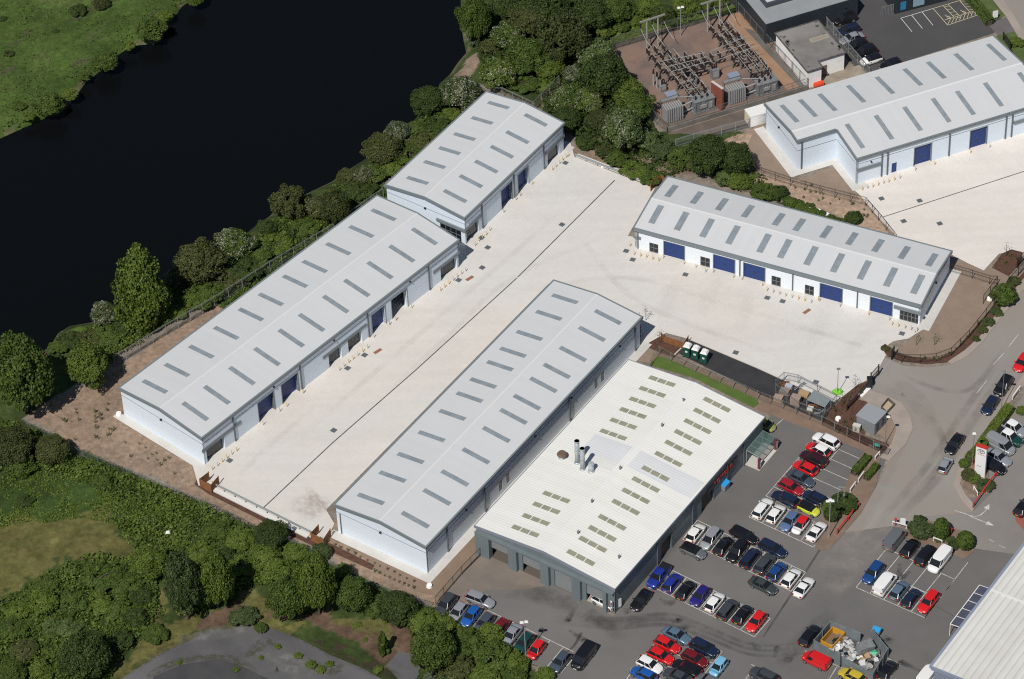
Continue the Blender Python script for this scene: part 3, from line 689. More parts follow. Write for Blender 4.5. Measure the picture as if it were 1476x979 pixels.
# ---- the unit with five blue doors facing the yard ------------------------------------
HR = 4.3
pxR = [(911.4,329.6),(1328.9,441.1),(1373.4,362.2),(962,253)]
f0, RL, RW = pre(pxR, HR)
doors = [span(f0,(956,370.2),(985.4,377.6)), span(f0,(1027,390),(1057,398.5)), span(f0,(1070,402.5),(1100.2,410.5)), span(f0,(1179.7,433),(1211,441.5)), span(f0,(1252,452.5),(1283.3,460.5))]
wins = [span(f0,(934.5,364.5),(947.5,368)), span(f0,(1008,384.5),(1021.7,388.5)), span(f0,(1110,413),(1123.3,416.8)), span(f0,(1158,426),(1171,430))]
corner = (f0.t(1293,466), RL-.4)
fR = shed('industrial_unit', 'unit with five bright blue shutter doors facing the pale yard, behind the sandy gravel corner', pxR, HR, 0.9,
          front=[(*d, 0, 3.1) for d in doors]+[(*a, 0.02, 1.95) for a in wins]+[(*corner, .02, 2.2)], flash=.95, wall=MAT_WALLW, gut=.5)
for d in doors: shutter(fR, *d, 3.1, d=.2)
for a in wins: glazing(fR, *a, .02, 1.95, 2, y=.36)
glazing(fR, *corner, .02, 2.2, 5, y=.36); canopy(fR, fR.t(1285,463), RL-.02, 2.2, 2.8, .25)
mb = MB(); mb.box(.02, 1.4, .2, .294, 2.0, 2.6); mb.build('fascia_band', MAT_TRIM, fR.root)
for q in ((918,361),(1064,402),(1139.4,423.7),(1233,448)): downpipe(fR, fR.t(*q))
rooflights(fR, [(966.5,277.5),(1003,287.5),(1039.5,296.5),(1076.5,307),(1121,318.5),(1151,326),(1190,336),(1226,347.5),(1264.5,356),(1302.5,366),(1342.5,376)], RW*.60, RW*.86, 1.05)
rooflights(fR, [(946,309),(982.5,319),(1019.5,328.5),(1056.5,339),(1101.5,350.5),(1131,359),(1169,369),(1207,379.5),(1245.5,390),(1283.5,400),(1322.5,410.5)], RW*.14, RW*.43, 1.1)
mb = MB(); mb.box(RL-.296, RL, RW*.5-.15, RW*.5+.15, 3.2, 3.45); mb.build('wall_light', MAT_BLACKMETAL, fR.root)

# ---- the stepped unit at the top right ---------------------------------------------------
HT, RT = 5.6, 1.2
pW = np.array(at2(1100.7,149.1,HT)); pN = np.array(at2(1432.3,51.3,HT)); pS2 = np.array(at2(1234.7,230.3,HT))
u = (pN-pW)/np.linalg.norm(pN-pW); v = np.array([-u[1],u[0]])
TW = float((pW-pS2) @ v); TL = float((pN-pW) @ u)
O = pW-v*TW
fT = Frame(O, u); fT.L, fT.W, fT.h, fT.rise = TL, TW, HT, RT
NT = float((pS2-O) @ u)                       # the front slope starts here: the corner is notched
s1 = np.array(at2(1147.4,203.5,HT+RT-.15))
NS = float((s1-O) @ v)                        # notch depth
fT.root = root = thing('industrial_unit', 'stepped grey-roofed unit with a notched corner, by the substation and the upper car park', 'building', (*O, 0), fT.rz)
zz = lambda yy: HT+RT*(1-abs(2*yy/TW-1))
mb = MB(); roof_slab(mb, TL, TW, HT, RT, y0=NS); roof_slab(mb, TL, TW, HT, RT, y0=0, y1=NS, x0=NT)
fT.roof = mb.build('roof', MAT_ROOF['x'], root)
mb = MB(); zr = HT+RT
for a, b, za, zb in ((-.3, 0, -.03, .05), (0, .3, .05, -.03)):
    mb.hexa([(0,TW/2+a,zr+za),(TL,TW/2+a,zr+za),(TL,TW/2+b,zr+zb),(0,TW/2+b,zr+zb),(0,TW/2+a,zr+za+.03),(TL,TW/2+a,zr+za+.03),(TL,TW/2+b,zr+zb+.03),(0,TW/2+b,zr+zb+.03)])
mb.build('ridge_cap', MAT_RIDGE, fT.roof)
ov = .3
td = [span(fT,(1318.8,241.9),(1343.4,235.1)), span(fT,(1398.4,216.7),(1423.6,210.8))]
tdoor = span(fT,(1287.7,253.5),(1295.5,251.6))
mb = MB(); flat = Top([(0, HT-.17), (TL, HT-.17)])
wall_cols(mb, TL-NT-2*ov, [(a-NT-ov, b-NT-ov, 0, 4.0) for a, b in td]+[(tdoor[0]-NT-ov, tdoor[1]-NT-ov, 0, 2.1)], flat, lambda t,d,z: (t+NT+ov, ov+d, z), th=.35)
gt = Top([(0, zz(NS)-.17), (TW/2-NS-ov, zz(TW/2)-.17), (TW-NS-2*ov, zz(TW-ov)-.17)])
wall_cols(mb, TW-NS-2*ov, [], gt, lambda t,d,z: (ov+d, t+NS+ov, z))
g2 = Top([(0, zz(ov)-.17), (NS, zz(NS+ov)-.17)])
wall_cols(mb, NS, [], g2, lambda t,d,z: (NT+ov+d, t+ov, z))
wall_cols(mb, NT+.05, [], Top([(0, zz(NS)-.17), (NT+.05, zz(NS)-.17)]), lambda t,d,z: (t+ov-.004, NS+ov+d-.004, z))
g3 = Top([(0, zz(ov)-.17), (TW/2-ov, zz(TW/2)-.17), (TW-2*ov, zz(TW-ov)-.17)])
wall_cols(mb, TW-2*ov, [], g3, lambda t,d,z: (TL-ov-d, t+ov, z))
wall_cols(mb, TL-2*ov, [], flat, lambda t,d,z: (t+ov, TW-ov-d, z))
wo = mb.build('wall', MAT_WALL, root); fix_normals(wo)
mb = MB(); mb.box(NT, TL, 0, .28, HT-.42, HT+.085); mb.build('gutter', MAT_TRIM, root)
mb = MB(); mb.box(0, NT, NS, NS+.28, zz(NS)-.45, zz(NS)+.09); mb.build('gutter', MAT_TRIM, root)
def verge(x, a, b):
    mb = MB(); ys_ = [a]+([TW/2] if a < TW/2 < b else [])+[b]
    for p, q in zip(ys_[:-1], ys_[1:]):
        mb.hexa([(x,p,zz(p)-.44),(x+.25,p,zz(p)-.44),(x+.25,q,zz(q)-.44),(x,q,zz(q)-.44),(x,p,zz(p)+.09),(x+.25,p,zz(p)+.09),(x+.25,q,zz(q)+.09),(x,q,zz(q)+.09)])
    mb.build('verge_trim', MAT_TRIM, root)
verge(-.004, NS+.004, TW); verge(NT-.004, .004, NS); verge(TL-.246, 0, TW)
mb = MB(); z0 = HT-1.5
mb.box(ov-.024, ov-.004, NS+ov, TW-ov, z0, z0+.07); mb.box(NT+ov-.024, NT+ov-.004, ov, NS, z0, z0+.07); mb.box(ov, NT+ov, NS+ov-.03, NS+ov-.008, z0, z0+.07)
mb.box(NT+ov, TL-ov, ov-.024, ov-.004, z0+.12, z0+.19); mb.build('flashing', MAT_FLASH, wo)
for d in td: shutter(fT, *d, 4.0)
mb = MB(); mb.box(tdoor[0], tdoor[1], .4, .45, 0, 2.1); mb.build('side_door', MAT_BLUE, root)
mb = MB(); mb.box(NT+.3, fT.t(1271,256), .05, .294, 2.75, 3.3); mb.build('fascia_band', MAT_TRIM, root)
mb = MB(); mb.box(fT.t(1463,201), TL-.3, .05, .294, 2.75, 3.3); mb.build('fascia_band', MAT_TRIM, root)
for q in ((1272,257),(1281.5,256),(1370.5,229),(1452,204.5),(1461,202)): downpipe(fT, fT.t(*q))
mb = MB(); mb.box(1.0, 1.18, NS+.1, NS+.29, .05, zz(NS)-.4); mb.build('downpipe', MAT_FLASH, root)
walllight(fT, fT.t(1258.5,235,4.2), .3, 4.0)
mb = MB(); mb.box(.04, .296, TW*.72, TW*.72+.3, 4.2, 4.45); mb.build('wall_light', MAT_BLACKMETAL, root)
rooflights(fT, [(1140.5,167),(1167,159),(1195,150.5),(1236.5,138.5),(1278,126),(1318,114),(1351.5,103.5),(1392,92.5),(1438.5,78)], TW*.60, TW*.90, .85)
rooflights(fT, [(1230,193.5),(1272,181),(1313,168.5),(1354,156),(1389,145.5),(1429,133),(1478,118)], TW*.10, TW*.40, .85)

# ---- the white dealership workshop -----------------------------------------------------------
HD, RD = 5.5, 1.15
ROOFD = ribmat('white_profiled_roof', (.735,.73,.695), 0, .5, .013, .5, col2=(.68,.675,.64), panel=1.0)
WALLD = ribmat('grey_blue_cladding', (.155,.185,.20), 1, .3, .02, .5, dark=.88)
pxD = [(886.5,851.9),(1101.9,601.4),(907.2,517.9),(683,756.4)]
f0, DL, DW = pre(pxD, HD)
gs = lambda px, py: f0.lp(px, py)[1]
bays = [(gs(871.2,879.4), gs(843.6,868)), (gs(825.2,860.5), gs(796.9,848)), (gs(778.8,841), gs(750.4,828)), (gs(732.8,820), gs(705.5,807))]
bays = [(max(a,.8), b) for a, b in bays]
sd1 = (f0.t(1014,742,0), f0.t(1031,722,0)); sd2 = (f0.t(950,806,0), f0.t(966,790,0))
fD = shed('dealership_workshop', 'dealership workshop with white profiled roof, four flues and grey pilasters facing the car park', pxD, HD, RD,
          front=[(*sd1, 0, 3.6), (*sd2, 0, 3.4)], gable0=[(a, b, 0, 4.0) for a, b in bays], flash=0, wall=WALLD, roof=ROOFD, ov=.25,
          trim=mat('blue_grey_trim', (.20,.22,.26), .5), ridge=mat('white_ridge', (.72,.72,.72), .5), gut=.3, gw=.1)
for i, (a, b) in enumerate(bays):
    zb = (1.5, 0.0, 1.7, 2.0)[i]
    mb = MB(); mb.box(.45, .5, a, b, zb, 4.0); mb.build('shutter_door', ribmat('grey_shutter', (.22,.235,.245), 2, .15, .015, .5), fD.root)
    for q in (a-1.5, ) if i else (a-.6,):
        mb = MB(); mb.box(-.35, .24, max(q, .26), a, 0, 4.35); mb.build('pilaster', WALLD, fD.root)
mb = MB(); mb.box(-.35, .24, bays[-1][1], DW-.3, 0, 4.35); mb.build('pilaster', WALLD, fD.root)
mb = MB(); mb.box(-.35, .24, .27, DW-.27, 4.353, 4.65); mb.build('door_canopy', WALLD, fD.root)
for a, b in (sd1, sd2):
    mb = MB(); mb.box(a, b, .5, .55, 0, 3.6); mb.build('shutter_door', MAT_BLACKMETAL, fD.root)
mb = MB(); mb.box(.3, DL-.6, .6, bays[0][1]+.6, 0.001, .022); mb.build('floor', mat('workshop_floor', (.36,.32,.25), .7), fD.root)
mb = MB(); mb.box(.3, DL-.6, bays[0][1]+.602, DW-.6, 0.001, .022); mb.build('floor', mat('dark_workshop_floor', (.10,.085,.07), .8), fD.root)
for k in range(9): downpipe(fD, 2+k*(DL-3.2)/8, .16, HD-.3) if k in (2, 4, 6, 7) else None
left = [(770,759.5),(786,742.5),(802,727),(817,709.5)]
def crop2(l): return [(660+a/3.262, 500+b/3.262) for a, b in l]
rooflights(fD, crop2([(283,851),(332,797),(380,742),(427,691),(696,398),(742,346),(787,296),(833,247),(879,197),(924,147)]), DW*.605, DW*.79, .88, MAT_RLIGHT2, True)
rooflights(fD, crop2([(575,990),(660,940),(710,892),(760,841),(825,770),(872,717),(916,662),(962,611),(1022,542),(1072,490),(1115,439),(1160,388),(1203,337),(1248,285)]), DW*.205, DW*.39, .88, MAT_RLIGHT2, True)
def on_roof(fr, t, s): return fr.h+fr.rise*(1-abs(2*s/fr.W-1))
def roofpatch(t0, t1, s0, s1, m, lift=.022):
    za, zb = on_roof(fD,0,s0), on_roof(fD,0,s1); mb = MB()
    mb.hexa([(t0,s0,za-.02),(t1,s0,za-.02),(t1,s1,zb-.02),(t0,s1,zb-.02),(t0,s0,za+lift),(t1,s0,za+lift),(t1,s1,zb+lift),(t0,s1,zb+lift)])
    mb.build('replacement_sheet', m, fD.roof)
GREYSHEET = ribmat('grey_roof_sheet', (.64,.65,.665), 0, .5, .013, .5)
roofpatch(DL*.50, DL*.60, DW*.53, DW*.80, GREYSHEET); roofpatch(DL*.505, DL*.60, DW*.02, DW*.47, GREYSHEET)
roofpatch(DL*.455, DL*.50, DW*.53, DW*.72, ribmat('pale_roof_sheet', (.68,.68,.66), 0, .5, .013, .5), .02)
def flue(px, py, h_, r, cowl=None, lean=0):
    # stands on the roof: solve the base point on the far slope
    s = DW*.66; t = fD.t(px, py, on_roof(fD,0,s)); s = fD.lp(px, py, on_roof(fD,0,s))[1]; z0 = on_roof(fD,0,s)
    mb = MB(); mb.tube((t,s,z0-.2), (t,s,z0+h_), r, r, 14); mb.tube((t,s,z0-.1), (t,s,z0+.25), r*1.5, r*1.2, 14)
    if h_ > 2: mb.tube((t,s,z0+h_-.25), (t,s,z0+h_), r*1.12, r*1.12, 14); mb.tube((t,s,z0+h_*.5), (t,s,z0+h_*.5+.12), r*1.1, r*1.1, 14)
    o = mb.build('flue', mat('galvanised_flue', (.42,.46,.48), .45, (.34,.38,.40), 1.5, metal=.2), fD.root, True)
    if cowl:
        mb = MB(); mb.tube((t,s,z0+h_+.15), (t,s,z0+h_+.5), cowl*1.0, cowl*.75, 14); mb.tube((t,s,z0+h_-.1),(t,s,z0+h_+.2),r*.6,r*.6,8); mb.build('flue_cowl', mat('rusty_cowl', (.13,.085,.06), .8) if cowl > .7 else MATS['galvanised_flue'], o)
flue(*crop2([(490,512)])[0], .6, .42, .82); flue(*crop2([(562,540)])[0], 4.6, .38); flue(*crop2([(587,574)])[0], 4.4, .36); flue(*crop2([(628,586)])[0], 1.3, .42, .5)
for q in crop2([(1060,256),(960,375),(763,577),(630,733),(565,876),(757,976)]):
    s = DW*.5 if q[0] < 990 else DW*.4; t, s = fD.lp(*q, HD+RD*.95); z0 = on_roof(fD,0,min(max(s,0),DW))
    mb = MB(); mb.tube((t,s,z0-.1),(t,s,z0+.5),.12,.12,8); mb.tube((t,s,z0+.5),(t,s,z0+.62),.2,.14,8)
    if q[0] < 960: mb.bar((t-.3,s,z0+.45),(t+.3,s,z0+.75),.06)
    mb.build('roof_vent', MAT_GREYSTEEL, fD.root)
# lettering and signs on the workshop
def text3d(txt, size, m, parent, loc, rot, name='lettering', ext=.03):
    cu = bpy.data.curves.new(name, 'FONT'); cu.body = txt; cu.size = size; cu.extrude = ext; cu.align_x = 'CENTER'; cu.align_y = 'CENTER'
    ob = bpy.data.objects.new(name, cu); COL.objects.link(ob)
    dg = bpy.context.evaluated_depsgraph_get(); me = bpy.data.meshes.new_from_object(ob.evaluated_get(dg))
    COL.objects.unlink(ob); bpy.data.objects.remove(ob); me.materials.clear(); me.materials.append(m)
    o = link(name, me, parent); o.location = loc; o.rotation_euler = rot; return o
MAT_TEXTR = mat('red_lettering', (.42,.03,.028), .5)
tS = fD.t(1053,688,3.2)
mb = MB(); mb.box(tS-4.6, tS+4.2, .13, .244, 2.75, 3.75); o = mb.build('sign_board', mat('charcoal_board', (.035,.036,.04), .5), fD.root)
text3d('TOYOTA', 1.35, MAT_TEXTR, o, (tS-.2, .09, 3.25), (R(90),0,0))
mb = MB(); mb.box(-.375, -.353, .30, .62, 2.2, 3.2); mb.box(-.375, -.353, .30, .62, 1.2, 1.85)
o = mb.build('notice_board', MAT_WHITE, fD.root)
mb = MB(); mb.box(-.383, -.378, .33, .59, 2.25, 2.85); mb.box(-.383, -.378, .33, .59, 1.25, 1.62); mb.build('notice_print', MAT_TEXTR, o)
# entrance porch: steel frame with a glass roof and two dwarf piers
tA, tB = fD.t(1070.5,668,0)+.2, fD.t(1099,640,0)
pr = thing('entrance_porch', 'green glass-roofed entrance porch on steel posts against the dealership wall', 'porch', (*(fD.o+fD.u*tA), 0), fD.rz)
PL = tB-tA; PD = 2.2
mb = MB()
for q in (.05, PL-.05): mb.bar((q,-PD+.1,0),(q,-PD+.1,2.6),.12); mb.bar((q,.1,0),(q,.1,2.9),.12)
mb.bar((0,-PD+.1,2.6),(PL,-PD+.1,2.6),.1); mb.bar((0,.1,2.9),(PL,.1,2.9),.1)
for k in range(5): q = PL*k/4; mb.bar((q,-PD+.1,2.62),(q,.1,2.92),.07)
mb.build('frame', mat('porch_steel', (.30,.36,.35), .4), pr)
mb = MB(); mb.hexa([(0,-PD,2.68),(PL,-PD,2.68),(PL,.2,2.98),(0,.2,2.98),(0,-PD,2.70),(PL,-PD,2.70),(PL,.2,3.0),(0,.2,3.0)])
gg = bpy.data.materials.new('green_glass'); gg.use_nodes = True; gb = gg.node_tree.nodes['Principled BSDF']; gb.inputs['Base Color'].default_value = (.12,.20,.18,1); gb.inputs['Roughness'].default_value = .1; gb.inputs['Alpha'].default_value = .30
mb.build('glass_roof', gg, pr)
mb = MB(); mb.box(-.3, PL+.3, -PD-.3, .2, .0, .13); mb.build('step', MAT_CONC, pr)
for q in (-.15, PL-.25):
    mb = MB(); mb.box(q, q+.4, -PD-.25, -PD+.15, .13, 2.3); o = mb.build('sign_pillar', mat('maroon_pillar', (.13,.03,.035), .5), pr)
    mb = MB(); mb.box(q+.05, q+.35, -PD-.262, -PD-.252, .5, 1.9); mb.build('sign_face', MAT_WHITE, o)

# concrete aprons round the units
def apron(fr, x0, x1, y0, y1, z=.028, notch=None):
    pts = [(x0,y0),(x1,y0),(x1,y1),(x0,y1)] if notch is None else notch
    mb = MB(); mb.sheet([tuple(fr.o+fr.u*a+fr.v*b) for a, b in pts], z); o = struct('footpath', mb, mat('apron_concrete', (.54,.525,.50), .88, (.475,.46,.43), .5, .9, 8, col3=(.56,.545,.52), scale3=.2))
apron(fL, -1.1, .35, .1, LW+.9); apron(fC, -1.3, .35, -1.2, CW+.6); apron(fC, .36, CL+.6, -1.2, .35)
apron(fR, RL-.35, RL+1.6, -.6, RW+.4)
apron(fT, 0, 0, 0, 0, notch=[(-1.5,NS-1.1),(NT-1.1,NS-1.1),(NT-1.1,-1.2),(NT+1.8,-1.2),(NT+1.8,.35),(NT+.35,NS+.35),(.35,NS+.35),(.35,TW+.6),(-1.5,TW+.6)])
apron(fB, BL-.3, BL+1.3, -.9, BW)

# ---- small white flat-roofed block ------------------------------------------------------------
HS = 3.9
a0 = np.array(at2(1163.5,103.4,HS)); a1 = np.array(at2(1185.7,95.8,HS)); a2 = np.array(at2(1220.2,76.6,HS)); a3 = np.array(at2(1183.4,29.1,HS)); aw = np.array(at2(1116.8,47.5,HS))
v_ = (aw-a0)/np.linalg.norm(aw-a0); u_ = np.array([v_[1], -v_[0]])
fS = Frame(a0, u_)
sw = float((a2-a0) @ u_); sl_ = float((aw-a0) @ v_); n1_ = float((a1-a0) @ u_); n2_ = 1.9
root = thing('flat_roofed_block', 'small white-walled flat-roofed block between the substation and the parked black cars', 'building', (*a0, 0), fS.rz)
poly = [(0,0),(n1_,0),(n1_,n2_),(sw,n2_),(sw,sl_),(0,sl_)]
ins = [(.18,.18),(n1_-.18,.18),(n1_-.18,n2_+.18),(sw-.18,n2_+.18),(sw-.18,sl_-.18),(.18,sl_-.18)]
mb = MB(); mb.prism(ins, 0, HS-.25); mb.build('wall', MAT_WHITED, root)
mb = MB(); mb.prism(poly, HS-.247, HS-.06); rf = mb.build('roof', mat('felt_roof', (.20,.188,.178), .95, (.14,.132,.124), .35, .9, 8, col3=(.235,.22,.21), scale3=.15), root)
mb = MB()
for p, q in zip(poly, poly[1:]+poly[:1]): mb.bar((*p,HS-.06),(*q,HS-.06),.22,.16)
mb.build('roof_edge', mat('dark_felt', (.05,.048,.045), .9, (.11,.105,.10), 1.2), rf)
t_, s_ = fS.lp(1182,55.5,HS); mb = MB(); mb.box(t_-1.9, t_+1.6, s_-.6, s_+.6, HS-.06, HS+.12); rl = mb.build('roof_hatch', mat('hatch_frame', (.30,.28,.25), .8), rf)
mb = MB(); mb.box(t_-1.6, t_+1.3, s_-.35, s_+.35, HS+.12, HS+.14); mb.build('hatch_cover', mat('hatch_cover', (.27,.23,.17), .8), rl)
r_ = random.Random(3)
for k in range(26):
    q = r_.random()*sl_; xx = .3 + r_.random()*.5 if k % 2 else sw-.4-r_.random()*.9
    if k % 2 == 0 and q < n2_: continue
    mb = MB(); mb.box(xx, xx+.2+r_.random()*.5, q, q+.2+r_.random()*.6, HS-.06, HS-.03); mb.build('roof_patch', MATS['dark_felt'], rf) if k < 18 else None
mb = MB(); mb.box(n1_+.9, n1_+1.9, n2_+.12, n2_+.178, 0.05, 2.3); mb.build('door', mat('brown_door', (.16,.12,.10), .7), root)
mb = MB(); mb.box(.12, .178, sl_*.34, sl_*.34+.1, 1.8, 2.1); mb.build('wall_light', MAT_BLACKMETAL, root)
mb = MB(); mb.box(.11, .178, sl_*.42, sl_*.42+.08, 0, HS-.4); mb.build('downpipe', mat('pale_pipe', (.45,.52,.58), .5), root)
mb = MB(); mb.sheet([tuple(fS.o+fS.u*a+fS.v*b) for a, b in ((n1_-.3,-.6),(sw+3.0,-.6),(sw+3.0,n2_+.17),(n1_-.3,n2_+.17))], .03); struct('footpath', mb, mat('stained_concrete', (.33,.28,.22), .9, (.22,.18,.14), .5, .9, 8))

# ---- dark navy flat-roofed building at the top edge ------------------------------------------------
HN = 4.4
c0 = np.array(at2(1104.3,35,HN)); c1 = np.array(at2(1223,0,HN)); cw = np.array(at2(1070,-2.5,HN))
u_ = (c1-c0)/np.linalg.norm(c1-c0); fU = Frame(c0, u_); UL = float((np.array(at2(1237,-4,HN))-c0) @ u_); UW = 16.0
NAVY = ribmat('navy_cladding', (.026,.034,.044), 0, .3, .015, .5, dark=.85)
root = thing('dark_clad_building', 'dark navy clad building with a pale grey flat roof behind the white block', 'building', (*c0, 0), fU.rz)
mb = MB(); mb.box(0, UL, 0, UW, 0, HN); mb.build('wall', NAVY, root)
mb = MB(); mb.box(-.06, UL+.06, -.06, UW+.06, HN+.002, HN+.12); rf = mb.build('roof', mat('grey_membrane', (.27,.285,.295), .7, (.24,.255,.265), .4), root)
t_, s_ = fU.lp(1104.5,12,HN+.1); mb = MB(); mb.box(t_, UL-3, s_, UW-2, HN+.12, HN+.9); pl = mb.build('plant_upstand', mat('dark_upstand', (.05,.055,.07), .6), root)
mb = MB(); mb.box(t_+.4, UL-3.4, s_+.5, UW-2.4, HN+.902, HN+1.0); mb.build('upstand_roof', mat('white_membrane', (.52,.53,.54), .6), pl)
mb = MB(); mb.box(UL-2.2, UL-1.2, -.06, -.004, 0, 2.1); mb.build('door', MAT_BLACKMETAL, root)
walllight(Frame(c0,u_) if False else type('q',(),{'root':root})(), UL-2.5, -.004, 3.0)

# ---- dark showroom with blue windows at the very top right ----------------------------------
HV = 3.6
d0 = np.array(at2(1290,20.7)); d1 = np.array(at2(1352,4.5)); u_ = (d1-d0)/np.linalg.norm(d1-d0); fV = Frame(d0, u_); VL = 16.0
root = thing('dark_clad_building', 'dark clad building with a pale blue window above the marked disabled bays', 'building', (*d0, 0), fV.rz)
mb = MB(); mb.box(0, VL, 0, 12, 0, HV); mb.build('wall', NAVY, root)
mb = MB(); mb.box(-.08, VL+.08, -.08, 12.08, HV+.002, HV+.14); mb.build('roof', MATS['grey_membrane'], root)
for a, b, m_ in ((.9, 2.2, mat('blue_window', (.03,.19,.36), .15)), (3.4, 5.8, mat('pale_blue_window', (.22,.36,.42), .12))):
    mb = MB(); mb.box(a, b, -.05, -.006, .5, 2.5); o = mb.build('window', MAT_BLACKMETAL, root)
    mb = MB(); mb.box(a+.08, b-.08, -.06, -.053, .58, 2.42); mb.build('pane', m_, o)
mb = MB(); mb.box(-2.6, -.1, .4, .5, 0, 2.0)
for k in range(9): mb.bar((-2.6+k*.3,.3,0),(-2.6+k*.3,.3,2.2),.07)
mb.build('slatted_screen', MAT_GREYSTEEL, root)

# ---- white standing-seam roof at the bottom right --------------------------------------------------
HQ = 5.6
q0 = np.array(at2(1343.8,960.4,HQ)); q1 = np.array(at2(1451,820,HQ)); q2 = np.array(at2(1476,787,HQ))
u_ = (q2-q0)/np.linalg.norm(q2-q0)            # along the eave, away from the viewer
QL = 44.0; QW = 30.0
fQ = Frame(q0, -u_)                              # x runs back along the eave, y into the building
root = thing('warehouse', 'warehouse with white standing-seam roof and blue-grey eaves at the bottom right corner', 'building', (*q0, 0), math.atan2(u_[1], u_[0]))
# local frame: x along the eave, -y into the building
ROOFQ = ribmat('seamed_white_roof', (.64,.64,.61), 1, 1.05, .06, .55, col2=(.55,.54,.50), panel=1.05)
mb = MB(); mb.box(.25, QL, -QW, -.25, 0, HQ-.3); mb.build('wall', ribmat('blue_grey_cladding', (.20,.23,.29), 2, .3, .02, .5), root)
mb = MB(); mb.hexa([(0,-QW,HQ+1.3),(QL,-QW,HQ+1.3),(QL,0,HQ-.2),(0,0,HQ-.2),(0,-QW,HQ+1.5),(QL,-QW,HQ+1.5),(QL,0,HQ),(0,0,HQ)]); rf = mb.build('roof', ROOFQ, root)
for k in range(29):
    y_ = -.5-k*1.05; z_ = HQ-y_*1.5/QW
    mb = MB(); mb.box(.1, QL, y_-.035, y_+.035, z_-.02, z_+.09); mb.build('roof_seam', mat('seam', (.50,.50,.47), .6), rf)
mb = MB(); mb.box(-.1, QL, .003, .42, HQ-.45, HQ+.02); mb.build('gutter', mat('blue_grey_gutter', (.22,.255,.33), .5), root)
mb = MB(); mb.hexa([(-.3,-QW,HQ+.95),(-.003,-QW,HQ+.95),(-.003,0,HQ-.55),(-.3,0,HQ-.55),(-.3,-QW,HQ+1.56),(-.003,-QW,HQ+1.56),(-.003,.3,HQ+.06),(-.3,.3,HQ+.06)]); mb.build('verge_trim', MATS['blue_grey_gutter'], root)
tq = float((np.array(at2(1419,846,HQ))-q0) @ u_)
mb = MB(); mb.hexa([(tq-.15,-QW,HQ+1.53),(tq+.15,-QW,HQ+1.53),(tq+.15,-.02,HQ+.03),(tq-.15,-.02,HQ+.03),(tq-.15,-QW,HQ+1.62),(tq+.15,-QW,HQ+1.62),(tq+.15,-.02,HQ+.12),(tq-.15,-.02,HQ+.12)]); mb.build('joint_cover', mat('joint_white', (.66,.66,.65), .5), rf)
# canopy against it
e0 = np.array(at2(1369.8,899.5,2.5)); e1 = np.array(at2(1412,843.5,2.5)); ec = np.array(at2(1382.8,904.4,2.5))
ua = (e1-e0)/np.linalg.norm(e1-e0); CLn = float(np.linalg.norm(e1-e0)); wd = 3.2
cn = thing('smoking_shelter', 'lean-to canopy with dark translucent panels along the corner warehouse', 'canopy', (*e0, 0), math.atan2(ua[1], ua[0]))
mb = MB()
for k in range(6): q = CLn*k/5; mb.bar((q,0,2.5),(q,-wd,2.75),.09)
mb.bar((0,0,2.5),(CLn,0,2.5),.12); mb.bar((0,-wd,2.75),(CLn,-wd,2.75),.1)
mb.build('frame', MAT_WHITE, cn)
for q in (.05, CLn*.33, CLn*.66, CLn-.05):
    mb = MB(); mb.bar((q,0,0),(q,0,2.45),.1); mb.build('post', MAT_WHITE, cn)
for k in range(5):
    a, b = CLn*k/5+.06, CLn*(k+1)/5-.06; mb = MB(); mb.hexa([(a,-wd+.05,2.76),(b,-wd+.05,2.76),(b,-.05,2.515),(a,-.05,2.515),(a,-wd+.05,2.785),(b,-wd+.05,2.785),(b,-.05,2.54),(a,-.05,2.54)]); mb.build('roof_panel', mat('tinted_panel', (.085,.09,.125), .25, (.065,.07,.10), 1.0), cn)
# ================================================================== VEHICLES
def carpaint(name, c, rough=.28, metal=0.0):
    return mat('paint_'+name, c, rough, metal=metal, coat=.6, spec=.5)
PAINT = {'black': carpaint('black', (.008,.008,.010)), 'white': carpaint('white', (.74,.74,.73)), 'silver': carpaint('silver', (.34,.355,.38), .32, .35),
  'grey': carpaint('grey', (.045,.050,.058)), 'greyblue': carpaint('greyblue', (.05,.065,.09)), 'navy': carpaint('navy', (.010,.017,.045)), 'blue': carpaint('blue', (.012,.085,.33)),
  'royal': carpaint('royal', (.014,.03,.24)), 'indigo': carpaint('indigo', (.018,.014,.14)), 'red': carpaint('red', (.56,.012,.014)), 'darkred': carpaint('darkred', (.14,.008,.012)), 'crimson': carpaint('crimson', (.30,.012,.02)),
  'green': carpaint('green', (.008,.045,.04)), 'greygreen': carpaint('greygreen', (.055,.068,.066), .3, .3), 'lightblue': carpaint('lightblue', (.16,.42,.62)), 'steelblue': carpaint('steelblue', (.12,.19,.26), .3, .3),
  'yellowgreen': carpaint('yellowgreen', (.56,.60,.05)), 'mustard': carpaint('mustard', (.50,.37,.03)), 'skyblue': carpaint('skyblue', (.10,.16,.30), .3, .2), 'maroonblack': carpaint('maroonblack', (.035,.008,.012)), 'lime': carpaint('lime', (.24,.27,.07)), 'darksilver': carpaint('darksilver', (.16,.17,.18), .32, .3), 'midblue': carpaint('midblue', (.012,.05,.18))}
MAT_TYRE = mat('tyre_rubber', (.012,.012,.013), .85); MAT_RIM = mat('alloy_rim', (.30,.31,.32), .35, metal=.6)
MAT_LAMP = mat('lamp_lens', (.62,.64,.66), .12); MAT_TAIL = mat('tail_lens', (.30,.008,.01), .2)
MAT_PLATEY = mat('yellow_plate', (.58,.40,.03), .5); MAT_PLATEW = mat('white_plate', (.66,.66,.62), .5)

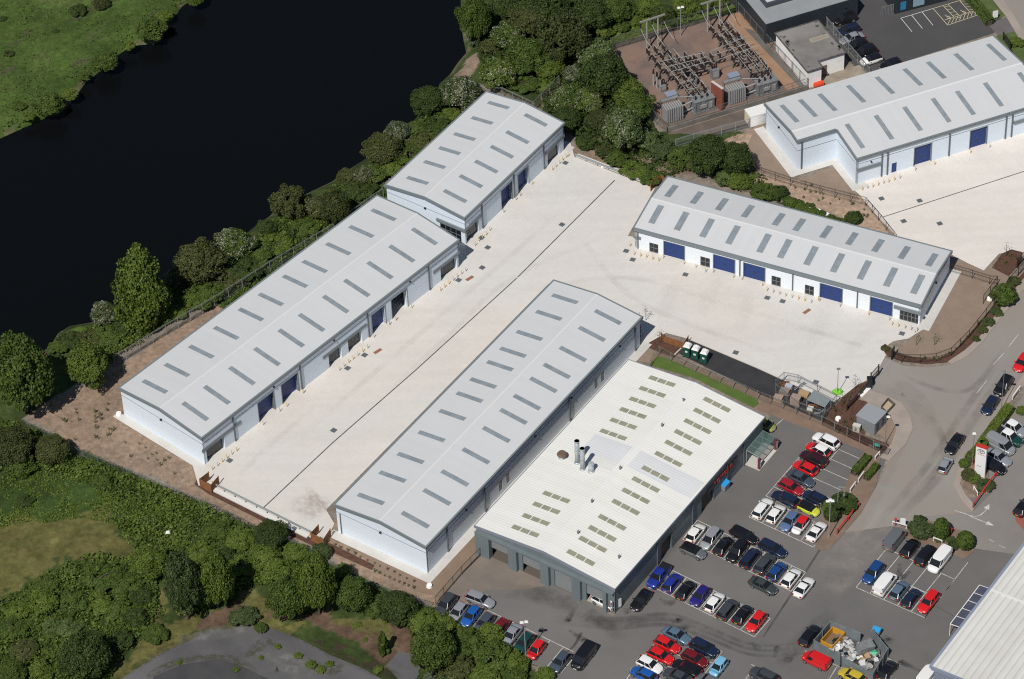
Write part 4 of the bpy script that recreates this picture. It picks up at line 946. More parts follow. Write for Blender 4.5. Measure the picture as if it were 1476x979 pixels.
CT = {  # L W H belt hood cowl-x wscr-top-x roof-rear-x rear-base-x
 'small':  dict(L=3.65, W=1.66, H=1.50, belt=.93, nose=.72, cowl=.95, rf=.25, rr=-1.35, rb=-1.68),
 'hatch':  dict(L=4.20, W=1.79, H=1.46, belt=.93, nose=.70, cowl=.95, rf=.20, rr=-1.45, rb=-1.95),
 'saloon': dict(L=4.65, W=1.82, H=1.43, belt=.92, nose=.68, cowl=.98, rf=.22, rr=-1.0, rb=-1.62),
 'coupe':  dict(L=4.50, W=1.82, H=1.36, belt=.90, nose=.66, cowl=.90, rf=.10, rr=-.95, rb=-1.75),
 'estate': dict(L=4.70, W=1.83, H=1.48, belt=.93, nose=.70, cowl=1.02, rf=.32, rr=-1.85, rb=-2.18),
 'mpv':    dict(L=4.50, W=1.82, H=1.66, belt=.98, nose=.78, cowl=1.25, rf=.45, rr=-1.85, rb=-2.12),
 'suv':    dict(L=4.60, W=1.88, H=1.70, belt=1.05, nose=.88, cowl=1.00, rf=.35, rr=-1.70, rb=-2.10),
 'pickup': dict(L=5.30, W=1.88, H=1.80, belt=1.10, nose=.95, cowl=1.35, rf=.75, rr=-.65, rb=-.85),
 'van':    dict(L=4.95, W=1.92, H=1.97, belt=1.10, nose=.90, cowl=1.75, rf=1.05, rr=-2.35, rb=-2.42),
 'smallvan': dict(L=4.40, W=1.80, H=1.82, belt=1.05, nose=.85, cowl=1.35, rf=.75, rr=-2.1, rb=-2.16)}
def car_meshes(ty):
    p = CT[ty]; L, W, H = p['L'], p['W'], p['H']; hl, hw = L/2, W/2; van = 'van' in ty
    b = MB(); belt = p['belt']; n_ = p['nose']
    deck = belt+.02 if ty in ('saloon','coupe') else belt
    st = [(-hl, .58, .42, deck-.28), (-hl+.05, .76, .34, deck-.14), (-hl+.18, .90, .28, deck-.04), (p['rb']-.02 if p['rb']-.05 > -hl+.2 else -hl+.24, .97, .22, deck), (-hl+1.0, 1.0, .20, belt), (0, 1.0, .20, belt), (p['cowl'], .985, .20, belt-.005), (p['cowl']+.35, .97, .20, belt-.05), (hl-.55, .945, .21, n_+.08), (hl-.26, .86, .24, n_-.01), (hl-.08, .70, .30, n_-.11), (hl, .50, .36, n_-.22)]
    st = sorted(st)
    rings = []
    for xx, ws, z0, z1 in st:
        w_ = hw*ws; zm = z0+(z1-z0)*.55
        half = [(w_*.88, z0), (w_*.985, z0+.10), (w_, zm), (w_*.975, z1-.13), (w_*.92, z1-.045), (w_*.82, z1+.0), (w_*.42, z1+.03)]
        rings.append([(xx, y_, z_) for y_, z_ in half]+[(xx, -y_, z_) for y_, z_ in half[::-1]])
    k = len(rings[0]); vs = [q for r_ in rings for q in r_]; fs = []
    for i in range(len(rings)-1):
        for j in range(k): fs.append((i*k+j, i*k+(j+1)%k, (i+1)*k+(j+1)%k, (i+1)*k+j))
    fs.append(tuple(range(k))); fs.append(tuple(range((len(rings)-1)*k, len(rings)*k))[::-1])
    b.add(vs, fs)
    # greenhouse
    wb, wr = hw*.89, hw*(.84 if van else .68)
    fb, ft, rt, rb = p['cowl']+.02, p['rf'], p['rr'], p['rb']; zt = H-.05
    def gpt(f, side, zf):      # f 0 front..1 rear
        xb = fb+(rb-fb)*f; xt = ft+(rt-ft)*f; return (xb+(xt-xb)*zf, side*(wb+(wr-wb)*zf), belt-.02+(zt-belt+.02)*zf)
    g = MB(); F_ = [0, .3, .62, 1.0]
    vs = []; 
    for zf in (0, .55, 1):
        for s_ in (1, -1):
            for f in (F_ if s_ == 1 else F_[::-1]): vs.append(gpt(f, s_*(1 if zf != .55 else 1.02), zf))
    kk = 8; fs = [(i*kk+j, i*kk+(j+1)%kk, (i+1)*kk+(j+1)%kk, (i+1)*kk+j) for i in range(2) for j in range(kk)]
    fs.append(tuple(range(2*kk, 3*kk))); g.add(vs, fs)
    r = MB(); m_ = .035      # roof panel, slightly domed, its edges over the glass
    rv = []; xa, xb_ = ft+.09, rt-.07; N_ = 9
    for i in range(N_):
        a_ = -1+2*i/(N_-1)
        for j in range(N_):
            b_ = -1+2*j/(N_-1)
            # square grid pressed onto a rounded rectangle, falling away at the rim
            e_ = max(abs(a_), abs(b_)); rr_ = (abs(a_)**7+abs(b_)**7)**(1/7) if e_ else 1; k_ = e_/rr_ if rr_ else 1
            taper = 1-.05*(a_ > 0)*a_**2
            rv.append(((xa+xb_)/2+(xa-xb_)/2*a_*k_, wr*1.06*b_*k_*taper, zt+.055-.030*e_**6-.015*b_**2-(.015*a_**2)))
    rf = [(i*N_+j, (i+1)*N_+j, (i+1)*N_+j+1, i*N_+j+1) for i in range(N_-1) for j in range(N_-1)]
    r.add(rv, rf)
    if van:   # closed sides behind the cab doors
        f0 = .30
        for s_ in (1, -1):
            a0_, a1_, b0, b1 = gpt(f0, s_, 0), gpt(1, s_, 0), gpt(f0, s_, 1), gpt(1, s_, 1)
            o_ = .04*s_; mid0 = gpt(f0, s_, .55); mid1 = gpt(1, s_, .55)
            r.add([(a0_[0],a0_[1]+o_,a0_[2]),(a1_[0],a1_[1]+o_,a1_[2]),(mid1[0],mid1[1]+o_*1.6,mid1[2]),(mid0[0],mid0[1]+o_*1.6,mid0[2]),(b0[0],b0[1]+o_*.8,b0[2]),(b1[0],b1[1]+o_*.8,b1[2])], [(0,1,2,3),(3,2,5,4)] if s_ < 0 else [(3,2,1,0),(4,5,2,3)])
        a, c_ = gpt(1, 1, 0), gpt(1, -1, 0); d, e = gpt(1, 1, 1), gpt(1, -1, 1)
        r.add([(a[0]-.04,a[1]+.04,a[2]),(c_[0]-.04,c_[1]-.04,c_[2]),(e[0]-.04,e[1]-.03,e[2]+.02),(d[0]-.04,d[1]+.03,d[2]+.02)], [(0,1,2,3)])
    # pillars
    pl = MB(); ps = [0, .42, 1.0] if ty not in ('coupe',) else [0, 1.0]
    if van: ps = [0, .28]
    for f in ps:
        for s_ in (1, -1):
            a = Vector(gpt(f, s_, 0)); c_ = Vector(gpt(f, s_, 1)); pl.bar(a+Vector((0,.01*s_,0)), c_+Vector((0,.01*s_,0)), .055 if f in (0,) else .065, .05)
    wm_ = MB(); R_ = .33 if ty not in ('suv','pickup','van') else .37
    wm_.tube((0,-.11,0),(0,.11,0), R_, R_, 16, 0); wm_.tube((0,.112,0),(0,.118,0), R_*.66, R_*.6, 12, 1); wm_.tube((0,-.118,0),(0,-.112,0), R_*.6, R_*.66, 12, 1)
    lp = MB(); zl = n_-.14; lp.hexa([(-.22,-.17,-.06),(.0,-.17,-.06),(-.13,.17,-.06),(-.30,.17,-.06),(-.26,-.17,.06),(-.07,-.17,.05),(-.2,.17,.06),(-.34,.17,.07)])
    tl = MB(); tl.box(-.03, .1, -.14, .14, -.11, .13)
    out = dict(body=b.mesh('body', MAT_WHITE, True), windows=g.mesh('windows', MAT_GLASS), roof=r.mesh('roof', MAT_WHITE, not van), pillars=pl.mesh('pillars', MAT_WHITE), wheel=wm_.mesh('wheel', [MAT_TYRE, MAT_RIM]), headlight=lp.mesh('headlight', MAT_LAMP), tail=tl.mesh('tail_light', MAT_TAIL))
    for nm in ('body','windows'):
        bm = bmesh.new(); bm.from_mesh(out[nm]); bmesh.ops.recalc_face_normals(bm, faces=bm.faces); bm.to_mesh(out[nm]); bm.free()
    pm = MB(); pm.box(-.012,.012,-.26,.26,-.055,.055); out['plate'] = pm.mesh('number_plate', MAT_PLATEY)
    pm = MB(); pm.box(-.012,.012,-.26,.26,-.055,.055); out['platew'] = pm.mesh('number_plate', MAT_PLATEW)
    mm = MB(); mm.box(-.09,.07,-.1,.1,-.06,.07); out['mirror'] = mm.mesh('door_mirror', MAT_BLACKMETAL)
    if ty == 'pickup':
        q = MB(); x1_ = p['rb']-.12; q.box(-hl+.12, x1_, -hw*.86, hw*.86, belt-.02, belt+.05); out['bed'] = q.mesh('load_bed', MAT_BLACKMETAL)
    out['R'] = R_; return out
CM = {k: car_meshes(k) for k in CT}
def setm(o, m): o.material_slots[0].link = 'OBJECT'; o.material_slots[0].material = m
def car(px, py, vec, ty, paint, label, roof=None, group=None, z0=.02, cat=None):
    c = at(px, py, .75); a = at(px-vec[0]*9, py-vec[1]*9, .75); b = at(px+vec[0]*9, py+vec[1]*9, .75)
    rz = math.atan2(b[1]-a[1], b[0]-a[0])
    cat = cat or {'van':'van','smallvan':'van','pickup':'pickup truck'}.get(ty, 'car'); nm = {'van':'parked_van','pickup truck':'pickup_truck'}.get(cat, 'parked_car')
    root = thing(nm, label, cat, (c[0], c[1], z0), rz, group)
    p = CT[ty]; m = CM[ty]; pm = PAINT[paint]; hl, hw = p['L']/2, p['W']/2
    for nme in ('body','pillars','windows','roof'):
        o = link(nme, m[nme], root)
        if nme == 'windows': continue
        setm(o, PAINT[roof] if (roof and nme in ('roof','pillars')) else pm)
    ax = hl*.60
    for sx in (ax+.05, -ax+.05):
        for sy in (1, -1):
            o = link('wheel', m['wheel'], root); o.location = (sx, sy*(hw-.10), m['R'])
    for sy in (1, -1):
        o = link('headlight', m['headlight'], root); o.location = (hl-.08, sy*hw*.60, p['nose']-.08); o.scale = (1, sy, 1)
        o = link('tail_light', m['tail'], root); o.location = (-hl+.03, sy*hw*.70, p['belt']-.18 if 'van' not in ty else p['belt'])
        o = link('door_mirror', m['mirror'], root); o.location = (p['cowl']-.28, sy*(hw+.05), p['belt']+.06); setm(o, pm)
    o = link('number_plate', m['plate'], root); o.location = (-hl-.01, 0, .62)
    o = link('number_plate', m['platew'], root); o.location = (hl+.01, 0, .45)
    if ty == 'pickup': link('load_bed', m['bed'], root)
    return root
UR = (.624,-.781); DL = (-.624,.781); RD = (.896,.443); LU = (-.896,-.443)
U2 = (.61,-.79); D2 = (-.61,.79)
CARS = [
 # line along the shrubs, bottom left of the car park
 (642.3,871.5,DL,'suv','grey','dark grey car at the fence end of the line beside the shrubs'),
 (659.6,882.3,DL,'hatch','silver','silver hatchback between the dark grey end car and the bright blue car'),
 (678.9,887.4,DL,'hatch','blue','bright blue hatchback in the line beside the shrubs'),
 (697.6,898,DL,'hatch','greyblue','slate grey hatchback between the bright blue and the dark red cars'),
 (717.9,906.7,DL,'saloon','darkred','dark red saloon in the line beside the shrubs'),
 (736.6,914.8,DL,'saloon','silver','silver saloon beside the dark red saloon in the shrub-side line'),
 (754.9,926,DL,'hatch','green','dark green car partly behind the twin-headed lamp post'),
 (772.8,936.2,DL,'small','red','small red hatchback beside the twin-headed lamp post'),
 (807.3,953.5,DL,'hatch','greyblue','grey-blue hatchback between an empty bay and the large black van'),
 (840.9,947,DL,'van','black','large black van, last in the shrub-side line'),
 (691.9,863.4,(.92,.36),'estate','silver','silver estate parked crosswise behind the shrub-side line'),
 # row in front of the workshop corner
 (923.8,864,DL,'coupe','black','black car parked against the dark workshop wall near its corner'),
 (949.8,829.5,DL,'pickup','royal','royal blue pickup at the wall end of the row of eight'),
 (968.7,839.2,UR,'hatch','royal','royal blue hatchback next to the royal blue pickup'),
 (988.3,849.8,UR,'hatch','black','black hatchback between the royal blue hatchback and the indigo car'),
 (1009,858.3,DL,'hatch','indigo','indigo car beside the white hatchback in the row of eight'),
 (1030.2,867.1,UR,'hatch','white','white hatchback in the middle of the row of eight by the workshop'),
 (1048.9,877.9,UR,'mpv','grey','dark grey MPV next to the white hatchback in the row of eight'),
 (1070.5,884.8,UR,'hatch','black','black car next to the red hatchback that ends the row of eight'),
 (1090.1,895.2,DL,'hatch','red','red hatchback in the end bay of the row of eight'),
 # second row
 (1002.7,767.4,UR,'hatch','white','white hatchback nearest the workshop wall, beside the silver MPV'),
 (1024,776.4,DL,'mpv','silver','silver MPV beside the white hatchback near the workshop wall'),
 (1042.7,786,UR,'hatch','black','black hatchback between the silver MPV and the large black car'),
 (1062.2,794.4,DL,'suv','black','larger black car in the second row, between the black hatchback and the navy people carrier'),
 (1081.3,804,UR,'mpv','navy','navy people carrier in the second row of the forecourt'),
 (1102.3,812.3,UR,'suv','grey','charcoal SUV beside the navy people carrier in the second row'),
 (1119.6,822.6,UR,'hatch','midblue','dark blue hatchback beside the white hatchback in the second row'),
 (1140.3,832.5,UR,'hatch','white','white hatchback in the last marked bay of the second row'),
 (1158.7,845.7,UR,'coupe','white','white saloon parked outside the end of the second row'),
 (999.3,793.3,(.88,.40),'hatch','darksilver','grey hatchback with black roof parked crosswise below the silver MPV','black'),
 (1072.4,770.8,RD,'estate','black','long black estate parked crosswise above the second row'),
 (1113.9,789.9,RD,'estate','navy','navy estate parked crosswise above the white end cars'),
 (1100,843.3,RD,'saloon','greygreen','grey-green saloon standing crosswise in the lane between two rows'),
 # central block
 (1190.8,635.3,LU,'suv','white','white SUV at the top of the stacked column, nearest the grass-free gravel verge'),
 (1179.1,647.2,LU,'hatch','red','red hatchback with a white roof, second in the stacked column','white'),
 (1172.4,660.7,LU,'suv','maroonblack','very dark maroon SUV between two red cars'),
 (1160.7,673.7,LU,'hatch','red','plain red hatchback between the dark maroon SUV and the slate blue car'),
 (1154.4,688.8,RD,'saloon','greyblue','slate blue car between the plain red and the crimson hatchbacks'),
 (1140.2,701.6,RD,'hatch','crimson','crimson hatchback in the stacked column above the navy estate'),
 (1131.9,718,LU,'estate','navy','navy estate at the lower end of the stacked column'),
 (1174.6,716.9,LU,'hatch','navy','dark navy hatchback above the yellow-green car with black roof'),
 (1165.6,732.6,RD,'small','yellowgreen','small yellow-green car with a black roof','black'),
 (1099.3,732.1,UR,'estate','white','white estate at the left end of the row of five under the stacked column'),
 (1118.4,739.8,UR,'hatch','white','white hatchback beside the white estate in the row of five'),
 (1138.2,750.6,DL,'hatch','skyblue','mid blue hatchback in the middle of the row of five'),
 (1153.9,756.6,DL,'small','white','small white car with a red roof','red'),
 (1176.9,765.2,UR,'coupe','white','white car standing in the disabled bay'),
 (1102.6,611,RD,'small','lime','lime car in the shade behind the far corner of the dealership'),
 # bottom block
 (975.6,914.8,RD,'saloon','steelblue','steel blue saloon at the top of the lower block of bays'),
 (961.8,928.6,RD,'hatch','red','red hatchback directly below the steel blue saloon'),
 (952.6,944.7,RD,'hatch','red','red hatchback directly above the white hatchback in the lower block'),
 (936.4,957.4,RD,'hatch','white','white hatchback below two red hatchbacks in the lower block'),
 (927.2,971.2,LU,'hatch','blue','bright blue car cut by the picture edge below the white hatchback'),
 (1014.8,933.9,RD,'suv','navy','navy SUV at the outer end of the lower block'),
 (1001.4,948.6,RD,'hatch','darkred','dark red hatchback between the navy SUV and the long black car'),
 (989.4,962,LU,'estate','black','long black car below the dark red hatchback in the lower block'),
 (976,974,LU,'saloon','grey','dark grey car cut by the picture edge in the lower block'),
 (1035.5,960.8,DL,'small','lightblue','small pale blue car parked alone outside the lower block'),
 (1021,981,LU,'hatch','darksilver','grey car at the bottom picture edge below the pale blue car'),
 # round the waste compound
 (1101,974,LU,'suv','grey','dark grey SUV with pale roof bars at the bottom edge, left of the waste compound'),
 (1167.5,914.8,UR,'estate','black','black estate parked against the end wall of the waste compound'),
 (1176,951.6,LU,'smallvan','red','red car-derived van along the front wall of the waste compound'),
 (1228,973.5,LU,'hatch','mustard','mustard yellow car at the bottom edge by the waste compound'),
 (1279.2,965,UR,'hatch','black','black car in the bay right of the waste compound'),
 # right block
 (1289.9,777,UR,'van','darksilver','dark silver van at the planting bed end of the right-hand bays'),
 (1311.5,789,UR,'hatch','black','black car beside the dark silver van'),
 (1333.9,799.9,UR,'suv','black','black SUV between the black car and the white windowed van'),
 (1354.2,808.3,DL,'van','white','white van with visible windscreen at the end of the upper right-hand bays'),
 (1258.6,825.4,DL,'suv','midblue','dark blue SUV in the corner bay beside the white panel van'),
 (1275.9,841.1,UR,'van','white','white panel van showing its plain roof, between dark blue SUV and steel blue hatchback'),
 (1296.2,850,UR,'hatch','steelblue','steel blue hatchback in the lower right-hand bays'),
 (1313.5,861,UR,'hatch','navy','navy hatchback beside the red estate in the lower right-hand bays'),
 (1338.2,866.6,DL,'estate','red','red estate in the end bay of the lower right-hand bays'),
 # street
 (1446.1,555.4,(-.56,.83),'suv','black','black SUV parked on the street, ahead of the navy car'),
 (1427,583.5,(-.56,.83),'hatch','navy','navy car parked on the street beside the hedge end'),
 (1375.9,638.9,(-.58,.82),'saloon','black','black saloon on the street behind the silver hatchback'),
 (1362.6,669.6,(.5,-.86),'small','silver','small silver hatchback at the street corner by the tall white sign'),
 (1473,522,(-.56,.83),'hatch','red','red car cut by the right picture edge on the street'),
 # under the sign
 (1458.7,615.8,(.87,.49),'pickup','silver','silver pickup with black bed cover and white cab roof','white'),
 (1452.3,628.7,(.87,.49),'pickup','green','very dark green pickup with white cab roof','white'),
 (1442.3,641.5,(.87,.49),'van','silver','silver van between the dark green pickup and the silver saloon'),
 (1438.7,658,(.87,.49),'saloon','silver','silver saloon below the silver van beside the tall sign'),
 (1433,670.9,(.87,.49),'hatch','black','black car half hidden behind the tall white sign'),
 (1475,730,(.62,-.78),'hatch','black','black car at the right picture edge by the red paving'),
 # upper car park
 (1217.5,26.8,(-.95,.30),'suv','black','large black 4x4 at the top of the upper car park line'),
 (1222.2,42.8,(-.95,.30),'estate','navy','navy estate second from the top in the upper car park line'),
 (1227.7,54.3,(-.95,.30),'saloon','silver','pale silver saloon in the upper car park line'),
 (1235.4,63.4,(-.95,.30),'hatch','black','black hatchback beside the pale silver saloon'),
 (1246.5,73.9,(-.95,.30),'suv','black','black SUV next to the white car in the upper car park'),
 (1255.9,85,(-.95,.30),'hatch','white','white car with black roof in the upper car park','black'),
 (1284,92,(-.95,.30),'hatch','black','black car mostly hidden behind the stepped unit roof'),
 (1337,975,U2,'van','white','white van at the front of the corner warehouse, cut by the bottom edge'),
 (871,866,(.6,.3),'hatch','white','white car inside the open end bay of the workshop'),
]
for c_ in CARS: car(*c_)

# ================================================================== ROAD MARKINGS
mk = MB(); WL = .11
def pline(a, b, wd=WL, z=.028): mk.line(at2(*a), at2(*b), wd, z)
def bays_row(f0, f1, b0, n, close=True, front=True):
    """front line f0->f1 split in n bays, each running towards b0-f0"""
    dx, dy = b0[0]-f0[0], b0[1]-f0[1]
    if front: pline(f0, f1)
    pline((f0[0]+dx,f0[1]+dy),(f1[0]+dx,f1[1]+dy)) if close else None
    for k in range(n+1):
        q = (f0[0]+(f1[0]-f0[0])*k/n, f0[1]+(f1[1]-f0[1])*k/n); pline(q, (q[0]+dx,q[1]+dy))
bays_row((946.8,849.1),(1087.3,918.2),(969.8,822.6),7)
bays_row((984,777.5),(1140.3,852.6),(1005,750),8)
bays_row((1079.8,745.5),(1172.5,789),(1100.5,718),5)
bays_row((1233.9,847),(1333.1,890.7),(1255,820),5); bays_row((1255.5,818.5),(1354,863),(1278,791),5,front=True)
pline((1333.1,890.7),(1395,811)); 
bays_row((1172,636),(1104,715),(1203,651),6,close=False); bays_row((1209,648),(1150,717),(1247,665),5,close=False,front=False)
pline((1214,641.6),(1136,733))
pline((695.5,876.2),(827.6,940.2))
for k in range(9):
    q = (676+k*19.6, 866+k*9.4); pline(q, (q[0]-25,q[1]+30))
bays_row((956,911.5),(903,979),(998,931),4); bays_row((998,931),(946,998),(1041,939),4,front=False)
pline((1087,962),(1075,979)); pline((1087,962),(1130,982)); pline((1083,958),(1115,975))
pline((1160,938),(1262,986)); pline((1278,949),(1298,957)); pline((1298,957),(1270,995)); pline((1206,962),(1192,984))
pline((1103,627),(1128.5,604.5)); pline((1100,636),(1106,628))
pline((1415,685),(1470,620),.13)
# disabled bay symbols
def ring(c, r, z=.028, wd=.1, a0=0, a1=6.283):
    prev = None
    for k in range(13):
        an = a0+(a1-a0)*k/12; q = (c[0]+r*math.cos(an), c[1]+r*math.sin(an))
        if prev: mk.line(prev, q, wd, z)
        prev = q
def wheelchair(px, py, s=1.0, rot=0):
    c = at2(px, py); ring(c, .42*s, a0=-2.6+rot, a1=1.6+rot)
    d = lambda a, l: (c[0]+math.cos(a+rot)*l*s, c[1]+math.sin(a+rot)*l*s)
    mk.line(d(1.57,.1), d(1.57,.85), .12*s, .029); mk.line(d(1.57,.42), d(.9,.62), .1*s, .030); ring(d(1.57,1.02), .1*s, .031, .1*s)
    mk.line(d(.1,.1), d(-.5,.6), .12*s, .032)
wheelchair(1177,780,1.1,-.6)
# arrows at the entrance and dashes on the street
def arrow(pts, wd=.16):
    for a, b in zip(pts[:-1], pts[1:]): pline(a, b, wd, .030)
    a, b = np.array(at2(*pts[-2])), np.array(at2(*pts[-1])); d = (b-a)/np.linalg.norm(b-a); n_ = np.array([-d[1], d[0]])
    mk.add([(*(b+d*.9),.031), (*(b+n_*.45-d*.3),.031), (*(b-n_*.45-d*.3),.031)], [(0,2,1)])
arrow([(1376,736),(1395,742),(1402,746),(1425,755)]); arrow([(1398,743),(1405,745),(1413,743),(1420,737),(1423,732)])
for a, b in (((1432,526),(1447,509)),((1454,500),(1468,482)),((1408,567),(1423,548)),((1440,786),(1448,790)),((1426,778),(1432,781))): pline(a, b, .12)
pline((1399,664),(1436,618),.08); 
o = mk.build('road_marking', mat('worn_white_line', (.56,.55,.52), .8, (.30,.29,.28), 1.6, .8)); o['kind'] = 'structure'
mk = MB()
for k in range(3):
    q = (1298.5+k*15.2, 26.5-k*4.6); pline(q, (q[0]+16,q[1]+19.5), .1, .03)
pline((1298.5,26.5),(1345,12.5), .1, .03)
o = mk.build('road_marking', mat('fresh_white_line', (.66,.66,.64), .7)); o['kind'] = 'structure'
mk = MB()
pline((1345,12.5),(1390,-1),.1,.03); pline((1345,12.5),(1366,36.5),.1,.03); pline((1366,36.5),(1412,21),.1,.03); pline((1412,21),(1390,-1),.1,.03)
pline((1359,8),(1377,27),.1,.03); pline((1366,6),(1384,24),.1,.03); pline((1383,1),(1400,20),.1,.03); pline((1362,29),(1408,15),.1,.03)
for k in range(5): pline((1361+k*4.2,10+k*4.2),(1369+k*4,9+k*4),.08,.03); pline((1385+k*4,2+k*4),(1393+k*3.6,2+k*4),.08,.03)
for k in range(8): pline((1366+k*5.6,35.5-k*1.9),(1371+k*5.2,26-k*1.6),.08,.03)
wheelchair(1366.5,25.5,.8,.5); wheelchair(1389,18.5,.8,.5)
o = mk.build('road_marking', mat('yellow_line', (.60,.54,.33), .7)); o['kind'] = 'structure'

# tyre marks, patched trenches and stains worn into the forecourt
def ribbon(mb, pts, wds, z):
    q = [np.array(at2(*p_)) for p_ in pts]; L_ = []
    # smooth the polyline (Catmull-Rom)
    q = [q[0]*2-q[1]]+q+[q[-1]*2-q[-2]]; out = []
    for i in range(1, len(q)-2):
        for k in range(6):
            t = k/6; a, b, c_, d = q[i-1], q[i], q[i+1], q[i+2]
            out.append(.5*((2*b)+(-a+c_)*t+(2*a-5*b+4*c_-d)*t*t+(-a+3*b-3*c_+d)*t**3))
    out.append(q[-2]); n = len(out); vs = []; al = []
    for i, p_ in enumerate(out):
        d = out[min(i+1,n-1)]-out[max(i-1,0)]; d = d/(np.linalg.norm(d)+1e-9); w_ = np.interp(i/(n-1), np.linspace(0,1,len(wds)), wds)/2; nn = np.array([-d[1],d[0]])
        e = min(1, 4*i/(n-1), 4*(n-1-i)/(n-1)) if w_ > .3 else 1
        for f, g_ in ((-1,0),(-.45,1),(.45,1),(1,0)): vs.append((*(p_+nn*w_*f),z)); al.append(e*(g_ if w_ > .3 else 1))
    mb.add(vs, [(4*i+j,4*i+4+j,4*i+5+j,4*i+1+j) for i in range(n-1) for j in range(3)]); mb.al = getattr(mb, 'al', [])+al
def stain(mb, name, m):
    o = mb.build(name, m); o['kind'] = 'structure'; ca = o.data.color_attributes.new('Worn', 'FLOAT_COLOR', 'POINT')
    ca.data.foreach_set('color', np.repeat(np.array(mb.al, dtype=np.float32)[:,None], 4, 1).ravel()); return o
def stainmat(name, c, amt, sc=.35, lo=.34, hi=.82):
    m = bpy.data.materials.new(name); m.use_nodes = True; n, l = m.node_tree.nodes, m.node_tree.links; p = n['Principled BSDF']; p.inputs['Base Color'].default_value = (*c,1); p.inputs['Roughness'].default_value = .9
    g_ = n.new('ShaderNodeNewGeometry'); t = n.new('ShaderNodeTexNoise'); t.inputs['Scale'].default_value = sc; t.inputs['Detail'].default_value = 8; t.inputs['Roughness'].default_value = .68; tl = n.new('ShaderNodeMapping'); tl.inputs['Rotation'].default_value = (.7,.5,.3); l.new(g_.outputs['Position'], tl.inputs['Vector']); l.new(tl.outputs[0], t.inputs['Vector'])
    mr = n.new('ShaderNodeMapRange'); mr.inputs[1].default_value = lo; mr.inputs[2].default_value = hi; mr.inputs[4].default_value = amt; l.new(t.outputs['Fac'], mr.inputs[0])
    vc = n.new('ShaderNodeVertexColor'); vc.layer_name = 'Worn'; mu = n.new('ShaderNodeMath'); mu.operation = 'MULTIPLY'; l.new(mr.outputs[0], mu.inputs[0]); l.new(vc.outputs[0], mu.inputs[1]); l.new(mu.outputs[0], p.inputs['Alpha']); return m
mb = MB(); Z_ = .0205
ribbon(mb, [(1214,742),(1180,795),(1145,850),(1100,918)], [.35,.3,.35,.3], Z_); ribbon(mb, [(1345,872),(1378,890),(1402,905)], [.1,.1,.1], Z_+.001)
ribbon(mb, [(838,912),(828,930),(812,945)], [.5,.4,.3], Z_)
o = mb.build('trench_patch', mat('tar_seal', (.055,.052,.05), .85, (.085,.08,.076), .6)); o['kind'] = 'structure'
mb = MB()
for k, off in enumerate((0, 7, 15)):
    ribbon(mb, [(790,880+off),(880,893+off*.8),(960,886+off),(1020,905+off),(1090,930+off),(1190,925+off)], [1.1,1.3,1.2,1.0,.8,.6], .0215+.0012*k)
ribbon(mb, [(720,850),(780,858),(850,885),(900,925)], [3.5,4.2,3.5,2.5], .0255); ribbon(mb, [(1060,660),(1000,740),(955,800),(915,850)], [2.2,2.6,2.8,2.2], .0265)
ribbon(mb, [(1205,880),(1150,930),(1120,960)], [3,3.5,2], .0285)
stain(mb, 'tyre_stain', stainmat('tyre_stain', (.045,.042,.040), .5))
mb = MB()
for k, (pts, w_) in enumerate(((((1300,540),(1350,560),(1400,560),(1450,500)),1.2),(((1280,560),(1340,600),(1360,660),(1300,730)),1.5),(((1460,520),(1400,610),(1350,690),(1280,760)),2.0),(((1440,520),(1385,600),(1330,680),(1250,770)),1.6))):
    ribbon(mb, pts, [w_]*4, .0215+.0012*k)
stain(mb, 'tyre_stain', stainmat('road_wear', (.13,.122,.115), .42, .25))
mb = MB(); ribbon(mb, [(1268,590),(1300,560),(1330,590),(1360,640)], [3,4,4,2], .0275); ribbon(mb, [(1160,850),(1215,790),(1290,660),(1330,560)], [3,4,2.0,2.0], .0285); ribbon(mb, [(1180,880),(1240,800),(1300,745)], [4,6,4], .0295)
stain(mb, 'dust_stain', stainmat('pale_dust', (.36,.32,.28), .7, .4))
mb = MB(); ribbon(mb, [(415,722),(440,728),(462,735),(472,742)], [2.5,6,6,2.5], .0245); ribbon(mb, [(440,700),(455,720),(470,738)], [1,2.5,1.5], .0255)
stain(mb, 'mud_stain', stainmat('mud_stain', (.32,.235,.175), .42, 1.1))
mb = MB()
for k, pts in enumerate((((420,640),(560,520),(700,400),(860,260)),((520,600),(640,490),(740,400),(900,330)),((760,420),(900,400),(1050,440),(1250,500)),((830,330),(900,420),(1000,470),(1150,520)),((1120,470),(1180,480),(1240,500)),((340,690),(380,650),(450,590)))): ribbon(mb, pts, [1.4]*len(pts), .0225+.0003*k)
stain(mb, 'tyre_stain', stainmat('yard_tyre_wear', (.44,.405,.37), .20, .22))
mb = MB()
for k, pts in enumerate((((1080,418),(1075,450),(1060,490)),((1190,445),(1180,475),(1165,505)),((1040,400),(1020,430),(1010,460)),((1260,470),(1240,490),(1210,520)),((980,400),(960,440),(950,470)))): ribbon(mb, pts, [2.2,3.2,2.0], .0245+.0003*k)
stain(mb, 'wash_mark', stainmat('pale_wash', (.74,.72,.68), .6, .35))

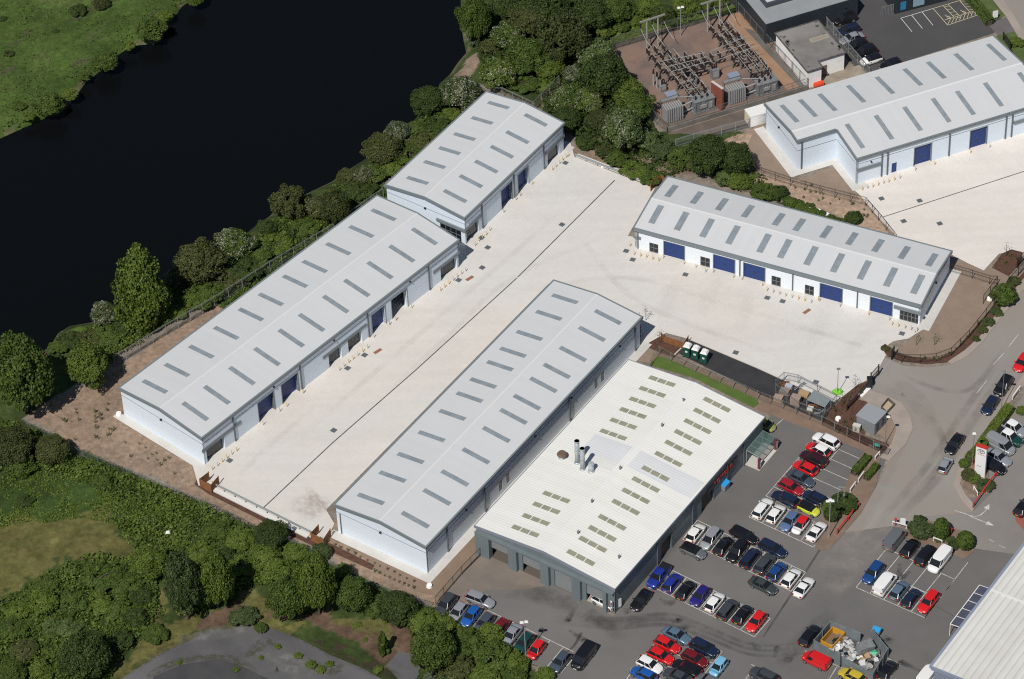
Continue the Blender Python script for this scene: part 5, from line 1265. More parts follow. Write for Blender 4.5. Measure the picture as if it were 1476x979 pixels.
mb = MB(); ribbon(mb, [(205,985),(225,968),(262,953),(318,947),(350,957),(372,970)], [1,1.6,1.8,1.4,1.8,1], .0125); ribbon(mb, [(160,985),(232,938),(300,908),(372,898)], [1.5,2,2,1.5], .0135)
ribbon(mb, [(345,946),(365,940),(382,925),(405,935)], [1,2.4,2.2,1], .0145); ribbon(mb, [(425,940),(450,958),(480,968),(500,952)], [1,2,2,1], .0155); ribbon(mb, [(390,902),(440,915),(480,935),(520,955),(570,985)], [2,3.5,3.5,3,2], .0165)
stain(mb, 'moss_patch', stainmat('moss', (.070,.070,.030), .8, 1.3, .42, .66))
mb = MB(); ribbon(mb, [(395,895),(430,905),(470,925),(520,950),(580,980)], [1.5,2.5,2.5,2.5,2], .0175); ribbon(mb, [(420,900),(450,912),(475,928)], [1,2,1], .0185)
stain(mb, 'mud_stain', stainmat('dark_moss', (.050,.032,.022), 1.0, .8, .30, .55))
mb = MB(); ribbon(mb, [(360,975),(400,950),(440,970),(470,985)], [3,6,7,4], .0128); ribbon(mb, [(250,925),(320,912),(380,910)], [3,3,3], .0138)
stain(mb, 'pale_patch', stainmat('pale_patch', (.17,.167,.163), .9, .5, .35, .65))
mb = MB()
for k in range(26):
    a_ = random.Random(k); cx_, cy_ = a_.uniform(660,1340), a_.uniform(800,970); ribbon(mb, [(cx_,cy_),(cx_+a_.uniform(-14,14),cy_+a_.uniform(-9,9)),(cx_+a_.uniform(-24,24),cy_+a_.uniform(-14,14))], [.5,1.6,.5], .0288+.0001*k)
stain(mb, 'oil_stain', stainmat('oil_stain', (.05,.047,.045), .8, .9))

# drain channels and gully covers in the yards
mb = MB()
for pl_ in ([(380,732),(480,638),(600,533),(745,401)],[(746,400),(800,346),(886,260)]):
    q = pxs(pl_)
    for a, b in zip(q[:-1], q[1:]): mb.line(a, b, .20, .027)
q = pxs([(1273,313),(1480,246)]); mb.line(q[0], q[1], .18, .027)
o = mb.build('drain_channel', mat('dark_grating', (.055,.055,.055), .7, (.14,.135,.125), 3.0)); o['kind'] = 'structure'
gul = MB(); gul.box(-.45,.45,-.45,.45,.0,.012); gul.box(-.38,.38,-.38,.38,.013,.018,1)
gm_ = gul.mesh('gully_cover', [mat('gully_frame', (.16,.155,.15), .7), MAT_FLASH])
def reps(me, name, pts, label, cat, group, z=.03, rz=0.0):
    for i, q in enumerate(pts):
        o = link(name, me); p_ = at2(*q); o.location = (*p_, z); o.rotation_euler = (0,0,rz); tag(o, label if isinstance(label, str) else label[i], cat, group)
reps(gm_, 'gully_cover', [(331,664),(481,620.5),(501,531),(525.5,512),(695,386),(661,404),(703,357),(694,343),(815,235),(810,324)], 'dark square gully cover in the pale yard near the long and short units', 'drain cover', 'gully covers by the long units', rz=.9)
reps(gm_, 'gully_cover', [(902.5,362),(912,374.5),(988,396),(1106,429.5),(1128,434.5),(1300,481),(1060.5,508.5),(1176,551)], 'dark square gully cover in the yard before the unit with five blue doors', 'drain cover', 'gully covers by the blue-door unit', rz=-.45)
reps(gm_, 'gully_cover', [(1270.5,286.5),(1325.5,289.5),(1302.5,319),(1354.5,322.5)], 'dark square gully cover in the yard before the stepped unit', 'drain cover', 'gully covers by the stepped unit', rz=.35)
rust = MB(); rust.box(-.75,.75,-.3,.3,0,.012)
rm_ = rust.mesh('manhole_cover', mat('rusty_cover', (.27,.12,.07), .8))
reps(rm_, 'manhole_cover', [(544.5,506.5),(677,401.5),(1163,449)], ['rusty oblong cover in the yard before the long unit doors','rusty oblong cover at the far corner of the long unit','rusty oblong cover before the blue-door unit'], 'drain cover', None, rz=.7)
# bollards
bo = MB(); bo.tube((0,0,0),(0,0,.92),.062,.062,10); bo.tube((0,0,.92),(0,0,.97),.062,.04,10)
bm_ = bo.mesh('bollard', MAT_YELLOW, False)
def b6(ox, oy, pts, s=6.528): return [(ox+a/s, oy+b/s) for a, b in pts]
reps(bm_, 'bollard', b6(280,540,[(172,900),(220,865),(265,828),(308,793),(355,756),(400,725),(650,477),(806,350),(873,303),(1027,180)])+b6(400,430,[(243,895),(583,684),(627,646),(670,612),(712,580),(757,543),(803,508),(848,475),(908,372),(1056,252),(1115,212)])+b6(520,330,[(270,907),(332,862),(480,748),(751,588),(790,555),(830,522),(872,490),(908,460),(948,430),(988,402)]), 'yellow bollard on the pale yard along the doors of the longest unit', 'bollard', 'bollards along the longest unit')
reps(bm_, 'bollard', b6(660,180,[(430,830),(547,712),(586,673),(700,564),(890,430),(922,402),(957,372),(985,340),(1018,312),(1038,300)])+b6(530,240,[(1012,750),(1048,708),(1080,675),(1115,650),(1150,608)]), 'yellow bollard on the yard along the short unit by the wood', 'bollard', 'bollards along the short unit')
reps(bm_, 'bollard', b6(880,240,[(183,755),(222,835),(281,852),(338,862),(396,880),(453,895),(496,868),(690,925)])+b6(1040,340,[(112,398),(192,418),(385,475),(428,522),(486,538),(546,555),(603,572),(662,588),(724,602),(782,618),(843,636),(910,608),(1114,672)])+b6(1260,340,[(143,800),(168,845),(228,860),(290,876),(348,890),(404,903)])+[(1003,386.5),(1017,393),(1028,393.5),(1181,435),(1252,455)], 'yellow bollard on the yard before the unit with five blue doors', 'bollard', 'bollards before the blue-door unit')
reps(bm_, 'bollard', [(1226+a/5.152,140+b/5.152) for a, b in [(86,695),(125,683),(165,672),(205,660),(245,645),(283,636),(325,622),(365,608),(480,548),(624,505),(890,420),(1033,378)]], 'yellow bollard before the stepped unit at the top right', 'bollard', 'bollards before the stepped unit')

# ================================================================== FENCES, BARRIERS, GATES
def fence(name, label, pts, h, m, step=2.75, pale=.16, pw=.035, cat='fence', post=.08, rails=(.25,.92), topbar=True, rw=.03, zb=0.0, postm=None, pm=None):
    q = pxs(pts); root = thing(name, label, cat, (*q[0], zb)); o0 = np.array(q[0])
    mb = MB(); rl = MB(); posts = []; rem = 0.0
    for a, b in zip(q[:-1], q[1:]):
        a = np.array(a)-o0; b = np.array(b)-o0; d = b-a; Ln = np.linalg.norm(d); d = d/Ln
        for f in rails: rl.bar((*a,h*f),(*b,h*f),rw,rw)
        if topbar: rl.bar((*a,h),(*b,h),rw*1.3,rw*1.3)
        if pale:
            for k in range(int(Ln/pale)): c_ = a+d*(k+.5)*pale; mb.bar((*c_,.06),(*c_,h*.985),pw,.015)
        n_ = max(1, round(Ln/step))
        for k in range(n_): posts.append(a+d*Ln*k/n_)
    posts.append(np.array(q[-1])-o0)
    if mb.v: mb.build('fence_panel', pm or m, root)
    rl.build('rail', postm or m, root)
    p_ = MB(); p_.box(-post/2,post/2,-post/2,post/2,0,h+.05); pme = p_.mesh('post', postm or m)
    for c_ in posts[:100]: o = link('post', pme, root); o.location = (*c_, 0)
    return root
FG = mat('fence_steel', (.30,.31,.31), .55, metal=.2); FGD = mat('fence_wire', (.095,.10,.095), .7); FBLU = mat('pale_blue_palisade', (.27,.30,.34), .5); FBK = mat('black_fence', (.02,.02,.02), .6)
fence('palisade_fence', 'long steel palisade fence between the riverside bushes and the longest unit', [(166,528),(183,518),(240,483),(310,443),(390,392),(474,342),(553,286)], 2.3, FG, pm=FGD, pale=.14)
fence('palisade_fence', 'short steel fence behind the far gable of the short unit', [(690,140),(724,141),(769,162)], 2.3, FG, pm=FGD)
fence('palisade_fence', 'steel fence returning from the short unit corner into the wood', [(769,162),(792,138),(806,124)], 2.3, FG, pm=FGD)
fence('palisade_fence', 'grey palisade fence half buried in scrub along the bare earth', [(40,618),(84,640),(120,660),(205,694),(305,735),(380,772),(450,800),(505,838),(560,858),(620,876)], 1.5, mat('dull_palisade', (.15,.165,.175), .6), topbar=False)
fence('mesh_fence', 'dark mesh fence with weeds between the middle unit and the dusty forecourt', [(628,872),(640,858),(666,828),(692,802)], 1.8, mat('green_grey_mesh', (.08,.085,.075), .7), pale=.12)
fence('chainlink_fence', 'chain-link fence with concrete posts between the lawn strip and the black tarmac', [(937,530),(950,512),(967,521),(1001.6,537),(1037.6,552),(1055.6,560),(1091.5,576),(1128,590),(1165.8,606),(1184,613)], 1.9, mat('pale_wire', (.20,.20,.19), .6), pale=.2, pw=.022, post=.10, rw=.014)
fence('mesh_fence', 'dark weldmesh fence between the mulch bed and the forecourt gravel', [(1184,613),(1202.4,622),(1239,638),(1258.7,648),(1279,657)], 2.0, FBK, pale=.10, pw=.04, postm=FG, rw=.015)
fence('mesh_fence', 'thin black mesh fence winding round the sandy ground behind the stepped unit', [(1076,244),(1097,254),(1139,268),(1181.5,280),(1225,291),(1247.7,297),(1266,318),(1288,346)], 1.9, FBK, pale=.24, pw=.02)
fence('mesh_fence', 'black mesh fence closing the sandy corner next to the blue-door unit', [(1370,393),(1401,402),(1426,410),(1437,411),(1417,438)], 1.9, FBK, pale=.24, pw=.02)
fence('mesh_fence', 'black mesh fence curving along the street side of the sandy corner', [(1480,384),(1455,412),(1421,457),(1396.6,488),(1370.6,514),(1349,522),(1326,524),(1300,523),(1286,518)], 1.9, FBK, pale=.24, pw=.02)
fence('palisade_fence', 'dark steel palisade fence along the far side of the substation', [(880,73),(930,58),(1000,37),(1062,18)], 2.8, mat('dark_palisade', (.10,.105,.102), .6), pale=.13, pw=.085, zb=.01)
fence('palisade_fence', 'steel fence down the tree side of the substation', [(880,73),(902,118),(925,150),(946,180),(961,192)], 2.4, mat('mid_palisade', (.13,.135,.135), .6), pale=.2)
fence('palisade_fence', 'steel fence between the substation and the white block', [(1064,18),(1090,48),(1130,92),(1164,128)], 2.3, MATS['mid_palisade'], pale=.3, pw=.02)
fence('palisade_fence', 'pale blue-grey palisade fence below the substation wall', [(974,214),(1000,206),(1040,195),(1080,184),(1110,176)], 2.0, FBLU, pale=.14, pw=.09)
fence('mesh_fence', 'grey mesh fence along the backs of the parked cars in the upper car park', [(1184,30),(1210,62),(1236,92),(1253,112)], 2.2, FG, pale=.14)
fence('temporary_fence', 'temporary mesh fence panels round the building materials on the tarmac strip', [(1118,560),(1130,549),(1150,553),(1206,581),(1186,606),(1150,592),(1118,566)], 1.9, mat('heras_mesh', (.16,.165,.17), .5), pale=.2, pw=.02, step=3.4)
# concrete plinth wall under the substation front
q0_, q1_ = at2(961,190), at2(1164,128.5)
mb = MB(); mb.bar((*q0_,.45),(*q1_,.45),.3,.9); tag(mb.build('plinth_wall', mat('stained_wall', (.20,.185,.17), .9, (.12,.108,.095), .5, .9, 8)), 'stained concrete plinth wall along the front of the substation', 'wall')
fence('steel_railing', 'steel railing with small white lamps on top of the substation plinth wall', [(961,190),(1030,169),(1100,148),(1164,128.5)], 1.5, MATS['mid_palisade'], pale=.2, zb=.9, rails=(.5,.97))
# crash barriers
def barrier(pts, label, h=.75):
    q = pxs(pts); root = thing('crash_barrier', label, 'barrier', (*q[0], .02)); a = np.array((0,0)); b = np.array(q[1])-np.array(q[0]); L_ = np.linalg.norm(b); d = b/L_
    mb = MB(); mb.bar((0,0,h-.12),(*b,h-.12),.09,.32); mb.bar((0,0,h+.05),(*b,h+.05),.16,.04); mb.build('rail', MAT_GALV, root)
    n_ = int(L_/2); pm_ = MB(); pm_.box(-.06,.06,-.06,.06,0,h); pme = pm_.mesh('post', MAT_GALV)
    for k in range(n_+1): o = link('post', pme, root); o.location = (*(d*L_*k/n_), 0)
    n2 = np.array([d[1], -d[0]])*.55
    mb = MB(); mb.bar((*n2,.10),(*(b+n2),.10),.75,.22); mb.build('kerb_base', mat('kerb_white', (.62,.61,.58), .8), root)
barrier([(308,701.5),(447.5,771)], 'galvanised crash barrier on a white kerb along the near end of the pale yard')
barrier([(941,270),(829,227)], 'galvanised crash barrier along the far end of the pale yard below the brambles')
# timber bin stores
def binstore(label, pts, h=1.75):
    q = pxs(pts); root = thing('bin_store', label, 'bin store', (*q[0], .02)); o0 = np.array(q[0]); zt = h
    for k, (a, b) in enumerate(zip(q[:-1], q[1:])):
        a = np.array(a)-o0; b = np.array(b)-o0; mb = MB(); d = b-a; L_ = np.linalg.norm(d); d /= L_
        nb_ = 7
        for j in range(nb_): mb.bar((*a,.1+(j+.5)*(h-.1)/nb_),(*b,.1+(j+.5)*(h-.1)/nb_),.045,(h-.1)/nb_-.02)
        mb.build('timber_panel', MAT_TIMBER, root)
    for c_ in q: 
        mb = MB(); c_ = np.array(c_)-o0; mb.box(c_[0]-.06,c_[0]+.06,c_[1]-.06,c_[1]+.06,0,h+.05); mb.build('post', MAT_TIMBER, root)
binstore('brown timber bin store at the near corner of the longest unit', [(302,692),(289,702),(305,711),(316,698)])
binstore('brown timber bin store at the near corner of the middle unit', [(460,768),(449,780),(467,789),(477,774)])
binstore('brown timber bin store on the mulch by the black tarmac strip', [(953,489),(957,494),(986,504),(992,494)], 1.5)
binstore('rust brown timber bin store at the far end of the blue-door unit', [(938,276),(943,268),(954,262),(960,268)], 1.5)
reps(bm_, 'bollard', [(307,700),(449,772),(478,770)], ['yellow post at the near end of the crash barrier by the longest unit','yellow post at the other end of the near crash barrier','yellow post beside the middle unit bin store'], 'bollard', None)
reps(bm_, 'bollard', [(937,271)], ['yellow post at the far crash barrier beside the rust brown bin store'], 'bollard', None)
# red height-restriction rails
def redrail(label, a, b):
    q = [at2(*a), at2(*b)]; root = thing('barrier_rail', label, 'barrier', (*q[0], .1)); d = np.array(q[1])-np.array(q[0]); 
    mb = MB(); mb.bar((0,0,.85),(*d,.85),.16,.16); mb.build('rail', MAT_RED, root)
    for f in (.0, .5, 1.0):
        mb = MB(); c_ = d*f; mb.box(c_[0]-.09,c_[0]+.09,c_[1]-.09,c_[1]+.09,0,.95 if f else 1.25); mb.build('post', MAT_RED, root)
redrail('red swing barrier rail along the planting bed by the white cars', (1206.5,771),(1238,731)); redrail('red swing barrier rail beside the tall white sign', (1402.5,733),(1435,688))
def whiterail(label, a, b, h=.7):
    q = [at2(*a), at2(*b)]; root = thing('knee_rail', label, 'rail', (*q[0], .1)); d = np.array(q[1])-np.array(q[0])
    mb = MB(); mb.bar((0,0,h),(*d,h),.14,.12); mb.build('rail', MAT_WHITE, root)
    for f in (.04, .96): mb = MB(); mb.box(d[0]*f-.06,d[0]*f+.06,d[1]*f-.06,d[1]*f+.06,0,h); mb.build('post', MAT_WHITE, root)
whiterail('white knee rail between the two clipped oval hedges and the street', (1261,664),(1268,656)); whiterail('white knee rail just below the lower oval hedge', (1237,696),(1245,685)); whiterail('white knee rail nearest the pole-mounted frame in the bed', (1225,711),(1233,700))
whiterail('white knee rail at the upper edge of the round-bush bed', (1286,757),(1307,763)); whiterail('white knee rail between the two round bushes', (1362,776),(1370,766)); whiterail('white knee rail in front of the pale low shrubs', (1345,780),(1358,785)); whiterail('white knee rail in the bed below the tall white sign', (1403,706),(1409,716)); whiterail('white rail at the top end of the bright hedge', (1459,578),(1470,563), .9)

# ================================================================== LAMPS, SIGNS AND SMALL THINGS
def lamp(label, px, py, h, heads=((.55,.25),(-.55,.1)), pole=None, head=None, z0=0.0, r=.07):
    g_ = at2(px, py); root = thing('street_lamp', label, 'lamp post', (*g_, z0))
    mb = MB(); mb.tube((0,0,0),(0,0,h),r*1.2,r*.8,10); mb.tube((0,0,0),(0,0,.5),r*1.8,r*1.8,10); mb.build('pole', pole or MAT_GALV, root)
    for dx, dy in heads:
        mb = MB(); mb.bar((0,0,h-.05),(dx*.7,dy*.7,h),.05); mb.build('bracket', pole or MAT_GALV, root)
        mb = MB(); mb.hexa([(dx*.6-.3,dy*.6-.22,h-.02),(dx*.6+.3,dy*.6-.22,h-.02),(dx*.6+.3,dy*.6+.22,h-.02),(dx*.6-.3,dy*.6+.22,h-.02),(dx*.6-.2,dy*.6-.15,h+.14),(dx*.6+.2,dy*.6-.15,h+.14),(dx*.6+.2,dy*.6+.15,h+.14),(dx*.6-.2,dy*.6+.15,h+.14)]); mb.build('lamp_head', head or MAT_WHITE, root)
    return root
lamp('twin-headed lamp post standing in the line of cars by the shrubs', 757.8, 949, 7.6)
lamp('triple-headed lamp post at the tip of the planting bed by the white cars', 1194.8, 775.3, 7.7, ((.6,.2),(-.6,.2),(.1,.6)))
lamp('floodlight mast with two white heads inside the substation', 981, 51.5, 6.2, ((.6,.2),(-.5,-.1)), z0=.02)
lamp('slim street lamp with a dark arm at the hedge end of the street', 1443, 592, 8, ((.0,.5),), MAT_GREYSTEEL, MAT_GREYSTEEL, r=.05)
lamp('grey street lamp on the pavement before the tall white sign', 1401, 671, 6.5, ((.1,.5),), MAT_GREYSTEEL, MAT_WHITE, r=.06)
lamp('slim grey lamp by the kiosk at the yard entrance', 1276, 640, 5.6, ((.5,.3),), MAT_GREYSTEEL, MAT_WHITE, r=.05)
lamp('slim lamp column standing behind the lime cover at the yard entrance', 1207, 568, 5.2, ((.1,.3),), MAT_GREYSTEEL, MAT_GREYSTEEL, r=.05)
lamp('short black post light beside the skip walls', 1211, 962, 3.4, ((.1,.2),), MAT_BLACKMETAL, MAT_BLACKMETAL, r=.05)
# goal-shaped steel frame in the bed
g_ = at2(1207,735); root = thing('height_frame', 'galvanised goal-shaped frame standing in the bed among the dark shrubs', 'frame', (*g_, .1))
mb = MB(); d_ = np.array(at2(1216,704,4.4))-np.array(at2(1207.5,702,4.6)); mb.bar((0,0,0),(0,0,4.8),.09); mb.bar((0,0,4.8),(d_[0],d_[1],4.8),.09); mb.bar((d_[0],d_[1],4.8),(d_[0],d_[1],3.4),.09); mb.build('frame', MAT_GALV, root)
mb = MB(); mb.box(d_[0]-.18,d_[0]+.18,d_[1]-.1,d_[1]+.1,3.0,3.4); mb.build('sensor_box', MAT_GREYSTEEL, root)
# totem sign
b0, b1 = np.array(at2(1406,688)), np.array(at2(1419,691)); u_ = np.array([.93,-.37]); u_ = (b1-b0)/np.linalg.norm(b1-b0)
HTm = 6.3; base = at2(1406.5,686.5); 
t0_, t1_ = np.array(at2(1407.3,642,HTm)), np.array(at2(1422.3,647,HTm)); u_ = (t1_-t0_)/np.linalg.norm(t1_-t0_); TWd = float(np.linalg.norm(t1_-t0_))
rz_ = math.atan2(u_[1], u_[0])
tot = thing('totem_sign', 'tall white totem sign with a red top, dark oval emblem and red name', 'sign', (*t0_, .1), rz_)
mb = MB(); mb.box(0, TWd, 0, .45, 0, HTm-.3); mb.build('panel', mat('sign_white', (.74,.74,.74), .35), tot)
mb = MB(); mb.box(-.03, TWd+.03, -.03, .48, HTm-.3, HTm); mb.build('red_cap', MAT_RED, tot)
mb = MB(); mb.box(-.06, -.001, -.02, .47, .0, HTm-.302); mb.build('red_edge', MAT_RED, tot)
def ell(mb, cx, cz, a, b, wd, y, n=28):
    vs = []; 
    for k in range(n):
        an = 2*math.pi*k/n; vs.append((cx+math.cos(an)*a, y, cz+math.sin(an)*b)); vs.append((cx+math.cos(an)*(a-wd), y, cz+math.sin(an)*(b-wd)))
    mb.add(vs, [(2*k, 2*((k+1)%n), 2*((k+1)%n)+1, 2*k+1) for k in range(n)])
mb = MB(); cx_, cz_ = TWd/2, HTm-1.05
ell(mb, cx_, cz_, .62, .42, .085, -.010); ell(mb, cx_, cz_+.0, .20, .40, .075, -.014); ell(mb, cx_, cz_+.19, .44, .19, .075, -.018)
mb.build('emblem', mat('emblem_grey', (.045,.047,.05), .35), tot)
text3d('TOYOTA', .36, MAT_TEXTR, tot, (cx_, -.012, HTm-1.75), (R(90),0,0), ext=.006)
mb = MB(); mb.box(TWd*.2, TWd*.58, -.012, -.004, 2.05, 2.13); mb.build('small_print', MAT_BLACKMETAL, tot)
def signboard(label, px, py, wd, ht, z, m, rz=0.0, post=True, face=None):
    g_ = at2(px, py); root = thing('sign_board', label, 'sign', (*g_, .05), rz)
    if post:
        for q in (-wd*.35, wd*.35): mb = MB(); mb.tube((q,.05,0),(q,.05,z+ht),.035,.035,8); mb.build('post', MAT_GREYSTEEL, root)
    mb = MB(); mb.box(-wd/2,wd/2,-.03,.02,z,z+ht); mb.build('panel', m, root)
signboard('white notice board standing on the grass verge by the upper street', 1434, 29, 1.0, 1.5, .5, MAT_WHITE, .2)
signboard('small teal sign on the dark weldmesh fence by the kiosk', 1264, 650.5, .9, .6, 1.0, mat('teal_sign', (.05,.34,.28), .4), -.45)
signboard('white sign between the knee rail and the grey-green shrub', 1301, 761, .8, 1.1, .9, MAT_WHITE, -.3)
signboard('tall pale sign leaning out from the workshop corner', 893, 878, .7, 1.7, .4, MAT_WHITE, .6)
rp = MB(); rp.tube((0,0,0),(0,0,1.3),.12,.12,10); rp.tube((0,0,1.3),(0,0,1.5),.2,.2,10); rpm = rp.mesh('barrier_post', MAT_RED)
reps(rpm, 'barrier_post', [(1290.5,758),(1370.5,772)], ['red barrier post at the upper left end of the round-bush bed','red barrier post between the round bushes at the entrance'], 'post', None)
# wheelie bin by the workshop, bins behind the skip walls
def bin_(label, px, py, c, rz=.9, s=1.0):
    g_ = at2(px, py); root = thing('wheeled_bin', label, 'bin', (*g_, .015), rz); root.scale = (s,s,s)
    mb = MB(); mb.hexa([(-.5,-.38,.12),(.5,-.38,.12),(.5,.38,.12),(-.5,.38,.12),(-.62,-.5,1.1),(.62,-.5,1.1),(.62,.5,1.1),(-.62,.5,1.1)]); mb.build('body', MAT_GALV, root)
    mb = MB(); mb.hexa([(-.66,-.54,1.102),(.66,-.54,1.102),(.66,.54,1.102),(-.66,.54,1.102),(-.6,-.5,1.25),(.6,-.5,1.25),(.6,.35,1.38),(-.6,.35,1.38)]); mb.build('lid', c, root)
    for a in (-.4,.4):
        for b in (-.3,.3): mb = MB(); mb.tube((a,b-.04,.08),(a,b+.04,.08),.08,.08,8); mb.build('wheel', MAT_TYRE, root)
bin_('grey wheeled bin with a bright blue lid against the workshop wall', 1044.5, 705, mat('blue_lid', (.03,.30,.62), .4), s=1.15)
bin_('grey wheeled bin with a blue lid outside the waste compound corner', 1263, 915, MATS['blue_lid'], -.5)
# portable toilets
for i, (px, py) in enumerate(((991,512),(1003,516),(1015.5,521.5))):
    g_ = at2(px, py); root = thing('portable_toilet', ['white-topped dark green portable toilet nearest the timber bin store','middle one of the three dark green portable toilets','dark green portable toilet standing apart at the open tarmac side'][i], 'portable toilet', (*g_, .025), -.45, 'portable toilets')
    gr_ = mat('toilet_green', (.008,.075,.055), .5)
    mb = MB(); mb.box(-.55,.55,-.55,.55,.1,2.05)
    for k in range(4): mb.box(-.5+k*.3,-.4+k*.3,-.565,-.551,.2,1.95)
    mb.build('cabin', gr_, root)
    mb = MB(); mb.box(-.6,.6,-.6,.6,0,.1); mb.build('base', MAT_BLACKMETAL, root)
    mb = MB(); mb.hexa([(-.6,-.6,2.052),(.6,-.6,2.052),(.6,.6,2.052),(-.6,.6,2.052),(-.4,-.42,2.4),(.4,-.42,2.4),(.4,.42,2.4),(-.4,.42,2.4)]); mb.box(-.12,.12,.2,.4,2.35,2.5); mb.build('roof', MAT_WHITE, root)
    mb = MB(); mb.box(-.2,.2,-.575,-.566,1.0,1.35); mb.build('door_notice', MAT_WHITE, root)
# kiosk, cabinet, valve stone, skip with timber lining
k0 = np.array(at2(1260,628)); k1 = np.array(at2(1279,608)); u_ = (k1-k0)/np.linalg.norm(k1-k0)
root = thing('substation_kiosk', 'grey boxy electricity kiosk with louvred doors on the sandy bed', 'kiosk', (*k0, .08), math.atan2(u_[1],u_[0]))
KG = mat('kiosk_grey', (.20,.215,.23), .55)
mb = MB(); mb.box(0,3.3,0,3.3,0,2.35); mb.build('housing', KG, root); mb = MB(); mb.hexa([(-.1,-.1,2.352),(3.4,-.1,2.352),(3.4,3.4,2.352),(-.1,3.4,2.352),(-.1,-.1,2.45),(3.4,-.1,2.45),(3.4,3.4,2.62),(-.1,3.4,2.62)]); mb.build('roof', mat('kiosk_roof', (.27,.285,.30), .5), root)
for a in (.15, 1.7):
    mb = MB(); mb.box(a,a+1.45,-.045,-.004,.1,2.2)
    for z_ in (.5,1.0,1.5): mb.box(a+.3,a+1.1,-.07,-.046,z_,z_+.25,1)
    mb.build('door', [KG, MAT_BLACKMETAL], root)
g_ = at2(1234.6,622); root = thing('meter_cabinet', 'small cream meter cabinet by the dark weldmesh fence', 'cabinet', (*g_, .08), -.45)
mb = MB(); mb.box(-.55,.55,-.3,.3,0,1.25); mb.build('housing', mat('cream_grp', (.46,.43,.37), .6), root); mb = MB(); mb.box(-.62,.62,-.37,.37,1.252,1.34); mb.build('roof', mat('cream_top', (.52,.50,.45), .6), root); mb = MB(); mb.box(-.25,.1,-.32,-.304,.25,1.0); mb.build('door', MAT_GREYSTEEL, root)
def stone(label, px, py):
    g_ = at2(px, py); mb = MB(); mb.tube((0,0,0),(0,0,.4),.5,.42,10); mb.tube((0,0,.4),(0,0,.45),.18,.18,8); o = mb.build('concrete_plinth', MAT_WHITED); o.location = (*g_, .05); tag(o, label, 'plinth')
stone('white round concrete plinth in the mulch bed near the fence', 1208, 605); stone('white round plinth by the black fence on the street corner', 1426.5, 432); stone('white block at the near corner of the middle unit apron', 619, 846); stone('pale block left of the longest unit gable', 171.5, 598)
def openbox(label, pts, h, m, inner, name='skip', cat='skip'):
    q = pxs(pts); o0 = np.array(q[0]); root = thing(name, label, cat, (*o0, .03)); q = [np.array(c_)-o0 for c_ in q]
    mb = MB()
    for a, b in zip(q, q[1:]+q[:1]): mb.bar((*a,h/2),(*b,h/2),.1,h)
    mb.build('side', m, root); mb = MB(); mb.prism([tuple(c_) for c_ in q], .05, .12); mb.build('floor', inner, root); return root, q
openbox('timber-lined open box lying beside the kiosk', [(1270,590),(1280,578),(1289,586),(1278,598)], .7, mat('box_steel', (.10,.10,.09), .7), mat('pale_boards', (.42,.32,.22), .8), 'open_box', 'box')
# sliding gate and posts at the yard entrance
def gate(label, a, b, h, name='sliding_gate', m=None, z0=.03):
    q = [np.array(at2(*a)), np.array(at2(*b))]; d = q[1]-q[0]; root = thing(name, label, 'gate', (*q[0], z0)); mb = MB()
    for z_ in (.15, h*.55, h): mb.bar((0,0,z_),(*d,z_),.09)
    n_ = int(np.linalg.norm(d)/.18)
    for k in range(n_+1): c_ = d*k/n_; mb.bar((*c_,.1),(*c_,h),.035)
    mb.build('gate_leaf', m or MAT_BLACKMETAL, root)
    for c_ in (d*0, d): mb = MB(); mb.box(c_[0]-.1,c_[0]+.1,c_[1]-.1,c_[1]+.1,0,h+.2); mb.build('post', MAT_BLACKMETAL, root)
gate('black sliding gate drawn back along the mulch bed at the yard entrance', (1221,592),(1258,551), 1.1)
gate('black gate frame standing at the yard entrance', (1255,553),(1266,541), 2.1)
gate('black gate end frame in the bed across the entrance', (1285,519),(1288,515), 2.2)
q = pxs([(1240,572),(1256,556)]); mb = MB(); mb.bar((*q[0],.15),(*q[1],.15),.8,.25); tag(mb.build('gate_track', MAT_WHITED), 'white concrete gate track beside the black sliding gate', 'track')
mb = MB(); q = pxs([(1258,552),(1286,517)]); mb.line(q[0], q[1], .5, .034); o = mb.build('gate_rail_strip', mat('rail_strip', (.26,.25,.245), .7)); o['kind'] = 'structure'
mb = MB(); mb.box(-.4,.4,-.5,.5,0,1.9); o = mb.build('gate_motor', MAT_BLACKMETAL); o.location = (*at2(1253,558), .03); tag(o, 'black gate motor cabinet at the sliding gate', 'cabinet')
gate('black gate at the far street entrance right of the mulch island', (1466,386),(1480,370), 1.8)
gate('black gate leaf by the verge at the top right', (1446,58),(1456,72), 1.6)
gate('black railings along the dark hedge of the upper car park', (1404,8),(1425,36), 1.4, 'railing')
# lime cover, ladder mast
g_ = at2(1207,566); root = thing('covered_heap', 'lime green sheet over a heap at the yard entrance', 'cover', (*g_, .03)); root.scale = (.78,.78,.9)
bm = bmesh.new(); bmesh.ops.create_icosphere(bm, subdivisions=3, radius=1.0)
for v_ in bm.verts:
    nz = .18*math.sin(v_.co.x*7+v_.co.y*5)+.12*math.sin(v_.co.y*9-v_.co.x*3); v_.co = Vector((v_.co.x*1.15*(1+nz*.3), v_.co.y*.85*(1+nz*.2), max(0, v_.co.z)*.7*(1+nz)))
me = bpy.data.meshes.new('sheet'); bm.to_mesh(me); bm.free(); me.materials.append(mat('lime_sheet', (.17,.50,.04), .6)); link('sheet', me, root)
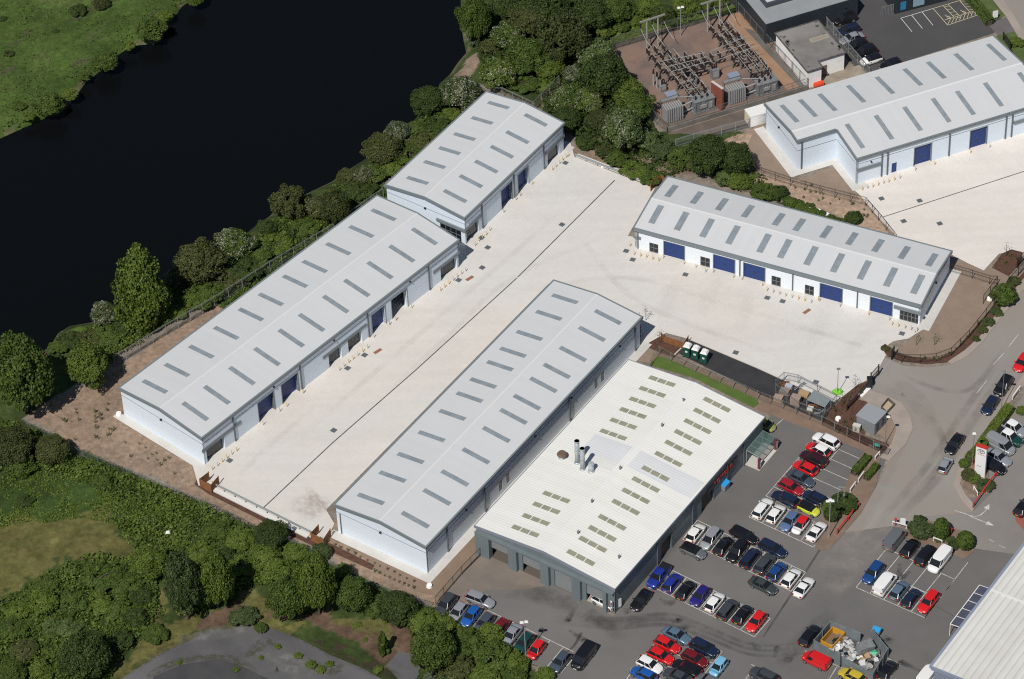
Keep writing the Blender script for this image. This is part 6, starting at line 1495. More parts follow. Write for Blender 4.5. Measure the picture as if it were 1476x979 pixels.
# building materials in the compound
def blockpile(label, px, py, w_, d_, h_, m, rz=-.45, name='block_pallet'):
    g_ = at2(px, py); root = thing(name, label, 'pallet', (*g_, .03), rz); mb = MB()
    for k in (-.4,0,.4): mb.box(-w_/2,w_/2,k*d_-.05,k*d_+.05,0,.1)
    mb.box(-w_/2,w_/2,-d_/2,d_/2,.1,.14); mb.build('pallet_base', mat('pallet_wood', (.36,.25,.14), .85), root)
    mb = MB(); mb.box(-w_/2+.04,w_/2-.04,-d_/2+.04,d_/2-.04,.141,h_); mb.build('stack', m, root)
PINK = mat('pinkish_blocks', (.33,.25,.21), .9, (.26,.19,.16), 2.5)
blockpile('low pallet of pinkish blocks by the chain-link fence', 1122, 577, 1.5, 1.1, .8, PINK); blockpile('tall pallet of pinkish blocks in the middle of the material store', 1147, 582, 1.6, 1.3, 1.5, PINK)
blockpile('pallet of brown-grey slabs behind the low block pallet', 1131, 567, 1.6, 1.2, .7, mat('brown_slabs', (.22,.18,.15), .9)); blockpile('flat stack of empty timber pallets in the material store', 1158.5, 570, 1.7, 1.3, .55, MATS['pallet_wood'])
blockpile('pallet under a shiny pale sheet in the material store', 1137, 560, 1.2, .9, .7, mat('pale_sheet', (.40,.42,.48), .25)); blockpile('pallet of white bags at the front of the material store', 1168, 591, 1.0, .8, .5, MAT_WHITE)
q = [at(1163,577,1.6), at(1173,563,2.0), at(1198,576,2.0), at(1189,588,1.6)]
root = thing('lean_to_cover', 'grey corrugated lean-to cover inside the material store', 'cover', (*q[0][:2], .03)); o0 = np.array([*q[0][:2], 0])
mb = MB(); v_ = [tuple(np.array(p_)-o0) for p_ in q]; mb.hexa(v_+[(a,b,c_+.08) for a,b,c_ in v_]); mb.build('sheeting', ribmat('grey_sheeting', (.20,.225,.235), 0, .3, .03, .45), root)
for a, b, c_ in v_: mb = MB(); mb.box(a-.05,a+.05,b-.05,b+.05,0,c_); mb.build('post', MAT_GALV, root)
for k, (px, py, a) in enumerate(((1126,556,.2),(1151,560,.9),(1172,585,-.4),(1178,596,.3),(1195,592,1.0))):
    mb = MB(); r_ = random.Random(k)
    for j in range(6): mb.bar((r_.uniform(-1,1),r_.uniform(-.5,.5),.05+j*.06),(r_.uniform(-1,1)+.6,r_.uniform(-.5,.5),.08+j*.06),.09)
    o = mb.build('scrap_pile', MAT_GALV if k % 2 else MAT_TIMBER); o.location = (*at2(px,py), .03); o.rotation_euler = (0,0,a)
    tag(o, ['heap of timber offcuts at the tarmac end of the material store','heap of metal offcuts beside the timber pallets','heap of timber offcuts before the lean-to cover','heap of metal offcuts by the front mesh panels','heap of timber offcuts behind the lean-to near the lime sheet'][k], 'scrap heap')
# waste compound
wp = [(1172.9,931+5),(1196.5,909),(1240,926),(1257,921),(1279,948),(1257,985)]
q = pxs(wp); o0 = np.array(q[0]); root = thing('waste_compound', 'roofless grey panel compound full of rubbish beside the red van', 'enclosure', (*o0, .015)); ql = [np.array(c_)-o0 for c_ in q]
PAN = mat('grey_panel', (.17,.20,.215), .6, (.13,.155,.165), .8)
for i, (a, b) in enumerate(zip(ql, ql[1:]+ql[:1])):
    if i == 2: continue
    mb = MB(); mb.bar((*a,1.0),(*b,1.0),.09,2.0); mb.build('wall_panel', PAN, root)
    d = b-a; n_ = max(1, int(np.linalg.norm(d)/1.8))
    for k in range(n_): mb = MB(); c_ = a+d*k/n_; mb.box(c_[0]-.09,c_[0]+.09,c_[1]-.09,c_[1]+.09,0,2.08); mb.build('post', PAN, root)
r_, _ = openbox('yellow open skip inside the waste compound', [(1183,931),(1200,912),(1217,920),(1199,940)], 1.25, mat('skip_yellow', (.55,.27,.02), .6), mat('skip_inner', (.16,.11,.06), .9))
TR = [mat('dull_bag', (.40,.40,.39), .6), MAT_GREYSTEEL, MAT_BLACKMETAL, mat('cardboard', (.33,.22,.12), .9), mat('green_plastic', (.03,.30,.16), .5), MATS['blue_lid'], mat('pale_polythene', (.55,.56,.58), .4)]
rr = random.Random(12); cnt = 0
heap = pxs([(1196,938),(1210,918),(1238,930),(1252,930),(1268,948),(1252,968),(1225,955)])
names_ = ['white bag of rubbish','grey piece of scrap','black bag of rubbish','brown cardboard piece','green plastic piece','blue plastic piece','pale polythene sheet']
for k in range(95):
    while True:
        px, py = rr.uniform(1196,1268), rr.uniform(915,968)
        p_ = at2(px, py)
        if inpoly(np.array([p_[0]]), np.array([p_[1]]), heap)[0]: break
    i = rr.choice([0,0,0,1,1,2,2,3,3,6,6,4,5]); s_ = rr.uniform(.2,.55)
    mb = MB(); v_ = []
    for zz_ in (0, 1):
        for a, b in ((-1,-1),(1,-1),(1,1),(-1,1)): v_.append((a*s_*rr.uniform(.5,1.1), b*s_*rr.uniform(.5,1.1), zz_*s_*rr.uniform(.3,1.0)))
    mb.hexa(v_); o = mb.build('rubbish', TR[i]); o.location = (*p_, .02+rr.uniform(0,.5)); o.rotation_euler = (rr.uniform(-.4,.4),rr.uniform(-.4,.4),rr.uniform(0,3)); tag(o, names_[i]+' in the heap inside the grey waste compound', 'rubbish', 'rubbish heaped in the waste compound')
g_ = at2(1245,940); mb = MB(); mb.hexa([(-1.2,-.8,0),(1.2,-.8,0),(1.2,.8,0),(-1.2,.8,0),(-1.1,-.7,1.3),(1.2,-.8,1.5),(1.2,.8,1.6),(-1.0,.7,1.2)]); o = mb.build('scrap_tank', MAT_GREYSTEEL); o.location = (*g_, .3); o.rotation_euler = (0.1,.15,.4); tag(o, 'large grey scrap tank on top of the rubbish heap', 'tank')
# red brick-paved corner at the right edge
sheet('red_paving', [(1462,736),(1472,725),(1500,740),(1500,775),(1476,764),(1464,752)], .034, mat('red_paving', (.30,.10,.07), .9, (.24,.08,.06), 2))
# the white cabin and red drum near the stepped unit and white block
b0 = np.array(at2(1086,178)); u_ = fT.u; root = thing('storage_container', 'white-roofed container with yellow hazard end between the substation and the stepped unit', 'container', (*at2(1082,184), .03), fT.rz)
mb = MB(); mb.box(0,4.6,0,2.4,0,2.2); mb.build('body', MAT_WHITED, root); mb = MB(); mb.box(-.05,4.65,-.05,2.45,2.202,2.3); mb.build('roof', MAT_WHITE, root)
mb = MB()
for k in range(5): mb.box(-.03,-.004,.2+k*.45,.4+k*.45,.3,2.0)
mb.build('hazard_stripes', MAT_YELLOW, root)
g_ = at2(1180,125); mb = MB(); mb.tube((-.8,0,.5),(.8,0,.5),.5,.5,14); mb.tube((-.95,0,.5),(-.8,0,.5),.25,.5,14); mb.tube((.8,0,.5),(.95,0,.5),.5,.25,14); mb.box(-.5,.5,-.35,.35,0,.25); o = mb.build('oil_tank', mat('orange_red', (.62,.06,.015), .5)); o.location = (*g_, .04); o.rotation_euler = (0,0,fT.rz); tag(o, 'orange-red tank at the front corner of the white block', 'tank')
for i, (px, py) in enumerate(((1158.5,301),(1180,309),(1170,304))):
    pass
mb = MB(); q = pxs([(1152,300),(1190,316),(1196,310),(1160,294)]); mb.prism(q, 0, .35); o = mb.build('headwall', MAT_WHITED); tag(o, 'pale concrete drain headwall with two grates on the pink slope', 'headwall')
for a in ([(1155,301),(1163,304.5),(1168,300),(1160,296.5)],[(1168,306.5),(1184,312.5),(1188,308.5),(1172,302)]):
    mb = MB(); mb.prism(pxs(a), .352, .39); mb.build('grate', MAT_FLASH, o)

# ================================================================== SUBSTATION
us = fT.u; vs_ = fT.v; srz = fT.rz
def splace(name, label, cat, px, py, group=None, z=.02): return thing(name, label, cat, (*at2(px,py), z), srz, group)
def transformer(px, py, rx, ry, label):
    root = splace('power_transformer', label, 'transformer', px, py)
    d = np.array(at2(rx,ry))-np.array(at2(px,py)); rx_ = float(d @ us); ry_ = float(d @ vs_)
    mb = MB(); mb.box(-1.9,1.9,-1.1,1.1,.3,2.4); mb.box(-2.1,2.1,-1.25,1.25,0,.28); mb.box(-2.0,2.0,-1.2,1.2,2.4,2.55)
    for k in range(5): mb.box(-1.8+k*.85,-1.7+k*.85,-1.22,-1.1,.4,2.3)
    mb.build('tank', MAT_GREYSTEEL, root)
    mb = MB(); mb.box(-.9,.3,-1.3,-1.12,1.0,1.7); mb.box(.8,1.4,-1.28,-1.12,.6,1.9); mb.build('control_box', mat('pale_grey_box', (.30,.30,.30), .5), root)
    for k in range(8):
        mb = MB(); xx = rx_-1.5+k*.42; mb.hexa([(xx,ry_-1.0,.2),(xx+.22,ry_-1.0,.2),(xx+.22,ry_+.9,.2),(xx,ry_+.9,.2),(xx,ry_-.9,3.1),(xx+.22,ry_-.9,3.1),(xx+.22,ry_+.9,3.1),(xx,ry_+.9,3.1)]); mb.build('radiator_fin', mat('fin_grey', (.30,.30,.30), .5), root)
    mb = MB(); mb.tube((rx_-1.6,ry_+1.3,3.5),(rx_+1.7,ry_+1.3,3.5),.33,.33,12); mb.bar((rx_-1.4,ry_+1.3,0),(rx_-1.4,ry_+1.3,3.3),.15); mb.bar((rx_+1.4,ry_+1.3,0),(rx_+1.4,ry_+1.3,3.3),.15); mb.build('conservator', MAT_GREYSTEEL, root)
    mb = MB()
    for z_ in (.7, 2.2): mb.tube((rx_+1.6,ry_,z_),(-1.9,0,z_),.12,.12,8)
    mb.tube((rx_+1.5,ry_+1.3,3.4),(-.4,.3,2.6),.07,.07,8); mb.build('pipework', MAT_ALU, root)
    for k in range(6):
        mb = MB(); xx = -1.4+(k%3)*1.1; yy = .7 if k < 3 else -.3; hh = 1.3 if k < 3 else .8
        for j in range(6): mb.tube((xx,yy,2.55+j*hh/6),(xx,yy,2.55+(j+.6)*hh/6),.17,.13,8); mb.tube((xx,yy,2.55+(j+.6)*hh/6),(xx,yy,2.55+(j+1)*hh/6),.09,.09,6)
        mb.build('bushing', MAT_PORC, root)
transformer(1012,156,969,172,'grey power transformer with radiator fins left of the red brick blast wall')
transformer(1103,131,1059,145,'grey power transformer with radiator fins right of the red brick blast wall')
w0, w1 = at2(1026,149), at2(1042,160); mb = MB(); mb.bar((*w0,2.4),(*w1,2.4),.35,4.8); o = mb.build('blast_wall', MAT_BRICK); tag(o, 'red brick blast wall between the two transformers', 'wall')
mb = MB(); mb.bar((*w0,4.85),(*w1,4.85),.45,.12); mb.build('coping', MAT_CONC, o)
def gantry(p0, p1, a, b, label, h=6.4):
    root = splace('line_gantry', label, 'gantry', *p0); d = np.array(at2(*p1))-np.array(at2(*p0)); dx, dy = float(d @ us), float(d @ vs_)
    for q in ((0,0),(dx,dy)): mb = MB(); mb.tube((*q,0),(*q,h),.18,.15,10); mb.build('post', mat('pale_wood_pole', (.30,.27,.23), .8), root)
    D = math.hypot(dx,dy); ex, ey = dx/D, dy/D; mb = MB(); mb.bar((-ex*1.4,-ey*1.4,h+.15),(dx+ex*1.4,dy+ey*1.4,h+.15),.25,.3); mb.build('beam', mat('pale_beam', (.24,.225,.20), .7), root)
    for f in (-1.2, D/2, D+1.2):
        mb = MB()
        for j in range(7): mb.tube((ex*f,ey*f+.1,h-.1-j*.16),(ex*f,ey*f+.1,h-.18-j*.16),.15,.1,8)
        mb.build('insulator', MAT_PORC, root)
        mb = MB(); prev = None
        for j in range(7):
            t_ = j/6; p_ = (ex*f+.9*t_, ey*f-2.4*t_, h-1.3-2.6*t_+.9*math.sin(math.pi*t_)*-.5)
            if prev: mb.tube(prev, p_, .05, .05, 6)
            prev = p_
        mb.build('downlead', MAT_ALU, root)
gantry((932.7,72.3),(948.7,67),0,0,'pale timber line gantry at the tree side of the substation'); gantry((1020,46),(1037.5,40.5),0,0,'pale timber line gantry at the building side of the substation')
def disconnector(px, py, label, k=0):
    root = splace('disconnector_frame', label, 'switchgear', px, py, 'isolator frames in the substation')
    mb = MB()
    for q in (-1.4, 1.4): mb.bar((q,0,0),(q,0,1.9),.2)
    mb.bar((-1.9,0,1.95),(1.9,0,1.95),.16); mb.bar((-1.9,-.8,1.95),(1.9,-.8,1.95),.12); mb.bar((-1.4,0,1.2),(-1.4,-.8,1.95),.08); mb.bar((1.4,0,1.2),(1.4,-.8,1.95),.08); mb.build('support', mat('weathered_support', (.22,.20,.17), .8), root)
    for q in (-1.5,0,1.5):
        for yy in (0,-.8):
            mb = MB()
            for j in range(5): mb.tube((q,yy,2.03+j*.2),(q,yy,2.13+j*.2),.2,.14,8); mb.tube((q,yy,2.13+j*.2),(q,yy,2.23+j*.2),.1,.1,6)
            mb.build('insulator', MAT_PORC, root)
        mb = MB(); mb.bar((q,.1,3.1),(q,-.95,3.1),.09); mb.build('switch_blade', MAT_ALU, root)
A_ = [(944,86),(953,96),(960,106),(972,116),(986,128),(1000,140)]; B_ = [(1036,54),(1046,66),(1056,76),(1066,86),(1078,98),(1090,112)]
for i, q in enumerate(A_): disconnector(*q, 'dark isolator frame with brown insulators in the tree-side busbar line')
for i, q in enumerate(B_): disconnector(*q, 'dark isolator frame with brown insulators in the building-side busbar line')
C_ = [(984,104),(1000,98),(1012,110),(996,110),(1024,96),(976,98),(1066,96),(1052,68)]
for q in C_: disconnector(*q, 'dark isolator frame between the two busbar lines')
def tubes(label, lines, z):
    root = thing('busbar', label, 'busbar', (*at2(*lines[0][0], z), z)); o0 = np.array(at(*lines[0][0], z))
    for a, b in lines: mb = MB(); mb.tube(tuple(at(*a,z)-o0), tuple(at(*b,z)-o0), .045, .045, 6); mb.build('tube', MAT_ALU, root)
tubes('set of three long pale busbar tubes in the tree-side line', [((955,88),(998,140)),((963,78),(1012,138)),((970,70),(1024,132))], 3.5)
tubes('set of three long pale busbar tubes in the building-side line', [((1036,46),(1082,104)),((1044,38),(1096,104)),((1050,28),(1111,106))], 3.5)
tubes('pale cross busbars linking the two busbar lines', [((955,88),(1016,76)),((962,96),(1020,82)),((968,103),(1024,88)),((1024,74),(1078,52)),((1028,80),(1085,60)),((1030,88),(1092,66)),((982,119),(1000,114)),((990,130),(1006,126)),((1080,98),(1098,90))], 3.9)
def cabinet(px, py, label, w_=1.3, h_=2.0):
    root = splace('breaker_cabinet', label, 'switchgear', px, py); mb = MB(); mb.box(-w_/2,w_/2,-.6,.6,.3,h_); mb.box(-w_/2,w_/2,-.6,.6,0,.28); mb.build('housing', MAT_GREYSTEEL, root); mb = MB(); mb.box(-w_*.4,w_*.4,-.64,-.604,.5,h_-.2); mb.build('door', MATS['pale_grey_box'], root)
    for q in (-.4,0,.4): mb = MB(); mb.tube((q,.1,h_),(q,.1,h_+.9),.14,.1,8); mb.build('bushing', MAT_PORC, root)
cabinet(1030,112,'grey breaker cabinet between the busbar lines'); cabinet(1000,118,'smaller grey breaker cabinet below the cross busbars',1.0,1.5); cabinet(955,130,'grey cabinet beside the three surge arresters',1.0,1.2)
for i, (px, py) in enumerate(((942,123),(947,127),(952,131))):
    root = splace('surge_arrester', ['surge arrester post nearest the trees','middle surge arrester post','surge arrester post nearest the grey cabinet'][i], 'insulator post', px, py); mb = MB(); mb.tube((0,0,0),(0,0,2.6),.16,.16,10); mb.build('post', MAT_ALU, root); mb = MB(); mb.tube((0,0,2.6),(0,0,3.5),.2,.14,10); mb.build('bushing', MAT_PORC, root)
mb = MB()
for i, (px, py) in enumerate(((967,141),(1057,114))):
    root = splace('control_hut', ['blue-grey low box behind the left transformer','blue-grey low box behind the right transformer'][i], 'box', px, py); mb = MB(); mb.box(-.9,.9,-.6,.6,0,.9); mb.build('housing', mat('blue_grey_box', (.17,.20,.27), .5), root); mb = MB(); mb.box(-1.0,1.0,-.7,.7,.902,1.0); mb.build('lid', mat('blue_grey_lid', (.22,.26,.34), .5), root)
# ================================================================== VEGETATION
def leafmat(name, a, b, rough=.6, trans=.25):
    m = bpy.data.materials.new(name); m.use_nodes = True; n, l = m.node_tree.nodes, m.node_tree.links
    p = n['Principled BSDF']; p.inputs['Roughness'].default_value = rough; p.inputs['Specular IOR Level'].default_value = .25
    ge = n.new('ShaderNodeNewGeometry'); no = n.new('ShaderNodeTexNoise'); no.inputs['Scale'].default_value = .55; no.inputs['Detail'].default_value = 3
    l.new(ge.outputs['Position'], no.inputs['Vector'])
    ad = n.new('ShaderNodeMath'); ad.operation = 'MULTIPLY_ADD'; ad.inputs[1].default_value = .55; l.new(ge.outputs['Random Per Island'], ad.inputs[0]); l.new(no.outputs['Fac'], ad.inputs[2])
    mr = n.new('ShaderNodeMapRange'); mr.inputs[1].default_value = .45; mr.inputs[2].default_value = 1.1; l.new(ad.outputs[0], mr.inputs[0])
    mx = n.new('ShaderNodeMix'); mx.data_type = 'RGBA'; mx.inputs[6].default_value = (*a,1); mx.inputs[7].default_value = (*b,1); l.new(mr.outputs[0], mx.inputs[0])
    l.new(mx.outputs[2], p.inputs['Base Color'])
    tr = n.new('ShaderNodeBsdfTranslucent'); l.new(mx.outputs[2], tr.inputs[0])
    ms = n.new('ShaderNodeMixShader'); ms.inputs[0].default_value = trans; l.new(p.outputs[0], ms.inputs[1]); l.new(tr.outputs[0], ms.inputs[2])
    l.new(ms.outputs[0], n['Material Output'].inputs['Surface']); return m
LF = {'mid': leafmat('leaf_mid', (.042,.072,.012), (.102,.146,.029)), 'bright': leafmat('leaf_bright', (.068,.106,.014), (.142,.190,.037)),
      'dark': leafmat('leaf_dark', (.029,.049,.012), (.068,.098,.023)), 'olive': leafmat('leaf_olive', (.048,.060,.016), (.106,.118,.038)),
      'grey': leafmat('leaf_grey', (.040,.064,.020), (.092,.125,.046)), 'brown': leafmat('leaf_brown', (.036,.050,.014), (.076,.092,.029)), 'pale': leafmat('leaf_pale', (.060,.100,.025), (.140,.185,.065))}
BLOSSOM = leafmat('blossom', (.16,.17,.11), (.42,.41,.33), .7, .2)

def leaves(cent, nrm, size, rng, up=.35):
    """one small leaf-spray quad at every point"""
    n = len(cent); r = rng.normal(size=(n,3)); nn = nrm*1.0+r*.8; nn[:,2] += up; nn /= np.linalg.norm(nn,axis=1)[:,None]+1e-9
    t = np.cross(nn, rng.normal(size=(n,3))); t /= np.linalg.norm(t,axis=1)[:,None]+1e-9; b = np.cross(nn, t)
    s = size*(.6+.8*rng.random(n))[:,None]; k = .55+.4*rng.random(n)[:,None]
    # a bent, pointed spray: four corners, tips pulled down a little
    v = np.stack([cent-t*s, cent-b*s*k-nn*s*.15, cent+t*s, cent+b*s*k-nn*s*.15], 1)
    return v.reshape(-1,3)
def crown_mesh(name, seed, nl, lobes, size, shape='round', bloom=0.0):
    rng = np.random.default_rng(seed); C_ = []; N_ = []
    for k in range(lobes):
        while True:
            d = rng.normal(size=3); d /= np.linalg.norm(d)
            if d[2] > -.55: break
        if shape == 'cone':
            zz = -0.85+1.8*((k+.5)/lobes)**1.15; rad = max(.10, .88*(1-((zz+.85)/1.85)**2.4)*(.62+.55*rng.random())); an = k*2.4+rng.random()*.9
            c = np.array([math.cos(an)*rad*.72, math.sin(an)*rad*.72, zz]); lr = .10+.17*rad*(.7+.6*rng.random())
        else:
            rad = (.38+.52*rng.random()**.6) ; c = d*rad; lr = .12+.17*rng.random()
            if shape == 'flat': c[2] = abs(c[2])*.8-.15
            if shape == 'droop': c[2] = c[2]*.9-.1; lr *= .9
        c[:2] *= (.86+.34*rng.random())
        m = int(nl/lobes*(lr/.21)**2); q = rng.normal(size=(m,3)); q /= np.linalg.norm(q,axis=1)[:,None]
        rr_ = lr*(.62+.42*rng.random(m)**.6)[:,None]; p = c+q*rr_*np.array([1,1,.82 if shape != 'droop' else 1.35])
        keep = p[:,2] > -.98
        C_.append(p[keep]); N_.append((q*.65+c/(np.linalg.norm(c)+1e-6)*.55)[keep])
    # a few loose outer sprays make the outline ragged
    m = int(nl*.10); q = rng.normal(size=(m,3)); q /= np.linalg.norm(q,axis=1)[:,None]; q[:,2] = np.abs(q[:,2])*.95-.1
    if shape in ('round',): C_.append(q*(.86+.2*rng.random(m))[:,None]); N_.append(q)
    cen = np.vstack(C_); nr = np.vstack(N_); v = leaves(cen, nr, size, rng)
    f = np.arange(len(v)).reshape(-1,4); mi = None
    if bloom: 
        w_ = vnoise(cen[:,0]*5+19, cen[:,1]*5+cen[:,2]*4+17, .8, seed)+rng.random(len(cen))*.6
        top = (nr[:,2] > -.1); mi = ((w_ > 1.25-bloom) & top & (rng.random(len(cen)) < .6)).astype(np.int32)
    return npmesh(name, v, f, [LF['mid'], BLOSSOM], mi)
PROTO = {'round': [crown_mesh('crown', 100+k, 19000, 100, .038) for k in range(4)], 'cone': [crown_mesh('crown', 140+k, 19000, 130, .034, 'cone') for k in range(2)],
         'droop': [crown_mesh('crown', 160+k, 19000, 90, .038, 'droop') for k in range(2)], 'bush': [crown_mesh('crown', 180+k, 9000, 56, .058) for k in range(4)],
         'flat': [crown_mesh('crown', 200+k, 9000, 56, .058, 'flat') for k in range(3)], 'bloom': [crown_mesh('crown', 220+k, 16000, 80, .038, 'round', .40) for k in range(3)],
         'dots': [crown_mesh('crown', 240+k, 17000, 84, .038, 'round', .20) for k in range(2)], 'smallcone': [crown_mesh('crown', 260, 1500, 22, .13, 'cone')],
         'ball': []}
def ballmesh(seed):
    rng = np.random.default_rng(seed); n = 2600; q = rng.normal(size=(n,3)); q /= np.linalg.norm(q,axis=1)[:,None]
    w_ = 1+.10*(vnoise(q[:,0]*4+9,q[:,1]*4+q[:,2]*3+9,1,seed)-.5); return npmesh('crown', leaves(q*(w_*(.82+.14*rng.random(n)))[:,None], q, .10, rng, .1), np.arange(4*n).reshape(-1,4), [LF['mid'], BLOSSOM])
PROTO['ball'] = [ballmesh(300), ballmesh(301)]
def trunk_mesh(seed):
    rr_ = random.Random(seed); mb = MB(); prev = Vector((0,0,-.05)); pts = []
    for k in range(4):
        nx_ = Vector((rr_.uniform(-.05,.05)*k, rr_.uniform(-.05,.05)*k, .38*(k+1))); mb.tube(prev, nx_, .075-.013*k, .062-.013*k, 8); pts.append(nx_); prev = nx_
    for k in range(7):
        a = pts[1+k % 3]; an = k*2.3+rr_.random(); ln = .35+.3*rr_.random(); mid = a+Vector((math.cos(an)*ln*.5, math.sin(an)*ln*.5, ln*.3)); e = mid+Vector((math.cos(an+.3)*ln*.4, math.sin(an+.3)*ln*.4, ln*.3))
        mb.tube(a, mid, .03, .02, 6); mb.tube(mid, e, .02, .008, 6)
    return mb.mesh('trunk', MAT_TRUNK)
TRK = [trunk_mesh(k) for k in range(3)]
tcount = [0]
def tree(px, py, r, proto, leaf, label, v=None, group=None, cat=None, clear=None, zb=0.0):
    """px,py: crown centre in the photo, r / v: crown half width / half height in photo pixels"""
    i = tcount[0]; tcount[0] += 1
    g_ = at(px, py, 2.0); k = ppm(g_); a = r/k
    if v is None: c = a*({'flat':.52,'bush':.64,'bloom':.8,'ball':.8}.get(proto,.85))
    else: c = math.sqrt(max((v/k)**2-(a*math.sin(PITCH))**2, (a*.45*.74)**2))/math.cos(PITCH)
    big = proto in ('round','cone','droop','bloom','dots')
    if clear is None: clear = .10*c if big else -.12*c
    zc = zb+c+clear; p = at(px, py, zc)
    nm = 'tree' if (big and a > 1.9) else 'shrub'; cat = cat or nm
    rng = random.Random(i*7+1); ms = PROTO[proto]; 
    root = thing(nm, label, cat, (p[0], p[1], zb-.1), rng.uniform(0, 6.28), group)
    o = link('crown', ms[i % len(ms)], root); o.scale = (a*1.06, a*1.06, c*1.04); o.location = (0,0,zc-zb+.1); setm(o, LF[leaf])
    t = link('trunk', TRK[i % 3], root); hh = (zc+c*.35-zb)/1.55; t.scale = (a*.9+.3, a*.9+.3, hh)
    return root
T = tree
# ---- river bank, from the near end to the wood
T(30,541,43,'round','mid','tall dense broad tree at the left picture edge, by the corner of the bare earth',56)
T(126,527,28,'round','bright','rounded bushy tree beside the steel fence end, right of the tall edge tree',34)
T(203,408,43,'cone','bright','tallest light green conical tree on the river bank',58)
T(150,453,19,'bloom','grey','white-flowering hawthorn left of the tall conical tree')
T(286,380,34,'round','olive','broad dull olive tree right of the tall conical tree',31)
T(252,402,15,'bloom','grey','whitish flowering bush between the tall conical tree and the dull olive tree')
T(338,353,26,'bloom','mid','green tree with white blossom on its upper side, right of the dull olive tree')
T(274,436,14,'bush','bright','small bright green bush right below the tall conical tree')
T(385,328,14,'bush','dark','small dark bush on the bank between the blossom tree and the feathery olive tree')
T(417,290,27,'droop','olive','feathery yellow-olive tree leaning over the river')
T(462,300,20,'dots','olive','olive tree speckled white, right of the feathery tree'); T(484,300,20,'round','brown','dark brownish tree beside the river fence, mid bank',26)
T(421,338,13,'smallcone','dark','small dark conical shrub near the river fence')
T(501,256,15,'bush','olive','small olive bush on the bank point'); T(525,253,14,'bloom','olive','small pale-flowering bush right of the olive bank bush')
T(552,215,27,'round','olive','broad olive tree with white blossom beside it, near the short unit gutter',23); T(539,222,10,'bloom','grey','white blossom bush on the river side of the broad olive tree')
T(573,189,17,'bloom','grey','whitish hawthorn above the broad olive tree'); T(616,145,23,'round','dark','round dark green tree standing out into the river')
T(664,133,27,'bloom','grey','grey-white hawthorn at the corner of the short unit roof')
for i,(a,b,c_) in enumerate([(178,470,15),(205,465,17),(232,450,18),(300,425,20),(325,402,18),(352,388,20),(375,365,19),(398,352,17),(440,330,16),(360,345,12),(520,275,17),(540,250,16),(565,243,15),(590,222,18),(612,205,18),(633,185,18),(605,185,14),(648,165,12),(155,482,16),(130,487,14),(100,490,14),(85,500,12),(255,448,13),(630,165,12)]):
    T(a,b,c_*1.25,'flat',('dark','mid','bright','mid','olive')[i%5],'low bramble bush in the strip between the river and the steel fence',None,'low brambles along the river fence')
# ---- the wood at the top
T(684,28,22,'round','mid','tree right at the water edge at the top of the river',32); T(680,58,9,'bloom','grey','small white-flowering bush below the tree at the top water edge')
T(733,53,23,'dots','mid','speckled light-leaved tree at the river side of the wood'); T(749,6,26,'round','dark','dark tree at the top edge of the wood, nearest the river')
T(812,50,37,'droop','brown','largest dark drooping tree in the middle of the wood',42); T(784,12,33,'round','dark','dark tree behind the largest drooping tree'); T(764,28,26,'round','olive','olive tree left of the largest drooping tree')
T(717,107,25,'dots','bright','bright speckled tree just behind the short unit gable'); T(760,82,30,'round','mid','mid green round tree between the speckled trees and the drooping tree'); T(791,97,20,'round','bright','bright green tree at the foot of the largest drooping tree')
T(755,120,20,'flat','mid','low green thicket behind the corner of the steel fence'); T(783,122,14,'flat','bright','low bright bush beside the returning steel fence'); T(706,67,14,'bush','olive','small olive bush at the river side of the wood')
T(859,79,26,'dots','pale','pale speckled tree at the far left corner of the substation',24); T(824,106,14,'bloom','grey','white hawthorn at the middle of the wood above the earth path'); T(869,112,33,'round','dark','large dark tree on the left of the substation',34)
T(853,22,28,'round','dark','dark tree behind the pale speckled tree at the top edge'); T(868,46,14,'bush','bright','yellowish bush at the end of the substation far fence'); T(884,14,24,'round','mid','mid green tree above the substation far fence')
T(818,144,23,'dots','mid','speckled tree right behind the short unit far corner'); T(846,145,20,'dots','bright','white-dotted bush in the wood above the brown bush'); T(817,172,20,'round','dark','dark tree in the shade of the short unit far corner')
T(865,174,19,'round','brown','brownish rounded bush below the white-dotted bush'); T(903,131,23,'round','bright','bright green tree against the substation fence'); T(917,155,24,'round','mid','mid green tree at the substation fence corner')
T(898,188,25,'dots','pale','flowering pale tree left of the substation front corner',33); T(931,203,17,'dots','pale','smaller flowering bush at the substation front corner'); T(843,205,14,'bush','dark','small dark bush at the far corner of the short unit apron')
T(955,216,19,'bush','grey','greyish shrub below the substation plinth wall'); T(981,225,18,'bush','mid','bushy green shrub right of the greyish shrub'); T(888,228,17,'flat','mid','low green scrub above the far crash barrier'); T(914,245,18,'flat','bright','low bright scrub on the bank above the far crash barrier'); T(938,257,16,'flat','mid','low scrub beside the rust brown bin store'); T(870,215,12,'flat','brown','low brown scrub on bare soil above the yard')
T(1021,223,27,'round','dark','large dark tree behind the blue-door unit, left of the dark pair',29); T(1062,231,23,'round','dark','dark tree beside the sandy gravel of the stepped unit',25); T(1003,236,14,'bush','olive','olive bush left of the large dark tree behind the blue-door unit'); T(1045,256,15,'bush','pale','pale bush between the dark trees and the blue-door unit roof'); T(1066,262,17,'bush','bright','bright bush behind the blue-door unit ridge')
T(1101,277,17,'bush','mid','left rounded green bush of the pair behind the blue-door unit'); T(1122,278,14,'bush','dark','right darker bush of the pair behind the blue-door unit'); T(1139,292,10,'bush','mid','small bush beside the strip of low scrub on the pink slope')
for i,(a,b,c_) in enumerate([(1152,295,10),(1166,300,11),(1180,310,11),(1198,316,10),(1212,320,9)]): T(a,b,c_,'flat','mid','low green scrub along the back of the blue-door unit',None,'low scrub behind the blue-door unit')
T(1230,314,12,'bush','dark','dark spiky shrub at the end of the pink slope')
